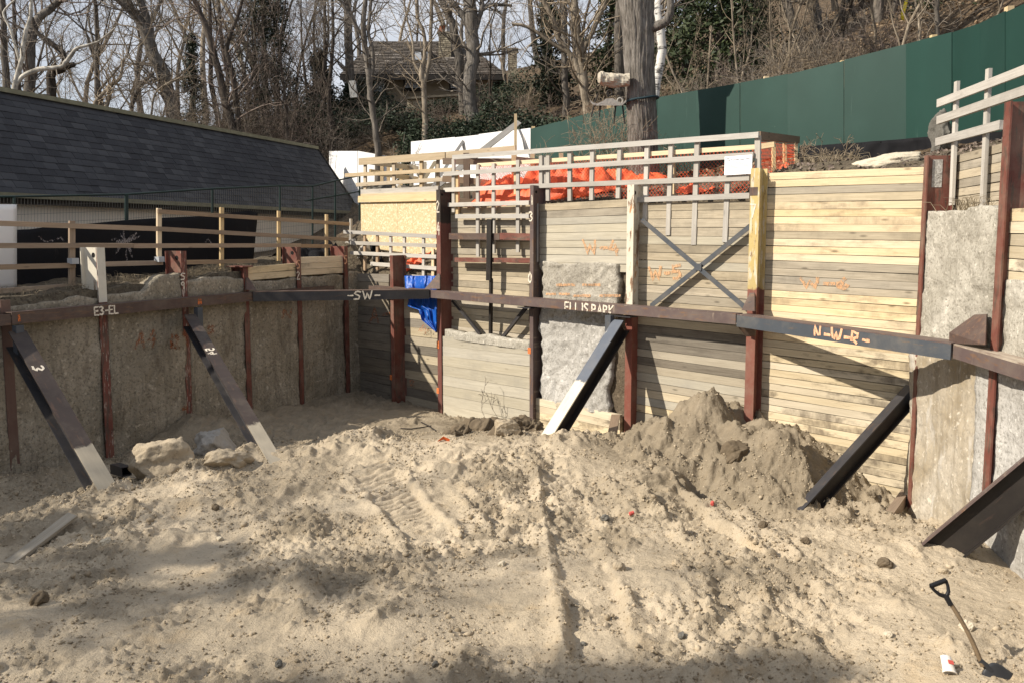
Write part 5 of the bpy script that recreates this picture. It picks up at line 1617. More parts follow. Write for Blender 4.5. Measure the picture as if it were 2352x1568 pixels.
# right hand railing above the right wall
NR = OFN - .22
railing('guard_railing', 'weathered railing at the upper right in front of the green hoarding', NF,
        [(2155, 238, 2460, 120, NR, 'rail_grey', .10), (2154, 277, 2460, 172, NR, 'rail_grey', .10), (2151, 327, 2300, 287, NR, 'rail_grey', .10)],
        [(2199, 187, 472, NR - .045, 'rail_grey', .075, 2186), (2272, 158, 474, NR - .045, 'rail_grey', .075, 2257)], seed=7)

# ------------------------------------------------------------------ hoardings
def hoard(name, label, pts_, mat, cat='hoarding', panel=1.22, part='plywood_panel', th=.02, seed=0, toff=.0):
    """pts_: (x, ytop, ybot, Y) photo stations"""
    r_ = random.Random(seed)
    T = [atY(x, yt, Y) for x, yt, yb, Y in pts_]; Bm = [atY(x, yb, Y) for x, yt, yb, Y in pts_]
    seg = [0]
    for a, b in zip(T[:-1], T[1:]): seg.append(seg[-1] + (b - a).xy.length)
    t = thing(name, label, cat, sum(Bm, Vector()) / len(Bm))
    def at(s):
        s = min(max(s, 0), seg[-1])
        for i in range(len(seg) - 1):
            if s <= seg[i + 1] + 1e-9:
                f = (s - seg[i]) / (seg[i + 1] - seg[i]); return T[i].lerp(T[i + 1], f), Bm[i].lerp(Bm[i + 1], f)
    n_ = max(1, round(seg[-1] / panel)); st = seg[-1] / n_
    for i in range(n_):
        (ta, ba), (tb_, bb) = at(i * st + .003), at((i + 1) * st - .003)
        d = (tb_ - ta); nn_ = Vector((d.y, -d.x, 0)).normalized()
        o = nn_ * ((i % 2) * .010 + r_.uniform(0, .006))
        dz = r_.uniform(-.012, .012)
        prism(part, [ba + o, bb + o, tb_ + o + Vector((0, 0, dz)), ta + o + Vector((0, 0, dz))], nn_, th, mat, t)
    return t, at, seg[-1]


GP = [(1219, 297, 440, 24), (1330, 268, 425, 22.6), (1332, 264, 425, 22.6), (1512, 224, 405, 20.3), (1620, 205, 390, 19.2), (1760, 181, 368, 18.0), (1840, 165, 347, 17.3), (2000, 124, 332, 16.4), (2148, 86, 316, 15.5), (2235, 63, 308, 14.1), (2290, 36, 303, 12.9), (2352, 8, 298, 11.8), (2480, -50, 292, 10.2)]
gh = hoard('green_hoarding', 'long dark green painted plywood hoarding climbing to the right behind the pit', GP, MT['green'])
for x, yt, yb, Y, hh in ((2144, 81, 120, 15.62, .1), (2265, 58, 90, 13.6, .1), (2318, 16, 60, 12.5, .1), (1936, 140, 170, 16.9, .1), (1399, 240, 280, 21.8, .08), (1225, 291, 320, 24.1, .07), (1760, 176, 200, 18.2, .1)):
    bar('post_end', atY(x, yt, Y + .35), atY(x, yb + 60, Y + .35), .10, .10, Vector((0, 1, 0)), MT['rail_fresh'], gh[0])
# black sheet under the hoarding
SK = [(1835, 338, 400, 16.9), (1950, 330, 396, 16.3), (2060, 322, 392, 15.8), (2150, 313, 385, 15.2), (2240, 303, 372, 13.9), (2352, 292, 350, 11.6), (2480, 286, 340, 10.0)]


def skirt(u, v):
    s = u * (len(SK) - 1); i = min(int(s), len(SK) - 2); f = s - i
    a, b = SK[i], SK[i + 1]
    Y = a[3] + (b[3] - a[3]) * f; x = a[0] + (b[0] - a[0]) * f; yt = a[1] + (b[1] - a[1]) * f; yb = a[2] + (b[2] - a[2]) * f
    p = atY(x, yt + (yb - yt) * v, Y)
    k_ = float(fbm(np.array([u * 28.0]), np.array([v * 2.0]), 3)[0])
    return p + Vector((-.05, -.25, 0)) * (.2 + .5 * v) + Vector((-.3, -.7, 0)) * (.12 * k_)


cloth('black_sheeting', skirt, 90, 10, .006, MT['black_cloth'], 'black plastic sheeting hanging below the green hoarding', 'plastic sheeting')
wh = hoard('white_hoarding', 'white painted hoarding behind the timber props left of the green hoarding', [(944, 326, 450, 28.5), (1080, 312, 445, 26.2), (1218.5, 294, 442, 24.05)], MT['white'], seed=3)
wh2 = hoard('white_hoarding', 'white hoarding return at the end of the low shingled roof', [(756, 347, 620, 33.2), (821, 347, 560, 30.8)], MT['white'], panel=3, seed=4)
wh3 = hoard('white_hoarding', 'shaded pale grey hoarding stepping down behind the strand board railing', [(822, 347.5, 520, 30.7), (903, 361, 500, 30.0), (944, 369, 470, 29.4)], MT['white'], panel=3, seed=5)

# ------------------------------------------------------------------ low building on the left
bu = Vector((.318, .948)).normalized(); bp = Vector((-bu.y, bu.x))   # along, back
E_end = atY(822, 491, 31.0)
ZE, ZR, RUN = 4.13, 6.50, 1.72
Lr = 24.5
bld = thing('low_building', 'low cream building with a steep charcoal shingle roof behind the left wall', 'building', (E_end.x - bu.x * 8, E_end.y - bu.y * 8, 2.6))


def bpt(s, w, z):  # s metres back from the far end, w metres behind the eave
    p = Vector((E_end.x, E_end.y)) - bu * s + bp * w
    return Vector((p.x, p.y, z))


b3 = Vector((bp.x, bp.y, 0)); u3 = Vector((bu.x, bu.y, 0))
sl_n = (Vector((0, 0, 1)) * RUN - b3 * (ZR - ZE)).normalized()
prism('roof_deck', [bpt(Lr, -.02, ZE), bpt(0, -.02, ZE), bpt(0, RUN, ZR), bpt(Lr, RUN, ZR)], sl_n, .12, MT['dark_timber'], bld)
sl_n2 = (Vector((0, 0, 1)) * RUN + b3 * (ZR - ZE)).normalized()
prism('rear_roof_slope', [bpt(0, 2 * RUN, ZE), bpt(Lr, 2 * RUN, ZE), bpt(Lr, RUN + .02, ZR), bpt(0, RUN + .02, ZR)], sl_n2, .12, MT['dark_timber'], bld)
prism('gable_end', [bpt(.15, .2, 1.6), bpt(.15, 2 * RUN - .2, 1.6), bpt(.15, 2 * RUN - .2, ZE), bpt(.15, RUN, ZR - .2), bpt(.15, .2, ZE)], u3, .15, MT['white_dirty'], bld)
prism('front_wall', [bpt(Lr, .25, 1.2), bpt(0.05, .25, 1.2), bpt(0.05, .25, ZE + .2), bpt(Lr, .25, ZE + .2)], -b3, .2, MT['white_dirty'], bld)
bar('gutter', bpt(Lr, -.10, ZE - .02), bpt(0, -.10, ZE - .02), .12, .10, Vector((0, 0, 1)), MT['gutter'], bld, .004)
bar('fascia', bpt(Lr, .02, ZE - .11), bpt(0, .02, ZE - .11), .05, .16, Vector((0, 0, 1)), MT['dark_timber'], bld)
bar('ridge_cap', bpt(Lr, RUN, ZR + .05), bpt(0, RUN, ZR + .05), .26, .10, Vector((0, 0, 1)), MT['gutter'], bld, .01)
bar('verge', bpt(-.03, -.05, ZE - .02), bpt(-.03, RUN, ZR - .02), .05, .18, sl_n, MT['dark_timber'], bld)
Ls = math.hypot(RUN, ZR - ZE); up_sl = (b3 * RUN + Vector((0, 0, 1)) * (ZR - ZE)).normalized()
rs = random.Random(31)
rows, sh_list = 15, []
ex = Ls / rows
for r_ in range(rows):
    s = -.02 - rs.uniform(0, .3)
    while s < Lr:
        w = rs.choice((.24, .3, .36, .42)); a = max(s, 0); b = min(s + w, Lr)
        if b - a > .05:
            c = bpt((a + b) / 2, -.04, ZE - .02) + up_sl * ((r_ + .55) * ex) + sl_n * (.016 + rs.uniform(0, .008))
            sh_list.append((c, b - a - .006, ex * 1.10))
        s += w
vis = []
for c, w, h in sh_list:
    v = c - Vector((0, 0, EYE)); px = CX + F * v.x / v.y
    vis.append((-(1e6 if px < -5 else 0) + (1.0 / v.y), c, w, h))
vis.sort(key=lambda q: -q[0])
tilt_n = (sl_n + up_sl * .055).normalized(); tilt_u = (up_sl - sl_n * .055).normalized()
mesh_cache = {}
for i, (_, c, w, h) in enumerate(vis[:300]):
    key = (round(w, 3), round(h, 3))
    M4 = axes(c, -u3, tilt_u, tilt_n)
    if key in mesh_cache:
        reg(bpy.data.objects.new('shingle', mesh_cache[key]), bld, M4)
    else:
        o = mesh_obj('shingle', box_verts(w, h, .012), BOXF, MT['shingle'], bld, M4); mesh_cache[key] = o.data
V, Fq = [], []
for _, c, w, h in vis[300:]:
    b0 = len(V); M4 = axes(c, -u3, tilt_u, tilt_n)
    V += [tuple(M4 @ Vector(v)) for v in box_verts(w, h, .012)]; Fq += [tuple(i + b0 for i in f) for f in BOXF]
tag(mesh_obj('remaining_shingles', V, Fq, MT['shingle'], bld), kind='stuff')

# ------------------------------------------------------------------ wire fence, black fabric, white board on the left bank
FO = LR - 1.15
def LFg(px, py, off): return LF.at(px, py, off)


wf = thing('wire_fence', 'dark green temporary wire mesh fence in front of the low building', 'wire fence', LF.at(400, 600, FO))
FP = [(-120, 452, 690), (33, 452, 660), (289, 447, 632), (292, 447, 632)] + [(488, 434, 610), (643, 427, 586), (718, 428, 575), (770, 416, 568), (826, 404, 560)]
for x, yt, yb in FP:
    p0, p1 = LF.at(x, yb, FO), LF.at(x, yt, FO)
    tube_obj('post', [([p0, p1], [.028, .028], 6)], MT['fence_green'], wf)
fence_paths = []
FPu = [FP[0], FP[1], FP[2], FP[4], FP[5], FP[6], FP[7], FP[8]]
for (xa, ta, ba), (xb_, tb_, bb) in zip(FPu[:-1], FPu[1:]):
    A0, A1, B0, B1 = LF.at(xa, ba, FO), LF.at(xa, ta, FO), LF.at(xb_, bb, FO), LF.at(xb_, tb_, FO)
    tube_obj('top_rail', [([A1, B1], [.02, .02], 6)], MT['fence_green'], wf)
    n_ = int((B1 - A1).length / .06)
    for i in range(1, n_):
        f = i / n_; fence_paths.append(([A0.lerp(B0, f), A1.lerp(B1, f)], [.0032, .0032], 3))
    for i in range(1, 10):
        f = i / 10; fence_paths.append(([A0.lerp(A1, f), B0.lerp(B1, f)], [.0032, .0032], 3))
tag(tube_obj('wire_mesh', fence_paths, MT['wire'], wf, False), kind='stuff')
# overhead brace wires of the raised section
tube_obj('guy_wire', [([LF.at(700, 462, FO), LF.at(828, 440, FO)], [.02, .02], 6)], MT['fence_green'], wf)

BT = [(-150, 540), (40, 528), (70, 527), (110, 521), (205, 514), (290, 506), (370, 501), (460, 497), (575, 484), (592, 490)]
BBt = [(-150, 720), (40, 668), (120, 655), (200, 648), (260, 644), (330, 636), (400, 624), (480, 612), (560, 603), (592, 598)]


def fabric(u, v):
    x = -150 + 742 * u
    yt = np.interp(x, [q[0] for q in BT], [q[1] for q in BT]); yb = np.interp(x, [q[0] for q in BBt], [q[1] for q in BBt]) + 14
    xx = x - (0 if u < .97 else 0) - v * (12 if u > .9 else 0)
    k_ = float(fbm(np.array([x * .05]), np.array([v * 1.5]), 4)[0])
    return LF.at(xx, yt + (yb - yt) * v, FO + .10 + .05 * k_ + .05 * v)


fab = cloth('black_fabric_fence', fabric, 110, 14, .006, MT['black_cloth'], 'black fabric stretched along the left bank with a white spray paint burst', 'fabric fence')
def on_fabric(x, y):
    yt = np.interp(x, [q[0] for q in BT], [q[1] for q in BT]); yb = np.interp(x, [q[0] for q in BBt], [q[1] for q in BBt]) + 14
    v = (y - yt) / (yb - yt); k_ = float(fbm(np.array([x * .05]), np.array([v * 1.5]), 4)[0])
    return LF.at(x, y, FO + .10 + .05 * k_ + .05 * v + .012)


for k_, (x0, y0, x1, y1) in enumerate([(283, 528, 292, 600), (262, 568, 322, 543), (266, 556, 303, 551), (265, 584, 282, 556), (294, 560, 304, 592), (290, 556, 314, 535), (276, 538, 290, 556), (284, 552, 300, 575), (88, 543, 105, 556), (105, 556, 126, 552), (130, 550, 140, 545), (140, 545, 147, 556), (255, 552, 268, 548), (470, 560, 478, 548), (478, 548, 486, 560)]):
    w_ = (.05, .06, .09, .06, .06, .07, .05, .10)[k_] if k_ < 8 else .035
    P_ = [on_fabric(x0 + (x1 - x0) * i / 8, y0 + (y1 - y0) * i / 8) for i in range(9)]
    sd = (P_[-1] - P_[0]).cross(LF.n3).normalized(); V_ = []
    for i, p in enumerate(P_):
        w2 = w_ * (.35 + .65 * math.sin(math.pi * (i + .5) / 9)) / 2
        V_ += [p + sd * w2, p - sd * w2]
    mesh_obj('spray_mark', V_, [(2 * i, 2 * i + 1, 2 * i + 3, 2 * i + 2) for i in range(8)], MT['paint_spray'], fab)

wb = LF.at(10, 560, FO + .3)
def wboard(u, v):
    x = -130 + 166 * u; y = 470 + 196 * v
    return LF.at(x, y, FO + .35 + .30 * (1 - u) ** .5 + .06 * math.sin(v * 3.0))
cloth('white_board', wboard, 18, 14, .02, MT['white'], 'white bowed board standing at the left edge behind the railing', 'board')

# ------------------------------------------------------------------ blue tarp
TL_ = [(929, 632), (931, 660), (938, 690), (936, 704), (962, 712), (968, 735), (1000, 762)]


def tarp(u, v):
    y = 634 + 130 * v
    xl = np.interp(y, [q[1] for q in TL_], [q[0] for q in TL_]); xr = 1004
    if y < 664: xr = 1000
    x = xl + (xr - xl) * u
    k_ = math.sin(u * 13 + v * 2.5) * .035 + math.sin(u * 31 - v * 4 + 2 * math.sin(v * 5)) * .012 + .06 * float(fbm(np.array([u * 5.0]), np.array([v * 3.2]), 4)[0])
    gather = .10 * math.exp(-((v - .2) / .15) ** 2)
    return WF.at(x, y, OFF_LAG + .10 + k_ + gather)


tp_ = cloth('blue_tarp', tarp, 56, 60, .003, MT['tarp'], 'crumpled blue tarpaulin hanging down the plank wall left of the tall red pile', 'tarpaulin')

# ------------------------------------------------------------------ bare trees
def rvec(r): return Vector((r.gauss(0, 1), r.gauss(0, 1), r.gauss(0, 1)))


def grow(r, p, d, L, rad, lvl, maxl, out, up=.12, kids=(5, 4, 4), bend=.16, spread=(35, 62)):
    """adds (points, radii, sides, level) to out"""
    n = 5 if lvl < maxl else 3
    pts_, rd = [p.copy()], [rad]
    d = d.normalized()
    for i in range(n):
        d = (d + rvec(r) * bend + Vector((0, 0, up))).normalized()
        p = p + d * (L / n)
        pts_.append(p.copy()); rd.append(max(rad * (1 - .72 * (i + 1) / n), .0042))
    out.append((pts_, rd, 6 if lvl <= 1 and rad > .05 else (4 if rad > .02 else 3), lvl))
    if lvl >= maxl: return
    k = kids[min(lvl, len(kids) - 1)]
    for j in range(k):
        f = .25 + .72 * (j + r.random()) / k
        i = min(int(f * n), n - 1); q = pts_[i].lerp(pts_[i + 1], f * n - i)
        t = (pts_[i + 1] - pts_[i]).normalized()
        x = t.cross(rvec(r)).normalized()
        an = R(r.uniform(*spread))
        nd = t * math.cos(an) + x * math.sin(an)
        rr_ = rd[i] * r.uniform(.42, .62)
        grow(r, q, nd, L * r.uniform(.42, .66) * (1.05 - .35 * f), max(rr_, .006), lvl + 1, maxl, out, up * .8, kids, bend * 1.15, spread)


def tree_meshes(seed, H=14, rad=.2, trunk_mat='bark_grey', twig_mat='twig', fork=.35, limbs=9, kids=(5, 5, 4), up=.10, lean=.16, maxl=4, low=.3, spread_L=1.0):
    """returns (trunk mesh, crown mesh) built round the origin"""
    r = random.Random(seed)
    out = []
    n = 10
    pts_, rd = [Vector((0, 0, -.6))], [rad * 1.25]
    d = Vector((r.uniform(-lean, lean), r.uniform(-lean, lean), 1))
    p = Vector((0, 0, 0)); pts_.append(p.copy()); rd.append(rad)
    for i in range(n):
        d = (d + Vector((r.gauss(0, .13), r.gauss(0, .13), .10))).normalized()
        p = p + d * (H / n); pts_.append(p.copy()); rd.append(rad * (1 - .85 * (i + 1) / n) + .01)
    trunk = [(pts_, rd, 8)]
    for j in range(limbs):
        f = low + (1 - low) * (j + r.random()) / limbs
        i = min(int(f * n) + 1, n); q = pts_[i]; t = (pts_[min(i + 1, n + 1)] - pts_[i - 1]).normalized()
        x = t.cross(rvec(r)).normalized(); an = R(r.uniform(30, 60))
        L = H * r.uniform(.22, .42) * (1.15 - .6 * f) * spread_L
        grow(r, q, t * math.cos(an) + x * math.sin(an), L, rd[i] * r.uniform(.4, .6), 0, maxl - 1, out, up, kids)
    big = trunk + [(a, b, c) for a, b, c, l in out if l == 0]
    small = [(a, b, c) for a, b, c, l in out if l > 0]
    res = []
    for paths, mt, nm in ((big, trunk_mat, 'trunk'), (small, twig_mat, 'crown')):
        V, Q = tubes(paths)
        me = bpy.data.meshes.new(nm)
        V = np.array([tuple(v) for v in V], dtype=np.float32); Q = np.array(Q, dtype=np.int32)
        me.vertices.add(len(V)); me.vertices.foreach_set('co', V.ravel()); me.loops.add(Q.size); me.loops.foreach_set('vertex_index', Q.ravel())
        me.polygons.add(len(Q)); me.polygons.foreach_set('loop_start', np.arange(0, Q.size, 4, dtype=np.int32)); me.polygons.foreach_set('loop_total', np.full(len(Q), 4, dtype=np.int32))
        me.polygons.foreach_set('use_smooth', np.ones(len(Q), dtype=bool)); me.update(calc_edges=True)
        me.materials.append(MT[mt]); res.append(me)
    return res


def put_tree(meshes, name, label, cat, loc, rz, sc, group):
    M4 = Matrix.Translation(Vector(loc)) @ Matrix.Rotation(rz, 4, 'Z') @ Matrix.Scale(sc, 4)
    t = bpy.data.objects.new(name, None); reg(t, None, M4); tag(t, label, cat, group)
    for me, nm in zip(meshes, ('trunk', 'crown')):
        reg(bpy.data.objects.new(nm, me), t, M4)
    return t


VAR = [tree_meshes(101, 15, .20, 'bark_grey', 'twig', limbs=11, kids=(5, 5, 4)),
       tree_meshes(102, 17, .26, 'bark_grey', 'twig_red', limbs=12, kids=(5, 5, 4), low=.35),
       tree_meshes(103, 12, .13, 'bark_dark', 'twig', limbs=10, kids=(5, 5, 4), low=.2),
       tree_meshes(104, 14, .17, 'bark_tan', 'twig_tan', limbs=11, kids=(5, 5, 4), low=.25),
       tree_meshes(105, 10, .09, 'bark_dark', 'twig_red', limbs=12, kids=(5, 5, 4), low=.12, up=.16),
       tree_meshes(106, 9, .06, 'bark_tan', 'twig_tan', limbs=9, kids=(4, 4, 3), low=.15, up=.2)]
VAR.append(tree_meshes(107, 6, .13, 'bark_grey', 'twig', limbs=16, kids=(6, 6, 5), low=.35, up=.14, spread_L=2.6))
tr = random.Random(77)


def tree_at(var, px, Y, name, label, cat='tree', sc=1.0, group=None, rz=None):
    x = (px - CX) / F * Y * 1.0
    return put_tree(VAR[var], name, label, cat, (x, Y, gz(x, Y) - .05), tr.uniform(0, 6.28) if rz is None else rz, sc, group)


ORD = ['first', 'second', 'third', 'fourth', 'fifth', 'sixth', 'seventh', 'eighth', 'ninth', 'tenth', 'eleventh', 'twelfth', 'thirteenth', 'fourteenth', 'fifteenth', 'sixteenth', 'seventeenth', 'eighteenth', 'nineteenth', 'twentieth',
       'twenty-first', 'twenty-second', 'twenty-third', 'twenty-fourth', 'twenty-fifth', 'twenty-sixth']
KIND = ['grey leafless', 'stout leafless', 'slim dark leafless', 'tan leafless', 'thin dark leafless', 'thin tan leafless']


def tree_row(n, x0, x1, y0, y1, vs, smin, smax, name, noun, where, group, yfun=None):
    """a loose row of trees, from left to right"""
    for i in range(n):
        px = x0 + (x1 - x0) * (i + tr.random() * .8) / n; Y = tr.uniform(y0, y1)
        if yfun: Y = yfun(px, Y)
        v = tr.choice(vs)
        tree_at(v, px, Y, name, '%s %s %s, %s from the left of its row' % (KIND[v], noun, where, ORD[i]), sc=tr.uniform(smin, smax), group=group)


tree_row(24, -120, 700, 38, 62, [0, 4, 2, 2, 4, 0, 3, 4, 5], .8, 1.15, 'bare_tree', 'tree', 'over the low roof', 'bare trees behind the low roof')
tree_row(12, 680, 1440, 58, 78, [0, 1, 3, 2], .8, 1.1, 'bare_tree', 'tree', 'behind the stone house', 'bare trees round the stone house')
tree_row(18, 1400, 2380, 26, 46, [2, 3, 3, 4, 5, 0], .7, 1.05, 'bare_tree', 'tree', 'on the right slope', 'bare trees on the right slope')
tree_row(12, 560, 800, 33, 41, [4, 5, 4, 2], .6, 1.0, 'sapling', 'sapling', 'left of the stone house', 'saplings left of the stone house')
tree_row(6, 1110, 1420, 32, 40, [4, 5], .5, .8, 'sapling', 'sapling', 'right of the stone house', 'saplings right of the stone house')
tree_row(22, 1540, 2380, 21, 30, [4, 5, 5], .35, .75, 'sapling', 'sapling', 'behind the green hoarding', 'saplings on the right slope', lambda px, Y: tr.uniform(18.5, 27) if px > 2000 else Y)
for x, y, v, s, lb in ((-23, 3.0, 6, 1.35, 'wide crowned leafless tree outside the left edge of the view'), (-25, 6.5, 6, 1.35, 'leafless tree outside the left edge, farther from the viewer than the wide crowned one'),
                       (-29, .5, 6, 1.8, 'tallest leafless tree outside the left edge of the view'), (-24, -4, 6, 1.7, 'leafless tree outside the left edge, level with the viewer'), (-16, 4.9, 4, 1.1, 'thin leafless tree outside the left edge, nearest to the pit')):
    put_tree(VAR[v], 'bare_tree', lb, 'tree', (x, y, 2.3), tr.uniform(0, 6.28), s, 'trees left of the pit')


# trees drawn limb by limb
def limb_tree(name, label, Y, stems, trunk_mat, twig_mat='twig', twigs=40, tl=1.6, seed=1, cat='tree', lvl=2, kids=(5, 4), base_r=1.0, zj=.0):
    """stems: lists of (x, y, radius in photo px) from the ground up"""
    r = random.Random(seed)
    b = atY(stems[0][0][0], stems[0][0][1], Y)
    t = thing(name, label, cat, (b.x, Y, gz(b.x, Y)))
    big, out = [], []
    for si, st in enumerate(stems):
        Pp, Rr = [], []
        for i, (x, y, rp_) in enumerate(st):
            YY = Y + (0 if si == 0 else zj * i * (1 if si % 2 else -1))
            Pp.append(atY(x, y, YY)); Rr.append(rp_ * Y / F)
        if si == 0:
            g0 = gz(Pp[0].x, Y) - .3
            if Pp[0].z > g0: Pp.insert(0, Vector((Pp[0].x + (Pp[0].x - Pp[1].x) * .3, Y, g0))); Rr.insert(0, Rr[0] * 1.2)
        # smooth
        P2, R2 = [], []
        for i in range(len(Pp) - 1):
            p0, p1, p2, p3 = Pp[max(i - 1, 0)], Pp[i], Pp[i + 1], Pp[min(i + 2, len(Pp) - 1)]
            for k_ in range(4):
                f = k_ / 4
                P2.append(.5 * ((2 * p1) + (p2 - p0) * f + (2 * p0 - 5 * p1 + 4 * p2 - p3) * f * f + (3 * p1 - p0 - 3 * p2 + p3) * f ** 3)); R2.append(Rr[i] + (Rr[i + 1] - Rr[i]) * f)
        P2.append(Pp[-1]); R2.append(Rr[-1])
        # carry on upward beyond the picture
        if st[-1][1] <= 8:
            d = (P2[-1] - P2[-3]).normalized()
            for k_ in range(4):
                d = (d + rvec(r) * .12 + Vector((0, 0, .1))).normalized(); P2.append(P2[-1] + d * 1.1); R2.append(R2[-1] * .78)
        P2 = [P2[0]] + [p + rvec(r) * R2[i] * .10 for i, p in enumerate(P2)][1:]
        big.append((P2, R2, 9 if R2[0] > .1 else 6))
        nt_ = int(twigs * (1 if si == 0 else .6))
        for j in range(nt_):
            f = r.uniform(.15 if si == 0 else .1, 1) ** .8
            i = min(int(f * (len(P2) - 1)), len(P2) - 2)
            t_ = (P2[i + 1] - P2[i]).normalized(); x = t_.cross(rvec(r)).normalized(); an = R(r.uniform(35, 75))
            grow(r, P2[i], t_ * math.cos(an) + x * math.sin(an), tl * r.uniform(.5, 1.3), min(max(R2[i] * .3, .012), .05), 1, lvl + 0, out, .06, kids, .2)
    tube_obj('trunk', big, MT[trunk_mat], t)
    if out: tube_obj('crown', [(a, b_, 3 if max(b_) < .02 else 4) for a, b_, c, l in out], MT[twig_mat], t)
    return t


limb_tree('bare_tree', 'leafless tree with white streaked limbs at the far left above the roof', 30, [[(30, 260, 7), (36, 190, 6), (48, 145, 5), (57, 85, 4.5), (70, 40, 4), (73, 0, 3)], [(36, 200, 4), (52, 176, 5), (90, 160, 6), (140, 154, 5), (158, 134, 5), (178, 112, 4), (225, 96, 2.5), (265, 64, 1.5)], [(47, 150, 3), (25, 70, 3), (8, 30, 2.5), (35, 0, 2)]], 'bark_pale', 'twig', 14, 1.6, 1, lvl=2)
limb_tree('bare_tree', 'dark knobbly broken trunk with one low limb above the left roof', 31, [[(121, 262, 10), (119, 200, 10), (118, 170, 10), (140, 158, 9), (172, 148, 5)], [(150, 152, 6), (142, 120, 7), (112, 96, 6), (84, 74, 5), (74, 40, 4)]], 'bark_dark', 'twig', 10, 1.5, 2)
limb_tree('bare_tree', 'stout grey tree leaning right at the far left of the view', 34, [[(62, 262, 12), (68, 200, 11), (72, 100, 11), (85, 50, 9), (115, 22, 8), (142, 0, 6)], [(16, 260, 9), (14, 190, 8), (10, 110, 7), (6, 0, 6)]], 'bark_grey', 'twig_red', 22, 2.4, 3)
limb_tree('bare_tree', 'big pale barked tree with a leaning forked trunk over the middle of the roof', 36, [[(410, 330, 17), (395, 240, 16), (372, 168, 15), (350, 122, 14), (331, 66, 12), (306, 28, 10), (272, 0, 8)], [(350, 124, 9), (345, 70, 8), (333, 30, 8), (322, 0, 7)], [(300, 250, 5), (318, 205, 5), (352, 168, 4)]], 'bark_grey', 'twig', 30, 2.6, 4)
limb_tree('bare_tree', 'dark tree of two slender leaning stems right of the big pale tree', 33, [[(540, 330, 9), (522, 250, 9), (503, 170, 8), (487, 108, 7), (465, 45, 6), (446, 0, 5)], [(552, 330, 6), (545, 250, 6), (532, 165, 6), (520, 110, 5), (545, 40, 4), (556, 0, 3)]], 'bark_dark', 'twig_red', 30, 2.2, 5)
limb_tree('bare_tree', 'low leafless tree with sweeping bright branches just above the roof ridge', 27, [[(238, 300, 5), (250, 225, 5), (252, 198, 5), (276, 180, 4), (282, 140, 3)], [(228, 262, 4), (218, 240, 5), (240, 212, 4), (268, 186, 4)], [(330, 320, 2.5), (346, 270, 2.5), (360, 210, 2), (420, 176, 2)]], 'bark_tan', 'twig_tan', 24, 1.6, 6)
limb_tree('bare_tree', 'tall straight dark trunk left of the stone house', 40, [[(806, 300, 10), (804, 190, 10), (801, 110, 9.5), (798, 0, 9)]], 'bark_grey', 'twig', 26, 2.4, 7)
limb_tree('bare_tree', 'twin stemmed tree whose trunks part in front of the house roof left end', 30, [[(868, 352, 8), (862, 300, 7), (852, 235, 7), (849, 190, 7), (841, 125, 7), (834, 55, 6), (840, 0, 5)], [(850, 200, 5), (857, 150, 5), (854, 110, 5), (846, 70, 4), (853, 0, 4)], [(838, 90, 4), (805, 40, 4), (780, 0, 4)]], 'bark_grey', 'twig', 22, 2.0, 8)
limb_tree('bare_tree', 'slender forked tree in front of the middle of the stone house', 29, [[(977, 340, 7), (975, 260, 6.5), (973, 195, 6.5), (968, 170, 6), (976, 120, 4.5), (973, 75, 4), (958, 40, 3.5), (957, 0, 3)], [(974, 192, 5), (984, 150, 5), (989, 90, 4.5), (992, 0, 4)], [(968, 172, 3), (950, 140, 3), (948, 100, 2.5), (932, 30, 2), (928, 0, 2)]], 'bark_tan', 'twig_tan', 20, 1.8, 9)
limb_tree('bare_tree', 'large smooth grey tree with heavy limbs in front of the house chimney', 31, [[(1090, 330, 18), (1082, 250, 16), (1078, 190, 15), (1086, 125, 15), (1084, 60, 15), (1078, 0, 14)], [(1080, 80, 7), (1066, 42, 7), (1050, 18, 6), (1035, 0, 5)], [(1092, 70, 6), (1104, 30, 6), (1108, 0, 5)], [(1100, 30, 5), (1130, 12, 4), (1176, 14, 3)]], 'bark_oak', 'twig', 24, 2.4, 10)
limb_tree('bare_tree', 'rough dark tree close behind the house chimney', 37, [[(1066, 300, 11), (1062, 220, 10), (1052, 130, 10), (1040, 60, 9), (1012, 0, 8)]], 'bark_grey', 'twig', 18, 2.2, 11)
limb_tree('bare_tree', 'pale tan tree with three sweeping limbs left of the big trunk', 28, [[(1352, 300, 12), (1348, 255, 10), (1340, 185, 10), (1330, 120, 9), (1324, 60, 9), (1318, 0, 8)], [(1342, 225, 7), (1330, 165, 7), (1306, 122, 7), (1282, 88, 6), (1270, 45, 6), (1247, 0, 5)], [(1305, 122, 5), (1272, 102, 5), (1238, 78, 4), (1205, 60, 3.5), (1176, 56, 3)], [(1332, 130, 6), (1360, 75, 6), (1391, 0, 6)]], 'bark_tan', 'twig_tan', 26, 2.0, 12)
limb_tree('bare_tree', 'straight grey tree left of the tan tree with sweeping limbs', 31, [[(1302, 300, 9), (1300, 240, 8), (1296, 150, 7), (1296, 60, 7), (1296, 0, 7)]], 'bark_grey', 'twig', 18, 2.0, 13)
limb_tree('bare_tree', 'thick brown trunk among the leaves near the yellow webbing', 27, [[(2012, 130, 13), (2016, 70, 12), (2020, 0, 11)], [(2030, 118, 8), (2042, 60, 8), (2058, 0, 8)]], 'bark_grey', 'twig', 10, 1.6, 14)
limb_tree('bare_tree', 'leaning brown trunk right of the dark cedar', 33, [[(1770, 140, 8), (1752, 75, 8), (1722, 30, 7), (1700, 0, 7)]], 'bark_grey', 'twig_red', 16, 1.8, 15)
limb_tree('bare_tree', 'thick grey trunk at the left of the leafy slope', 31, [[(1880, 90, 12), (1876, 40, 11), (1868, 0, 10)], [(1880, 75, 5), (1925, 40, 5), (1948, 0, 4)]], 'bark_grey', 'twig', 14, 1.8, 16)
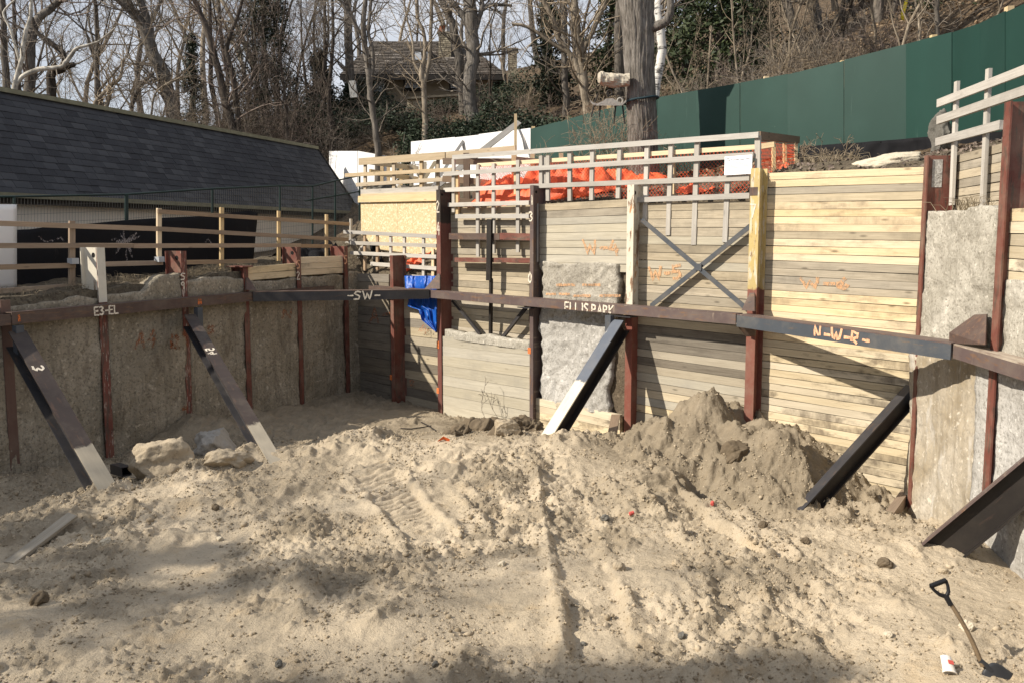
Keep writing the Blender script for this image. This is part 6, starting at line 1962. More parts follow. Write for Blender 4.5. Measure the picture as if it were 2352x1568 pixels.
limb_tree('bare_tree', 'straight slim trunk beside the pale post end on the right slope', 19.5, [[(2153, 120, 6), (2152, 50, 5), (2152, 0, 5)]], 'bark_grey', 'twig', 8, 1.2, 17)
for k_, (a_, b_, c_) in enumerate(((1942, 2000, 'left'), (1768, 1752, 'mid'), (1894, 1872, 'right'))):
    pass
limb_tree('sapling', 'pale straight sapling against the dark cedar nearest the big trunk', 23.5, [[(1622, 250, 2.6), (1628, 150, 2.2), (1634, 60, 1.8)]], 'bark_tan', 'twig_tan', 10, .9, 18, lvl=1)
limb_tree('sapling', 'pale straight sapling in front of the middle of the dark cedar', 23, [[(1786, 220, 2.6), (1778, 140, 2.3), (1770, 75, 2), (1768, 0, 1.8)]], 'bark_tan', 'twig_tan', 12, 1.0, 19, lvl=1)
limb_tree('sapling', 'pale curved sapling at the right side of the dark cedar', 22.5, [[(1700, 230, 2.8), (1690, 140, 2.4), (1684, 70, 2), (1680, 0, 1.8)]], 'bark_tan', 'twig_tan', 12, 1.0, 20, lvl=1)

# ------------------------------------------------------------------ the big tree by the railing
def big_trunk():
    Y = 18.5
    L = [(1422, 0), (1431, 88), (1436, 175), (1441, 275), (1445, 350), (1444, 400), (1436, 440)]
    Rr_ = [(1501, 0), (1501, 88), (1502, 180), (1507, 275), (1511, 350), (1514, 400), (1522, 440)]
    cen, rad = [], []
    for (a, y), (b, _) in zip(L, Rr_):
        p, q_ = atY(a, y, Y), atY(b, y, Y); cen.append((p + q_) / 2); rad.append((q_ - p).length / 2)
    cen.reverse(); rad.reverse()
    c0 = cen[0].copy(); c0.z -= .5; cen.insert(0, c0); rad.insert(0, rad[0] * 1.12)
    d = (cen[-1] - cen[-2]).normalized()
    for k_ in range(8):
        cen.append(cen[-1] + d * .9); rad.append(rad[-1] * .965)
    C_, R_ = [], []
    for i in range(len(cen) - 1):
        for k_ in range(10):
            f = k_ / 10; C_.append(cen[i].lerp(cen[i + 1], f)); R_.append(rad[i] + (rad[i + 1] - rad[i]) * f)
    n_ = 128; V = []
    for i, (c, r_) in enumerate(zip(C_, R_)):
        an = np.linspace(0, 2 * np.pi, n_, endpoint=False)
        zz = c.z
        fur = np.abs(np.sin(an * 17 + 1.6 * fbm(an * 1.6 + 3, an * 0 + zz * .5, 3) * 3 + .8 * np.sin(zz * 3)))
        f2 = fbm(np.cos(an) * 9 + 5, np.sin(an) * 9 + zz * 1.6, 3)
        rr_ = r_ * (1 + .035 * fbm(np.cos(an) * 1.2, np.sin(an) * 1.2 + zz * .6, 2)) + .020 * (fur - .6) + .022 * f2
        V += [(c.x + a * math.cos(t_), c.y + a * math.sin(t_), zz) for a, t_ in zip(rr_, an)]
    m_ = len(C_); idx = np.arange(m_ * n_).reshape(m_, n_)
    Q = np.stack([idx[:-1], np.roll(idx, -1, 1)[:-1], np.roll(idx, -1, 1)[1:], idx[1:]], -1).reshape(-1, 4)
    t = thing('big_tree', 'big furrowed grey trunk rising behind the railing at the top of the pit', 'tree', (cen[1].x, Y, cen[1].z))
    np_obj('trunk', np.array(V), Q, MT['bark_oak'], t, False)
    top = C_[-1]; out = []
    r = random.Random(3)
    for k_ in range(9):
        grow(r, C_[-1 - k_ * 4], Vector((r.gauss(0, 1), r.gauss(0, 1), .7)), r.uniform(3, 5), .13, 0, 2, out, .06, (6, 5))
    tube_obj('crown', [(a, b, c) for a, b, c, l in out], MT['bark_grey'], t)
    # curved limb on the right and burl
    Pl = [atY(1492, 66, Y - .1), atY(1512, 60, Y - .25), atY(1530, 50, Y - .3), atY(1540, 30, Y - .3), atY(1540, 0, Y - .3), atY(1538, -60, Y - .3)]
    tube_obj('limb', [(Pl, [.11, .10, .095, .085, .075, .06], 10)], MT['bark_oak'], t)
    return t


bt = big_trunk()
# pale split log lodged against the trunk and old bench-like ledge with iron rods
lg = thing('split_log', 'pale split log stub sticking out left of the big trunk', 'log', atY(1400, 182, 18.3))
Vl = []
n_ = 22; Lk = [(1373, 171, 188), (1378, 166, 196), (1386, 165, 199), (1400, 168, 200), (1415, 170, 200), (1430, 170, 199), (1445, 170, 199)]
for i in range(25):
    f = i / 24 * (len(Lk) - 1); a = min(int(f), len(Lk) - 2); g = f - a
    x = Lk[a][0] + (Lk[a + 1][0] - Lk[a][0]) * g; y0_ = Lk[a][1] + (Lk[a + 1][1] - Lk[a][1]) * g; y1_ = Lk[a][2] + (Lk[a + 1][2] - Lk[a][2]) * g
    p, q_ = atY(x, y0_, 18.2), atY(x, y1_, 18.2); c = (p + q_) / 2; hz = (p - q_).length / 2
    for j in range(n_):
        t_ = 2 * math.pi * j / n_; nn_ = float(fbm(np.array([i * .35 + math.cos(t_) * 1.4]), np.array([math.sin(t_) * 1.4]), 4)[0]) * .6
        Vl.append((c.x, c.y + hz * .9 * math.cos(t_) * (1 + nn_), c.z + hz * math.sin(t_) * (1 + nn_ * .6)))
Fl = [(i * n_ + j, i * n_ + (j + 1) % n_, (i + 1) * n_ + (j + 1) % n_, (i + 1) * n_ + j) for i in range(24) for j in range(n_)] + [tuple(range(n_ - 1, -1, -1))]
mesh_obj('log_body', Vl, Fl, MT['split'], lg)
be = thing('iron_bench', 'weathered grey ledge with thin iron legs and scrolls strapped to the big trunk', 'bench', atY(1395, 240, 18.0))
Pb = [(1356, 230), (1362, 236), (1372, 238), (1384, 233), (1392, 227), (1408, 226), (1418, 233), (1428, 237), (1438, 230)]
top_ = []
for x, y in Pb: top_.append((x, y))
Vb = []
for j, dy in enumerate((-.12, .14)):
    for x, y in Pb:
        Vb.append(atY(x, y, 17.75 + dy))
for j, dy in enumerate((-.12, .14)):
    for x, y in Pb:
        Vb.append(atY(x, 243 if 1362 < x < 1430 else y + 5, 17.75 + dy))
k_ = len(Pb); Fb = []
for i in range(k_ - 1):
    Fb += [(i, i + 1, k_ + i + 1, k_ + i), (2 * k_ + i + 1, 2 * k_ + i, 3 * k_ + i, 3 * k_ + i + 1), (i + 1, i, 2 * k_ + i, 2 * k_ + i + 1), (k_ + i, k_ + i + 1, 3 * k_ + i + 1, 3 * k_ + i)]
Fb += [(0, k_, 3 * k_, 2 * k_), (2 * k_ - 1, k_ - 1, 3 * k_ - 1, 4 * k_ - 1)]
mesh_obj('ledge', Vb, Fb, MT['rock_grey'], be)
for a_, b_ in (((1364, 243), (1358, 269)), ((1379, 243), (1376, 269)), ((1414, 243), (1410, 285)), ((1430, 243), (1435, 285)), ((1366, 236), (1373, 218)), ((1397, 224), (1398, 212))):
    tube_obj('leg' if a_[1] == 243 else 'bracket', [([atY(*a_, 17.75), atY(*b_, 17.72)], [.018, .014], 6)], MT['iron'], be)
for cx_, cy_, rx in ((1424, 232, 6), (1400, 214, 6)):
    P_ = [atY(cx_ + rx * math.cos(a), cy_ + rx * 1.1 * math.sin(a), 17.74) for a in np.linspace(0, 2 * math.pi, 15)]
    tube_obj('scroll', [(P_, [.016] * 15, 6)], MT['iron'] if cx_ == 1400 else MT['rock_grey'], be)
Pr = []
cc = (atY(1438, 236, 18.5) + atY(1506, 226, 18.5)) / 2
for i in range(33):
    a = math.pi * 2 * i / 32; Pr.append(Vector((cc.x + .375 * math.cos(a), 18.5 + .375 * math.sin(a), cc.z + .055 * math.cos(a) + .006 * math.sin(a * 5))))
tag(tube_obj('tree_strap', [(Pr, [.028] * 33, 6)], MT['rope']), 'dark rope strap tied round the big trunk holding the old ledge', 'rope')

# birch behind
limb_tree('birch_tree', 'white birch trunk with black marks just right of the big trunk', 21.5, [[(1505, 250, 9), (1508, 190, 10), (1519, 130, 10), (1521, 90, 10), (1513, 40, 9), (1512, 0, 9)]], 'bark_birch', 'twig', 8, 1.4, 23)
sb = atY(1392, 400, 19.6)


# ------------------------------------------------------------------ leaves, shrubs and conifers
def leaf_quads(C, sz_, rng_, droop=.0, aspect=.5):
    n_ = len(C)
    a = rng_.normal(size=(n_, 3)); a[:, 2] = a[:, 2] * .5 - droop; a /= np.linalg.norm(a, axis=1, keepdims=True)
    b = np.cross(a, rng_.normal(size=(n_, 3))); b /= np.linalg.norm(b, axis=1, keepdims=True)
    s = (sz_ * rng_.uniform(.6, 1.3, n_))[:, None]
    V = np.stack([C - a * s, C + b * s * aspect, C + a * s, C - b * s * aspect], 1).reshape(-1, 3)
    return V, np.arange(n_ * 4).reshape(-1, 4)


def conifer_mesh(seed, H, Rb, nb, per, sz_, mat, droop=.5, low=.05, power=.9):
    r = np.random.default_rng(seed)
    C = []
    for i in range(nb):
        h = low + (1 - low) * r.random() ** .9; an = r.uniform(0, 2 * np.pi)
        L = Rb * (1 - h) ** power * r.uniform(.6, 1.15) + .12
        tt = r.random(per) ** .6
        x = np.cos(an) * L * tt + r.normal(0, .10 + .08 * L, per); y = np.sin(an) * L * tt + r.normal(0, .10 + .08 * L, per)
        z = h * H - droop * L * tt ** 1.6 + r.normal(0, .10, per)
        C.append(np.stack([x, y, z], 1))
    V, Q = leaf_quads(np.concatenate(C), sz_, r, droop=.35, aspect=.32)
    return V, Q


def conifer(name, label, px, Y, H, Rb, nb, per, sz_, mat, seed, zoff=0.0, droop=.5, group=None, low=.05):
    x = (px - CX) / F * Y; z = gz(x, Y) + zoff
    t = thing(name, label, 'evergreen tree', (x, Y, z), group)
    V, Q = conifer_mesh(seed, H, Rb, nb, per, sz_, mat, droop, low)
    np_obj('crown', V + np.array([x, Y, z]), Q, MT[mat], t)
    r = random.Random(seed)
    paths = [([Vector((x, Y, z - .3)), Vector((x, Y, z + H * .95))], [.03 * H * .5 + .05, .02], 7)]
    for k_ in range(26):
        h = r.uniform(low, .95); an = r.uniform(0, 6.28); L = Rb * (1 - h) * .9 + .1
        paths.append(([Vector((x, Y, z + h * H)), Vector((x + L * math.cos(an), Y + L * math.sin(an), z + h * H - droop * L))], [.025, .008], 4))
    tube_obj('trunk', paths, MT['bark_dark'], t)
    return t


conifer('cedar_tree', 'large dark green cedar right of the birch above the green hoarding', 1640, 27, 9.5, 2.0, 330, 44, .11, 'cedar', 1, -.4)
conifer('cedar_tree', 'second cedar of looser green just behind the big trunk', 1565, 29, 9, 1.7, 220, 40, .11, 'cedar', 2, -.4)
conifer('cedar_tree', 'thin grey green cedar at the right end of the cedars', 1720, 30, 8, 1.5, 150, 36, .11, 'cedar', 3, -.4)
conifer('spruce_tree', 'small dark spruce left of the tan tree', 1262, 34, 4.6, 1.2, 110, 36, .11, 'conifer_dark', 4, -.3)
conifer('spruce_tree', 'dark loose evergreen in front of the tan tree trunk', 1395, 33, 5.0, 1.3, 100, 34, .11, 'cedar', 5, -.3)
conifer('spruce_tree', 'tall dark evergreen tangled with bare vines left of the house', 622, 38, 11.5, 2.3, 300, 60, .085, 'conifer_dark', 6, -.5, low=.12)
conifer('spruce_tree', 'dark evergreen between the tangled evergreen and the house', 745, 39, 4.4, 1.4, 190, 60, .085, 'conifer_dark', 7, -.3)
conifer('spruce_tree', 'dark evergreen low on the bank under the left end of the house', 815, 39.5, 2.4, 1.5, 190, 60, .085, 'yew', 8, -.3)
conifer('spruce_tree', 'narrow dark evergreen behind the middle of the low roof', 460, 44, 6.5, 1.2, 130, 50, .085, 'conifer_dark', 9, -.3)
conifer('hemlock_tree', 'small yellow green evergreen on the leaf slope at the upper right', 2262, 21.5, 2.4, .8, 60, 24, .08, 'cedar', 10, -.1)
conifer('hemlock_tree', 'low evergreen shoots beside the thick trunk on the leaf slope', 2120, 25, 1.8, .9, 50, 24, .08, 'cedar', 11, -.1)


def shrub(name, label, cx_, Y, w, h, n_, mat, seed, sz_=.07, zoff=0.0, group=None, dep=None):
    x = (cx_ - CX) / F * Y; z = gz(x, Y) + zoff
    r = np.random.default_rng(seed)
    d = r.normal(size=(n_, 3)); d /= np.linalg.norm(d, axis=1, keepdims=True)
    rad_ = r.random(n_) ** .38
    lump = 1 + .45 * fbm(d[:, 0] * 2.2 + seed, d[:, 1] * 2.2 + d[:, 2] * 2, 3)
    C = d * (rad_ * lump)[:, None] * np.array([w / 2, (dep or w) / 2, h]) ; C[:, 2] = np.abs(C[:, 2])
    t = thing(name, label, 'evergreen shrub', (x, Y, z), group)
    V, Q = leaf_quads(C + np.array([x, Y, z]), sz_, r, 0, .45)
    np_obj('foliage', V, Q, MT[mat], t)
    rr_ = random.Random(seed); out = []
    for k_ in range(7):
        grow(rr_, Vector((x + rr_.uniform(-w / 5, w / 5), Y, z - .1)), Vector((rr_.gauss(0, .6), rr_.gauss(0, .6), 1)), h * .9, .03, 1, 2, out, .05, (4, 4))
    tube_obj('stems', [(a, b, 3) for a, b, c, l in out], MT['twig'], t)
    return t


SHR = [('wide dark evergreen shrub on the bank below the house wall', 930, 35.5, 4.6, 1.0, 4200), ('dark evergreen shrub left of the large grey tree', 1030, 30.0, 3.4, 1.7, 4200), ('glossy dark shrub at the foot of the large grey tree', 1130, 29.5, 3.4, 1.6, 4200),
       ('dark shrub directly above the left end of the green hoarding', 1215, 28.0, 2.6, 1.3, 3000), ('dark shrub behind the white hoarding return', 850, 40, 3.6, 2.2, 4200), ('low dark shrub behind the end of the low roof', 740, 38, 4.2, 2.2, 4200),
       ('ivy dark shrub under the pair of leaning stems', 560, 40, 3.6, 1.6, 2600), ('dark shrub overhanging the left end of the white hoarding', 952, 29.2, 1.3, 2.3, 1600), ('low dark shrub between the tan tree and the green hoarding', 1290, 27.5, 2.2, .9, 1800), ('dark shrub left of the house door', 690, 43, 4.0, 3.0, 4200), ('dark shrub under the right end of the stone house', 1150, 38, 4.2, .9, 2400), ('dark shrub under the middle of the stone house', 1040, 39.5, 3.6, .55, 1600), ('dark shrub on the slope right of the large grey tree', 1215, 35, 3.6, 1.3, 2800)]
for i, (lb, px, Y, w, h, n_) in enumerate(SHR):
    shrub('evergreen_shrub', lb, px, Y, w, h, int(n_ * 1.9), 'yew', 40 + i, .060)


def bare_shrub(name, label, P, h, n_, seed, mat='twig_tan', spread_=.6, lvl=2, kids=(5, 4), group=None, rad=.011):
    r = random.Random(seed); out = []
    t = thing(name, label, 'bare shrub', P, group)
    for k_ in range(n_):
        a = r.uniform(0, 6.28)
        grow(r, Vector(P) + Vector((r.gauss(0, .12), r.gauss(0, .12), -.05)), Vector((math.cos(a) * spread_ * r.random() * 1.6, math.sin(a) * spread_ * r.random() * 1.6, 1)), h * r.uniform(.55, 1.0), rad, 0, lvl, out, .02, kids, .2)
    tube_obj('stems', [(a, b, 3) for a, b, c, l in out], MT[mat], t)
    return t


for i_, (x_, y_, h_, rb_) in enumerate(((-19.5, -.75, 15.0, 2.5), (-11.7, 6.9, 3.1, 1.2), (-18, 2.7, 11.0, 1.7), (-15.5, 4.5, 7.6, 1.4))):  # second tree is added out of view to shade the left sand
    t = thing('cedar_tree', ['tall evergreen outside the left of the view that shades the near sand', 'short evergreen outside the left of the view, added to shade the pit edge', 'thin tall evergreen outside the left of the view between the others', 'thin shorter evergreen outside the left of the view near the pit'][i_], 'evergreen tree', (x_, y_, 2.3))
    V, Q = conifer_mesh(50 + i_, h_, rb_, 150 if i_ < 2 else 42, 40 if i_ < 2 else 26, .16, 'cedar', .5, .25, .55)
    np_obj('crown', V + np.array([x_, y_, 2.3]), Q, MT['cedar'], t)
    tube_obj('trunk', [([Vector((x_, y_, 2)), Vector((x_, y_, 2.3 + h_ * .95))], [.2, .03], 7)], MT['bark_dark'], t)
P_ = terr_pt(atY(1390, 400, 19.4).x, 19.4); bare_shrub('bare_shrub', 'bare twiggy shrub in front of the green hoarding left of the big trunk', P_, 2.1, 20, 1, kids=(5, 5, 4))
BR = [(1560, 24.5), (1660, 23.5), (1720, 23), (1790, 22.5), (1850, 22), (1900, 21.5), (1620, 24), (1760, 24), (1960, 21), (1880, 23), (1820, 24), (1690, 25), (1920, 22.5), (1540, 26), (2010, 20.5), (1735, 21.5), (1590, 23)]
for i, (px, Y) in enumerate(BR):
    x = (px - CX) / F * Y
    bare_shrub('bare_shrub', 'bare brown thicket shrub along the top of the green hoarding, %s from the left' % ORD[sorted(q_[0] for q_ in BR).index(px)], (x, Y, gz(x, Y)), tr.uniform(1.3, 2.1), 14, 100 + i, tr.choice(['twig_tan', 'twig', 'twig_red']), .7, group='bare thicket shrubs behind the green hoarding')
BL_ = [(600, 37), (660, 36), (700, 35), (780, 34), (1180, 29.5), (1240, 29), (1000, 33), (1100, 33), (880, 34), (1160, 33), (540, 38), (480, 38), (640, 34), (1380, 26), (1450, 26), (1210, 31)]
for i_, (px_, Y_) in enumerate(((130, 34), (215, 35), (285, 33), (340, 34), (420, 34.5), (470, 34), (520, 35), (575, 34), (618, 35), (60, 34), (665, 36), (712, 34.5))):
    x_ = (px_ - CX) / F * Y_
    bare_shrub('bare_shrub', 'tall bare twiggy thicket rising over the ridge of the low roof, %s planted' % ORD[i_] if False else 'tall bare twiggy thicket over the low roof ridge, %s from the left' % ['second', 'third', 'fourth', 'fifth', 'sixth', 'seventh', 'eighth', 'ninth', 'tenth', 'first', 'eleventh', 'last'][i_], (x_, Y_, gz(x_, Y_)), 4.6, 15, 400 + i_, ['twig_tan', 'twig', 'twig_red'][i_ % 3], .55, kids=(6, 5), group='tall thickets behind the low roof')
for i, (px, Y) in enumerate(BL_):
    x = (px - CX) / F * Y
    bare_shrub('bare_shrub', 'bare brown thicket shrub on the wooded bank below the house, %s from the left' % ORD[sorted(q_[0] for q_ in BL_).index(px)], (x, Y, gz(x, Y)), tr.uniform(1.6, 3.2) if px < 800 else tr.uniform(1.1, 2.1), 14, 200 + i, tr.choice(['twig_tan', 'twig', 'twig_red']), .6, group='bare thicket shrubs below the house')
# dead branches on the bank right of the netting
for i, (px, py, Y, h) in enumerate(((1848, 385, 14.6, .9), (1900, 372, 14.2, .8))):
    p = atY(px, py, Y); p.z = gz(p.x, p.y)
    bare_shrub('dead_branches', ['dead grey branches beside the netting side panel', 'dead grey branches in front of the black sheeting'][i], p, h * .8, 7, 300 + i, 'twig_tan', 1.6)
P_ = on_sand(1552, 1000) if False else WF.at(1552, 0, 0)
# tiny weed stalks at the foot of the cement smeared planks
p = on_sand(1000 + 560 * 0 + 142 * 0 + 1150, 985)
bare_shrub('weed_stalk', 'dry weed stalk in front of the cement smeared plank bay', WF.at(1142, 960, OFF_PF + .1), .7, 2, 310, 'twig', .35, rad=.005, kids=(3, 2))

# dry grass tufts along the left bank
rg = np.random.default_rng(8)
pts_g = []
for px, n_ in ((90, 40), (270, 120), (350, 120), (470, 150), (520, 110), (580, 120), (620, 80), (700, 90), (740, 80), (205, 40)):
    for k_ in range(n_):
        a = LF.hit(px + rg.normal(0, 14), 600, OFF_CL)[0]; o = OFF_CL - .25 - abs(rg.normal(0, .35))
        p = LF.pt(a, o, 0); pts_g.append((p.x, p.y, gz(p.x, p.y)))
for k_ in range(60):
    a = NF.hit(2210 + rg.normal(0, 22), 540, OFN)[0]; p = NF.pt(a, OFN - abs(rg.normal(0, .08)), 3.62); pts_g.append((p.x, p.y, 3.6))
for k_ in range(260):
    x = rg.uniform(3.6, 5.6); y = rg.uniform(12.3, 14.2); pts_g.append((x, y, gz(x, y)))
gp = []
for (x, y, z) in pts_g:
    h = rg.uniform(.06, .2); dx, dy = rg.normal(0, .09, 2)
    gp.append(([Vector((x, y, z - .02)), Vector((x + dx * .5, y + dy * .5, z + h * .7)), Vector((x + dx * 1.3, y + dy * 1.3, z + h * .75))], [.004, .003, .0015], 3))
tag(tube_obj('dry_grass', gp, MT['drygrass'], None, False), 'dry matted grass along the tops of the pit walls', 'grass', kind='stuff')
# fallen leaves on the slope
N = 9000
lx = rg.uniform(3, 14, N); ly = rg.uniform(15, 34, N)
okk = (ly > 15.8 + (9 - lx) * .35)
lx, ly = lx[okk], ly[okk]
lz = terrain_z(lx, ly) + .02
V, Q = leaf_quads(np.stack([lx, ly, lz], 1), .055, rg, 0, .6)
tag(np_obj('fallen_leaves', V, Q, MT['leaf']), 'fallen brown leaves covering the right slope', 'fallen leaves', kind='stuff')
# mulch clods round the tree
N = 2500
a = rg.uniform(-8.6, -.3, N); o = OFF_LAG - .15 - rg.random(N) * 3.5
mx = WF.O.x + WF.u.x * (a + 3.5) + WF.n.x * o; my = WF.O.y + WF.u.y * (a + 3.5) + WF.n.y * o
V, Q = leaf_quads(np.stack([mx, my, terrain_z(mx, my) + .02], 1), .04, rg, 0, .5)
tag(np_obj('bark_mulch', V, Q, MT['twig_red']), 'reddish bark mulch and litter inside the tree enclosure', 'mulch', kind='stuff')
# yellow webbing on the slope
Pw = [atY(2084, -10, 20.6), atY(2080, 10, 20.5), atY(2074, 30, 20.4), atY(2073, 44, 20.4), atY(2078, 48, 20.4)]
yw = thing('yellow_webbing', 'yellow webbing strap hanging from a branch on the leafy slope', 'strap', Pw[2])
tube_obj('strap', [(Pw, [.03, .04, .05, .035, .02], 6)], MT['yellow'], yw)

# ------------------------------------------------------------------ stone house on the hill
HY = 46.0
hl, hr = atY(838, 180, HY), atY(1132, 178, HY)
hz0 = min(gz(hl.x, HY), gz(hr.x, HY)) - .5
ze = atY(1000, 176, HY).z; zr_ = atY(950, 96, HY + 3.2).z
hs = thing('stone_house', 'old stone house with a brown hipped roof and tall chimney among the trees', 'house', ((hl.x + hr.x) / 2, HY + 3, hz0))
X0, X1 = hl.x, hr.x; DW = 6.4
prism('wall', [(X0, HY, hz0), (X1, HY, hz0), (X1, HY, ze), (X0, HY, ze)], (0, -1, 0), .3, MT['stucco'], hs)
prism('side_wall', [(X0, HY + .3, hz0), (X0, HY + DW, hz0), (X0, HY + DW, ze), (X0, HY + .3, ze)], (-1, 0, 0), .3, MT['stucco'], hs)
prism('side_wall', [(X1, HY + DW, hz0), (X1, HY + .3, hz0), (X1, HY + .3, ze), (X1, HY + DW, ze)], (1, 0, 0), .3, MT['stucco'], hs)
rxl, rxr = atY(862, 100, HY + 3.2).x, atY(1062, 96, HY + 3.2).x
ey0, ey1 = HY - .7, HY + DW + .7; exl, exr = X0 - 1.2, X1 + .7; zeave = ze - .05
A_, B_, C__, D__ = Vector((exl, ey0, zeave)), Vector((exr, ey0, zeave)), Vector((exr, ey1, zeave)), Vector((exl, ey1, zeave))
R0, R1 = Vector((rxl, HY + 3.2, zr_)), Vector((rxr, HY + 3.2, zr_))
roof = mesh_obj('roof', [A_, B_, C__, D__, R0, R1, A_ - Vector((0, 0, .15)), B_ - Vector((0, 0, .15)), C__ - Vector((0, 0, .15)), D__ - Vector((0, 0, .15))],
                [(0, 1, 5, 4), (1, 2, 5), (2, 3, 4, 5), (3, 0, 4), (0, 6, 7, 1), (1, 7, 8, 2), (2, 8, 9, 3), (3, 9, 6, 0), (6, 9, 8, 7)], MT['dark_timber'], hs)
# roof slates as real pieces on the front and the right hip
V, Fq = [], []
r_ = random.Random(2)
for (a, b, c, d) in ((A_, B_, R1, R0), (B_, C__, R1, R1), (D__, A_, R0, R0)):
    nS = (b - a).cross(d - a).normalized()
    rowsn = 22
    for i in range(rowsn):
        v0, v1 = i / rowsn, (i + 1.15) / rowsn
        e0_, e1_ = a.lerp(d, v0), b.lerp(c, v0); L = (e1_ - e0_).length
        s = r_.uniform(-.3, 0)
        upv = ((d - a) if d != c else ((d + c) / 2 - (a + b) / 2)).normalized()
        while s < L:
            w = r_.uniform(.25, .45); s0_, s1_ = max(s, 0) / L, min(s + w - .02, L) / L
            if s1_ - s0_ > .004:
                p0, p1 = e0_.lerp(e1_, s0_), e0_.lerp(e1_, s1_)
                f0, f1 = a.lerp(d, min(v1, 1)).lerp(b.lerp(c, min(v1, 1)), s0_), a.lerp(d, min(v1, 1)).lerp(b.lerp(c, min(v1, 1)), s1_)
                h_ = nS * (.05 + r_.uniform(0, .03)); b0 = len(V)
                V += [p0 + h_, p1 + h_, f1 + nS * .02, f0 + nS * .02, p0, p1]; Fq += [(b0, b0 + 1, b0 + 2, b0 + 3), (b0 + 4, b0 + 5, b0 + 1, b0)]
            s += w
tag(mesh_obj('slates', V, Fq, MT['slate'], roof), kind='stuff')
bar('eave_beam', (exl, ey0 - .02, zeave - .14), (exr, ey0 - .02, zeave - .14), .12, .26, Vector((0, 0, 1)), MT['dark_timber'], hs, .0)
# chimney with its stones
def chimney(x0p, x1p, ytop, ybot, Yc, pots, lab):
    a, b = atY(x0p, ytop, Yc), atY(x1p, ytop, Yc); zb = atY(x0p, ybot, Yc).z
    ch = obox('chimney', Vector(((a.x + b.x) / 2, Yc + .45, (a.z + zb) / 2)), Vector((1, 0, 0)), Vector((0, 0, 1)), (b.x - a.x - .06, .84, a.z - zb), MT['mortar'], roof)
    z = zb; rr_ = random.Random(int(x0p)); i = 0
    while z < a.z - .02:
        h = .105; x = a.x - (rr_.uniform(0, .12))
        while x < b.x:
            w = rr_.uniform(.16, .3); q0_, q1_ = max(x, a.x), min(x + w, b.x)
            if q1_ - q0_ > .03:
                obox('stone', Vector(((q0_ + q1_) / 2, Yc + rr_.uniform(-.01, .02), z + h / 2)), Vector((1, 0, 0)), Vector((0, 0, 1)), (q1_ - q0_ - .018, .08, h - .018), MT['stone'], ch)
            x += w
        z += h
    obox('chimney_cap', Vector(((a.x + b.x) / 2, Yc + .45, a.z + .04)), Vector((1, 0, 0)), Vector((0, 0, 1)), (b.x - a.x + .14, 1.0, .10), MT['mortar'], ch)
    for px, m_, hh in pots:
        p = atY(px, ytop, Yc)
        tube_obj('chimney_pot', [([Vector((p.x, Yc + .4, a.z + .08)), Vector((p.x, Yc + .4, a.z + hh)), Vector((p.x, Yc + .4, a.z + hh + .02))], [.19, .16, .19], 10)], MT[m_], ch)
    return ch


chimney(1007, 1036, 77, 150, HY - .2 + 1.4, ((1014, 'terracotta', .46), (1027, 'metal_pot', .42)), '')
chimney(1166, 1188, 115, 190, HY + 2.5, (), '')
# dormer
d0, d1 = atY(950, 142, HY + .8), atY(992, 142, HY + .8); dzt = atY(970, 116, HY + .8).z
dm = prism('dormer', [Vector((d0.x, HY + .8, d0.z)), Vector((d1.x, HY + .8, d0.z)), Vector((d1.x, HY + .8, dzt)), Vector((d0.x, HY + .8, dzt))], (0, -1, 0), 2.2, MT['dark_timber'], roof)
for f in (.25, .72):
    obox('pane', Vector((d0.x + (d1.x - d0.x) * f, HY + .77, (d0.z + dzt) / 2)), Vector((1, 0, 0)), Vector((0, 0, 1)), (.36, .02, .42), MT['pane'], dm)


def window(x0p, x1p, y0p, y1p, nxp, nyp):
    a, b = atY(x0p, y0p, HY), atY(x1p, y1p, HY); cx_, cz_ = (a.x + b.x) / 2, (a.z + b.z) / 2; w, h = b.x - a.x, a.z - b.z
    wn = obox('window', Vector((cx_, HY - .03, cz_)), Vector((1, 0, 0)), Vector((0, 0, 1)), (w + .14, .08, h + .14), MT['dark_timber'], hs)
    for i in range(nxp):
        for j in range(nyp):
            obox('pane', Vector((a.x + w * (i + .5) / nxp, HY - .075, b.z + h * (j + .5) / nyp)), Vector((1, 0, 0)), Vector((0, 0, 1)), (w / nxp - .022, .02, h / nyp - .022), MT['pane'], wn)
    obox('sill', Vector((cx_, HY - .10, b.z - .12)), Vector((1, 0, 0)), Vector((0, 0, 1)), (w + .3, .16, .08), MT['dark_timber'], wn)


window(860, 884, 187, 212, 5, 6)
window(930, 946, 184, 203, 4, 5)
window(949, 966, 184, 203, 4, 5)
window(1035, 1054, 180, 204, 4, 6)
p0, p1 = atY(935, 230, HY - 1.6), atY(1060, 222, HY - 1.6)
gw = thing('garden_wall', 'long low stone garden wall with flat coping below the house windows', 'garden wall', (p0 + p1) / 2)
prism('wall', [Vector((p0.x, p0.y, p0.z - 1.5)), Vector((p1.x, p1.y, p1.z - 1.5)), p1, p0], (0, -1, 0), .4, MT['stone'], gw)
bar('coping', p0 + Vector((0, .1, .06)), p1 + Vector((0, .1, .06)), .6, .10, Vector((0, 0, 1)), MT['mortar'], gw)
pb = atY(811, 206, 37.0)
o = tag(obox('bird_box', pb, Vector((1, 0, .1)), Vector((0, 0, 1)), (.30, .22, .72), MT['bird_house']), 'pale board box fixed to a stem left of the house', 'bird box')

# ------------------------------------------------------------------ boulders and loose things
V2, F2 = ico(4)


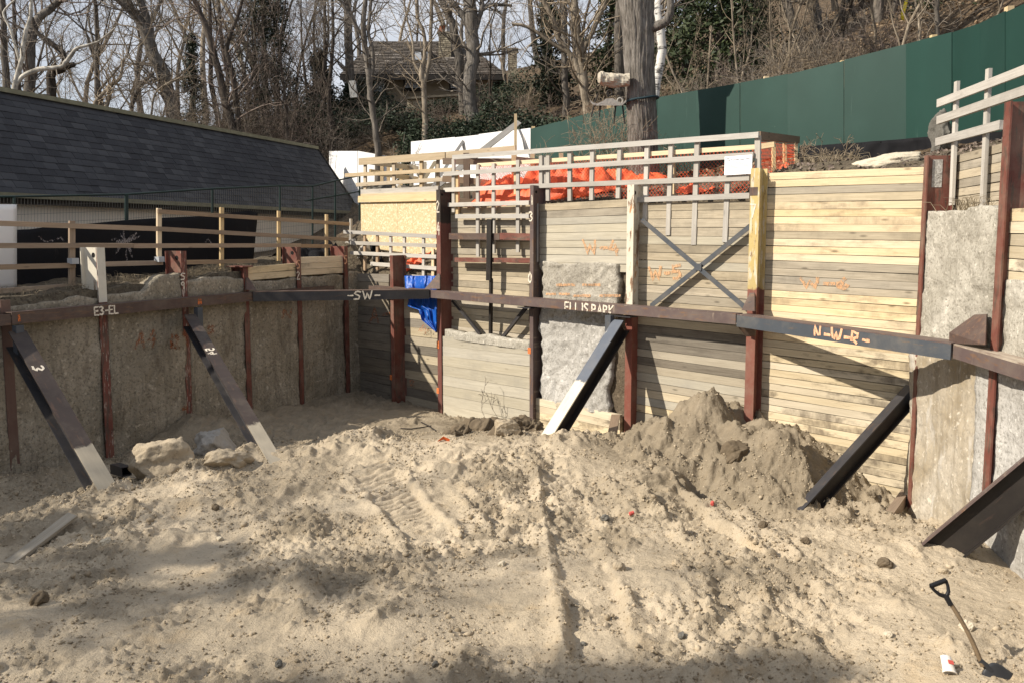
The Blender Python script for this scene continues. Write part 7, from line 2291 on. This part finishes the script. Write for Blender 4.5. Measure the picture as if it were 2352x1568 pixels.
def rock(name, label, c, dims, mat, seed, rot=0.0, flat=.25, cat='boulder', amp=.30, cuts=6, tilt=(0, 0)):
    r = random.Random(seed)
    P = np.array([tuple(v) for v in V2])
    for _ in range(cuts):
        d = np.array([r.gauss(0, 1), r.gauss(0, 1), r.gauss(0, .8)]); d /= np.linalg.norm(d); k_ = r.uniform(.58, .9)
        e = P @ d; P = P - np.outer(np.maximum(e - k_, 0), d)
    n_ = fbm(P[:, 0] * 2.2 + seed, P[:, 1] * 2.2 + P[:, 2] * 1.7, 4); n2_ = fbm(P[:, 0] * 7 + seed, P[:, 1] * 7 + P[:, 2] * 6, 3)
    n3_ = fbm(P[:, 0] * 15 + seed, P[:, 1] * 15 + P[:, 2] * 13, 2)
    P = P * (1 + amp * n_ + .06 * n2_ + .018 * n3_)[:, None]
    P = P * (np.array(dims) / 2)
    M4 = Matrix.Translation(Vector(c)) @ Matrix.Rotation(rot, 4, 'Z') @ Matrix.Rotation(tilt[0], 4, 'X') @ Matrix.Rotation(tilt[1], 4, 'Y')
    return tag(np_obj(name, P, np.array(F2), mat, None, False, M4), label, cat)


p = on_sand(350, 1092); rock('boulder', 'large sand covered boulder by the foot of the left strut', p + Vector((.06, .3, .12)), (.98, .8, .70), MT['rock_sandy'], 3, .3, cuts=11, amp=.2)
p = on_sand(478, 1045); rock('boulder', 'veined grey boulder behind the sand covered one', p + Vector((0, .35, .10)), (.78, .6, .62), MT['rock_grey'], 5, -.3)
p = on_sand(508, 1066); rock('boulder', 'low sandy rock leaning against the veined grey boulder', p + Vector((0.05, .12, .02)), (.62, .5, .40), MT['rock_sandy'], 8, .5)
p = atY(2048, 374, 11.9); rock('boulder', 'long flat pale boulder on the bank at the right end of the fresh planks', p + Vector((0, 0, -.02)), (1.15, .7, .30), MT['rock_pale'], 10, -.15, tilt=(0, -.14), amp=.12, cuts=12)
p = atY(2166, 314, 12.6); rock('boulder', 'dark upright boulder behind the upper right railing', p, (.42, .45, .72), MT['rock_dark'], 12, .4, cuts=9)
p = WF.at(790, 570, OFF_LAG - .9); rock('boulder', 'grey boulder behind the inner corner of the pit', p, (.6, .55, .6), MT['rock_grey'], 14)
p = WF.at(808, 572, OFF_LAG - .5); rock('boulder', 'squared grey rock next to the corner boulder', p, (.42, .5, .55), MT['rock_grey'], 15, .6)
for i, (x, y, w, h, lb) in enumerate(((842, 575, .34, .3, 'small grey rock behind the second post of the lower railing'), (870, 590, .3, .28, 'small grey rock lying left of the strand board foot'), (828, 602, .5, .5, 'grey block of stone beside the corner pile'))):
    rock('boulder', lb, WF.at(x, y, OFF_LAG - .55), (w, w, h), MT['rock_grey'], 20 + i)
p = WF.at(760, 555, OFF_LAG - 1.3)
p = atY(875, 437, 22.3); rock('rubble_heap', 'dark mossy rubble heap behind the pale new railing', p, (1.0, .6, .5), MT['rock_dark'], 31, cat='rubble heap', amp=.4)
p = atY(925, 438, 22.4); rock('boulder', 'pale rock and block behind the pale new railing', p, (.5, .4, .3), MT['rock_sandy'], 32)
# black plastic heaps near the corner
def blk(u, v):
    p_ = LF.pt(LF.hit(660 + 110 * u, 570, -1.2)[0], -1.0 - .8 * v, 0)
    return Vector((p_.x, p_.y, gz(p_.x, p_.y) + .08 + .28 * float(fbm(np.array([u * 6.0]), np.array([v * 3.0]), 4)[0] + .4) * (1 - abs(2 * v - 1) ** 2)))
cloth('black_plastic_sheet', blk, 44, 14, .006, MT['black_cloth'], 'crumpled black plastic sheet behind the corner posts of the left railing', 'plastic sheet')
def blk2(u, v):
    return WF.at(848 + 22 * u + 12 * v, 560 + 46 * v, OFF_LAG - .45 + .06 * math.sin(u * 7 + v * 3))
cloth('black_plastic_sheet', blk2, 14, 16, .006, MT['black_cloth'], 'strip of black plastic hanging left of the strand board', 'plastic sheet')

# dark clay lumps by the wall
rk = random.Random(6)
for i, (x, y, w, h) in enumerate(((1085, 985, .55, .34), (1112, 990, .5, .36), (1140, 984, .55, .30), (1172, 992, .45, .34), (1200, 988, .5, .40), (1060, 995, .4, .22), (1228, 992, .35, .3), (1150, 1000, .4, .22), (1040, 1003, .35, .15), (1188, 1003, .3, .2))):
    p = on_sand(x, y)
    rock('clay_lump', 'dark brown clay lump by the cement smeared planks, %s from the left of its heap' % ['third', 'fourth', 'fifth', 'seventh', 'ninth', 'second', 'tenth', 'sixth', 'first', 'eighth'][i], p + Vector((0, 0, h * .12)), (w, w * .8, h), MT['clay'], 60 + i, rk.uniform(0, 3), cat='clay lump', amp=.45)['group'] = 'clay lumps of the dark heap'
p = on_sand(1160, 1002); rock('clay_lump', 'sandy lump resting among the dark clay lumps', p + Vector((0, -.05, .12)), (.45, .35, .26), MT['rock_sandy'], 77, cat='clay lump')
p = on_sand(1695, 1040); rock('clay_lump', 'black wet lump in the hollow at the foot of the yellow and red pile', p + Vector((0, .05, .05)), (.42, .35, .34), MT['clay'], 78, cat='clay lump')
# stones on the sand
for i, (x, y, d, m_, lb) in enumerate(((1153, 1297, .075, 'rock_pale', 'white stone lying in the middle of the sand'), (1421, 1306, .115, 'rock_sandy', 'brown clod standing on the right wheel track'), (1390, 1194, .10, 'rock_dark', 'dark clod above the right wheel track'),
                                  (640, 1527, .06, 'rock_dark', 'purple brown stone at the bottom left of the sand'), (1000, 1528, .06, 'rock_dark', 'small dark stone near the bottom centre of the sand'), (1340, 1480, .045, 'rock_dark', 'dark pebble near the bottom of the right wheel track'),
                                  (244, 1250, .11, 'rock_pale', 'pale stone near the broken plank on the left'), (2040, 1460, .07, 'rock_pale', 'pale stone on the sand left of the shovel'), (2165, 1315, .09, 'rock_sandy', 'brown clod above the shovel handle'), (2033, 1300, .15, 'clay', 'dark damp clod right of the steel strut foot'),
                                  (495, 1168, .10, 'clay', 'dark lump on the sand in front of the boulders'), (1605, 1400, .07, 'rock_sandy', 'sandy clod in the lower right of the sand'), (90, 1385, .16, 'clay', 'dark damp clod at the far left of the sand'), (1565, 1462, .07, 'rock_dark', 'dark stone left of the right hand ridge'),
                                  (1850, 1245, .09, 'clay', 'dark clod below the foot of the dark strut'), (1752, 1210, .1, 'clay', 'damp clod in front of the right sand lump'), (505, 1240, .07, 'rock_pale', 'pale pebble left of centre on the sand'), (2220, 1445, .11, 'rock_pale', 'flat pale stone right of the shovel handle'))):
    p = on_sand(x, y); rock('stone', lb, p + Vector((0, 0, d * .22)), (d * 1.15, d, d * .85), MT[m_], 90 + i, rk.uniform(0, 3), cat='stone', amp=.3)

# broken plank on the left, wooden offcut, square tube
p0, p1 = on_sand(22, 1292), on_sand(168, 1212)
tag(bar('broken_plank', p0 + Vector((0, 0, -.03)), p1 + Vector((0, 0, .10)), .12, .045, Vector((.1, 0, 1)), MT['plank_old'], None, .012), 'broken grey plank lying on the sand at the left edge', 'plank')
p0 = on_sand(268, 1092) + Vector((-.05, .1, .12)); p1 = on_sand(292, 1092) + Vector((0, -.05, .13))
stb = thing('square_tube', 'open ended square steel tube beside the large boulder', 'steel tube', p1)
d = (p1 - p0).normalized(); up = Vector((0, 0, 1)); sd = d.cross(up).normalized(); up = sd.cross(d)
for s_, v_ in ((1, sd), (-1, sd), (1, up), (-1, up)):
    c = (p0 + p1) / 2 + v_ * (.065 * s_)
    obox('tube_wall', c, d, v_, ((p1 - p0).length + .1, .142 if v_ == up else .118, .012), MT['steel_dark'], stb)
obox('bore', p0.lerp(p1, .3), d, up, (.01, .115, .115), MT['hole'], stb)
# wires and rods on the shaded floor
for k_, (pl, lb) in enumerate((([(968, 968), (985, 977), (1001, 985)], 'dark steel rod lying on the shaded pit floor'), ([(920, 981), (945, 982), (960, 981), (975, 978), (990, 976)], 'bent dark wire on the shaded pit floor next to the rod'), ([(832, 997), (850, 998), (870, 990), (895, 985)], 'thin curled wire farther left on the shaded floor'))):
    P_ = [on_sand(x, y) + Vector((0, 0, .02)) for x, y in pl]
    tag(tube_obj('steel_rod' if k_ == 0 else 'wire', [(P_, [.014 - .003 * k_] * len(P_), 5)], MT['iron']), lb, 'rod' if k_ == 0 else 'wire')
p = on_sand(1018, 1014)
tag(mesh_obj('orange_tape', [Vector((-.09, 0, .02)), Vector((.0, .02, .09)), Vector((.1, 0, .05)), Vector((.09, .03, .0)), Vector((0, .05, .03)), Vector((-.08, .05, .0))], [(0, 1, 4, 5), (1, 2, 3, 4), (5, 4, 1, 0)], MT['rag_orange'], None, Matrix.Translation(p)), 'scrap of orange tape by the dark clay heap', 'tape scrap')


# crushed cans / cap, cup, bottle
def lathe(name, prof, n_, mat, parent, M4):
    V, Fq = [], []
    for r_, z in prof:
        for j in range(n_): V.append((r_ * math.cos(2 * math.pi * j / n_), r_ * math.sin(2 * math.pi * j / n_), z))
    for i in range(len(prof) - 1):
        for j in range(n_): Fq.append((i * n_ + j, i * n_ + (j + 1) % n_, (i + 1) * n_ + (j + 1) % n_, (i + 1) * n_ + j))
    Fq += [tuple(range(n_ - 1, -1, -1)), tuple(range((len(prof) - 1) * n_, len(prof) * n_))]
    return mesh_obj(name, V, Fq, mat, parent, M4, False)


for x, y, lb, rz in ((1451, 1184, 'crushed red and white can left of the other can', .3), (1636, 1161, 'crushed red and white can near the strut foot', 1.2)):
    p = on_sand(x, y) + Vector((0, 0, .035)); M4 = Matrix.Translation(p) @ Matrix.Rotation(rz, 4, 'Z') @ Matrix.Rotation(1.35, 4, 'Y') @ Matrix.Scale(.62, 4)
    cn = bpy.data.objects.new('crushed_can', None); reg(cn, None, M4); tag(cn, lb, 'can')
    lathe('can_body', [(.03, -.05), (.034, -.04), (.036, -.01), (.030, .0), (.036, .015), (.034, .04)], 10, MT['red_print'], cn, M4)
    lathe('can_end', [(.034, .0405), (.026, .052)], 10, MT['paper_cup'], cn, M4)
p = on_sand(2176, 1540)
M4 = Matrix.Translation(p + Vector((0, 0, .05))) @ Matrix.Rotation(.25, 4, 'Y') @ Matrix.Rotation(2.2, 4, 'X') @ Matrix.Scale(1.1, 4)
cu_ = bpy.data.objects.new('paper_cup', None); reg(cu_, None, M4); tag(cu_, 'crushed white paper cup with a red mark left of the shovel blade', 'paper cup')
lathe('cup_body', [(.026, -.06), (.036, -.055), (.044, .05), (.049, .052), (.049, .062), (.040, .062), (.034, .0)], 16, MT['paper_cup'], cu_, M4 @ Matrix.Diagonal((1, .6, 1, 1)))
obox('red_mark', M4 @ Vector((.008, .0268, -.006)), (M4.to_3x3() @ Vector((1, 0, 0))), (M4.to_3x3() @ Vector((0, 1, 0))), (.040, .030, .004), MT['red_print'], cu_)

# shovel
sh = thing('shovel', 'D handled shovel standing in the sand at the lower right', 'shovel', on_sand(2262, 1545))
base_ = on_sand(2256, 1548) + Vector((0, 0, .06))
db = ray(2155, 1345); Yh = base_.y + .18
tip = atY(2157, 1346, Yh)
neck = atY(2176, 1373, Yh - .03)
ax = (neck - base_).normalized()
n_ = 9; Ph = [base_.lerp(neck, i / (n_ - 1)) + Vector((.02 * math.sin(math.pi * i / (n_ - 1)), 0, 0)) for i in range(n_)]
tube_obj('shaft', [(Ph, [.0165] * 4 + [.0155] * 5, 10)], MT['ash'], sh)
gx = (atY(2167, 1332, Yh) - atY(2141, 1342, Yh)); gc = (atY(2168, 1333, Yh) + atY(2142, 1343, Yh)) / 2; gx = gx.normalized() * .062
gcol = neck
tube_obj('grip', [([gc - gx * 1.0, gc + gx * 1.0], [.016, .016], 8)], MT['black_plastic'], sh)
for k_ in range(9):
    c = gc + gx * (-.85 + 1.7 * k_ / 8)
    tube_obj('grip_rib', [([c - gx * .05, c + gx * .05], [.0195, .0195], 8)], MT['black_plastic'], sh)
for s_ in (-1, 1):
    a = gc + gx * s_ * .95; b_ = gcol + gx * s_ * .55 + (gc - gcol) * .35; c = gcol + (gc - gcol) * .1
    tube_obj('yoke_arm', [([a, a.lerp(b_, .5) + gx * s_ * .08, b_, c], [.012, .012, .014, .016], 8)], MT['black_plastic'], sh)
tube_obj('ferrule', [([gcol + (gc - gcol) * .25, gcol - ax * .05], [.020, .0195], 10)], MT['black_plastic'], sh)


def blade(u, v):
    # round shoulders above the sand, dished
    w = .115 * (1 - .10 * v) * (1.0 if v > .12 else (.75 + .25 * math.sin(v / .12 * math.pi / 2)))
    a = (u - .5) * 2
    p_ = base_ + Vector((.075, .0, .03)) + Vector((a * w, .03 * a * a, 0)) + Vector((.10, -.10, -.26)) * (v + .25 * a * a * (1 - v))
    return p_
cloth('blade', blade, 14, 12, .004, MT['blade'], None, None, sh)
tube_obj('socket', [([base_ + Vector((.06, 0, -.03)), base_ + (neck - base_) * .10], [.026, .020], 10)], MT['blade'], sh)
# sand bump holding the blade
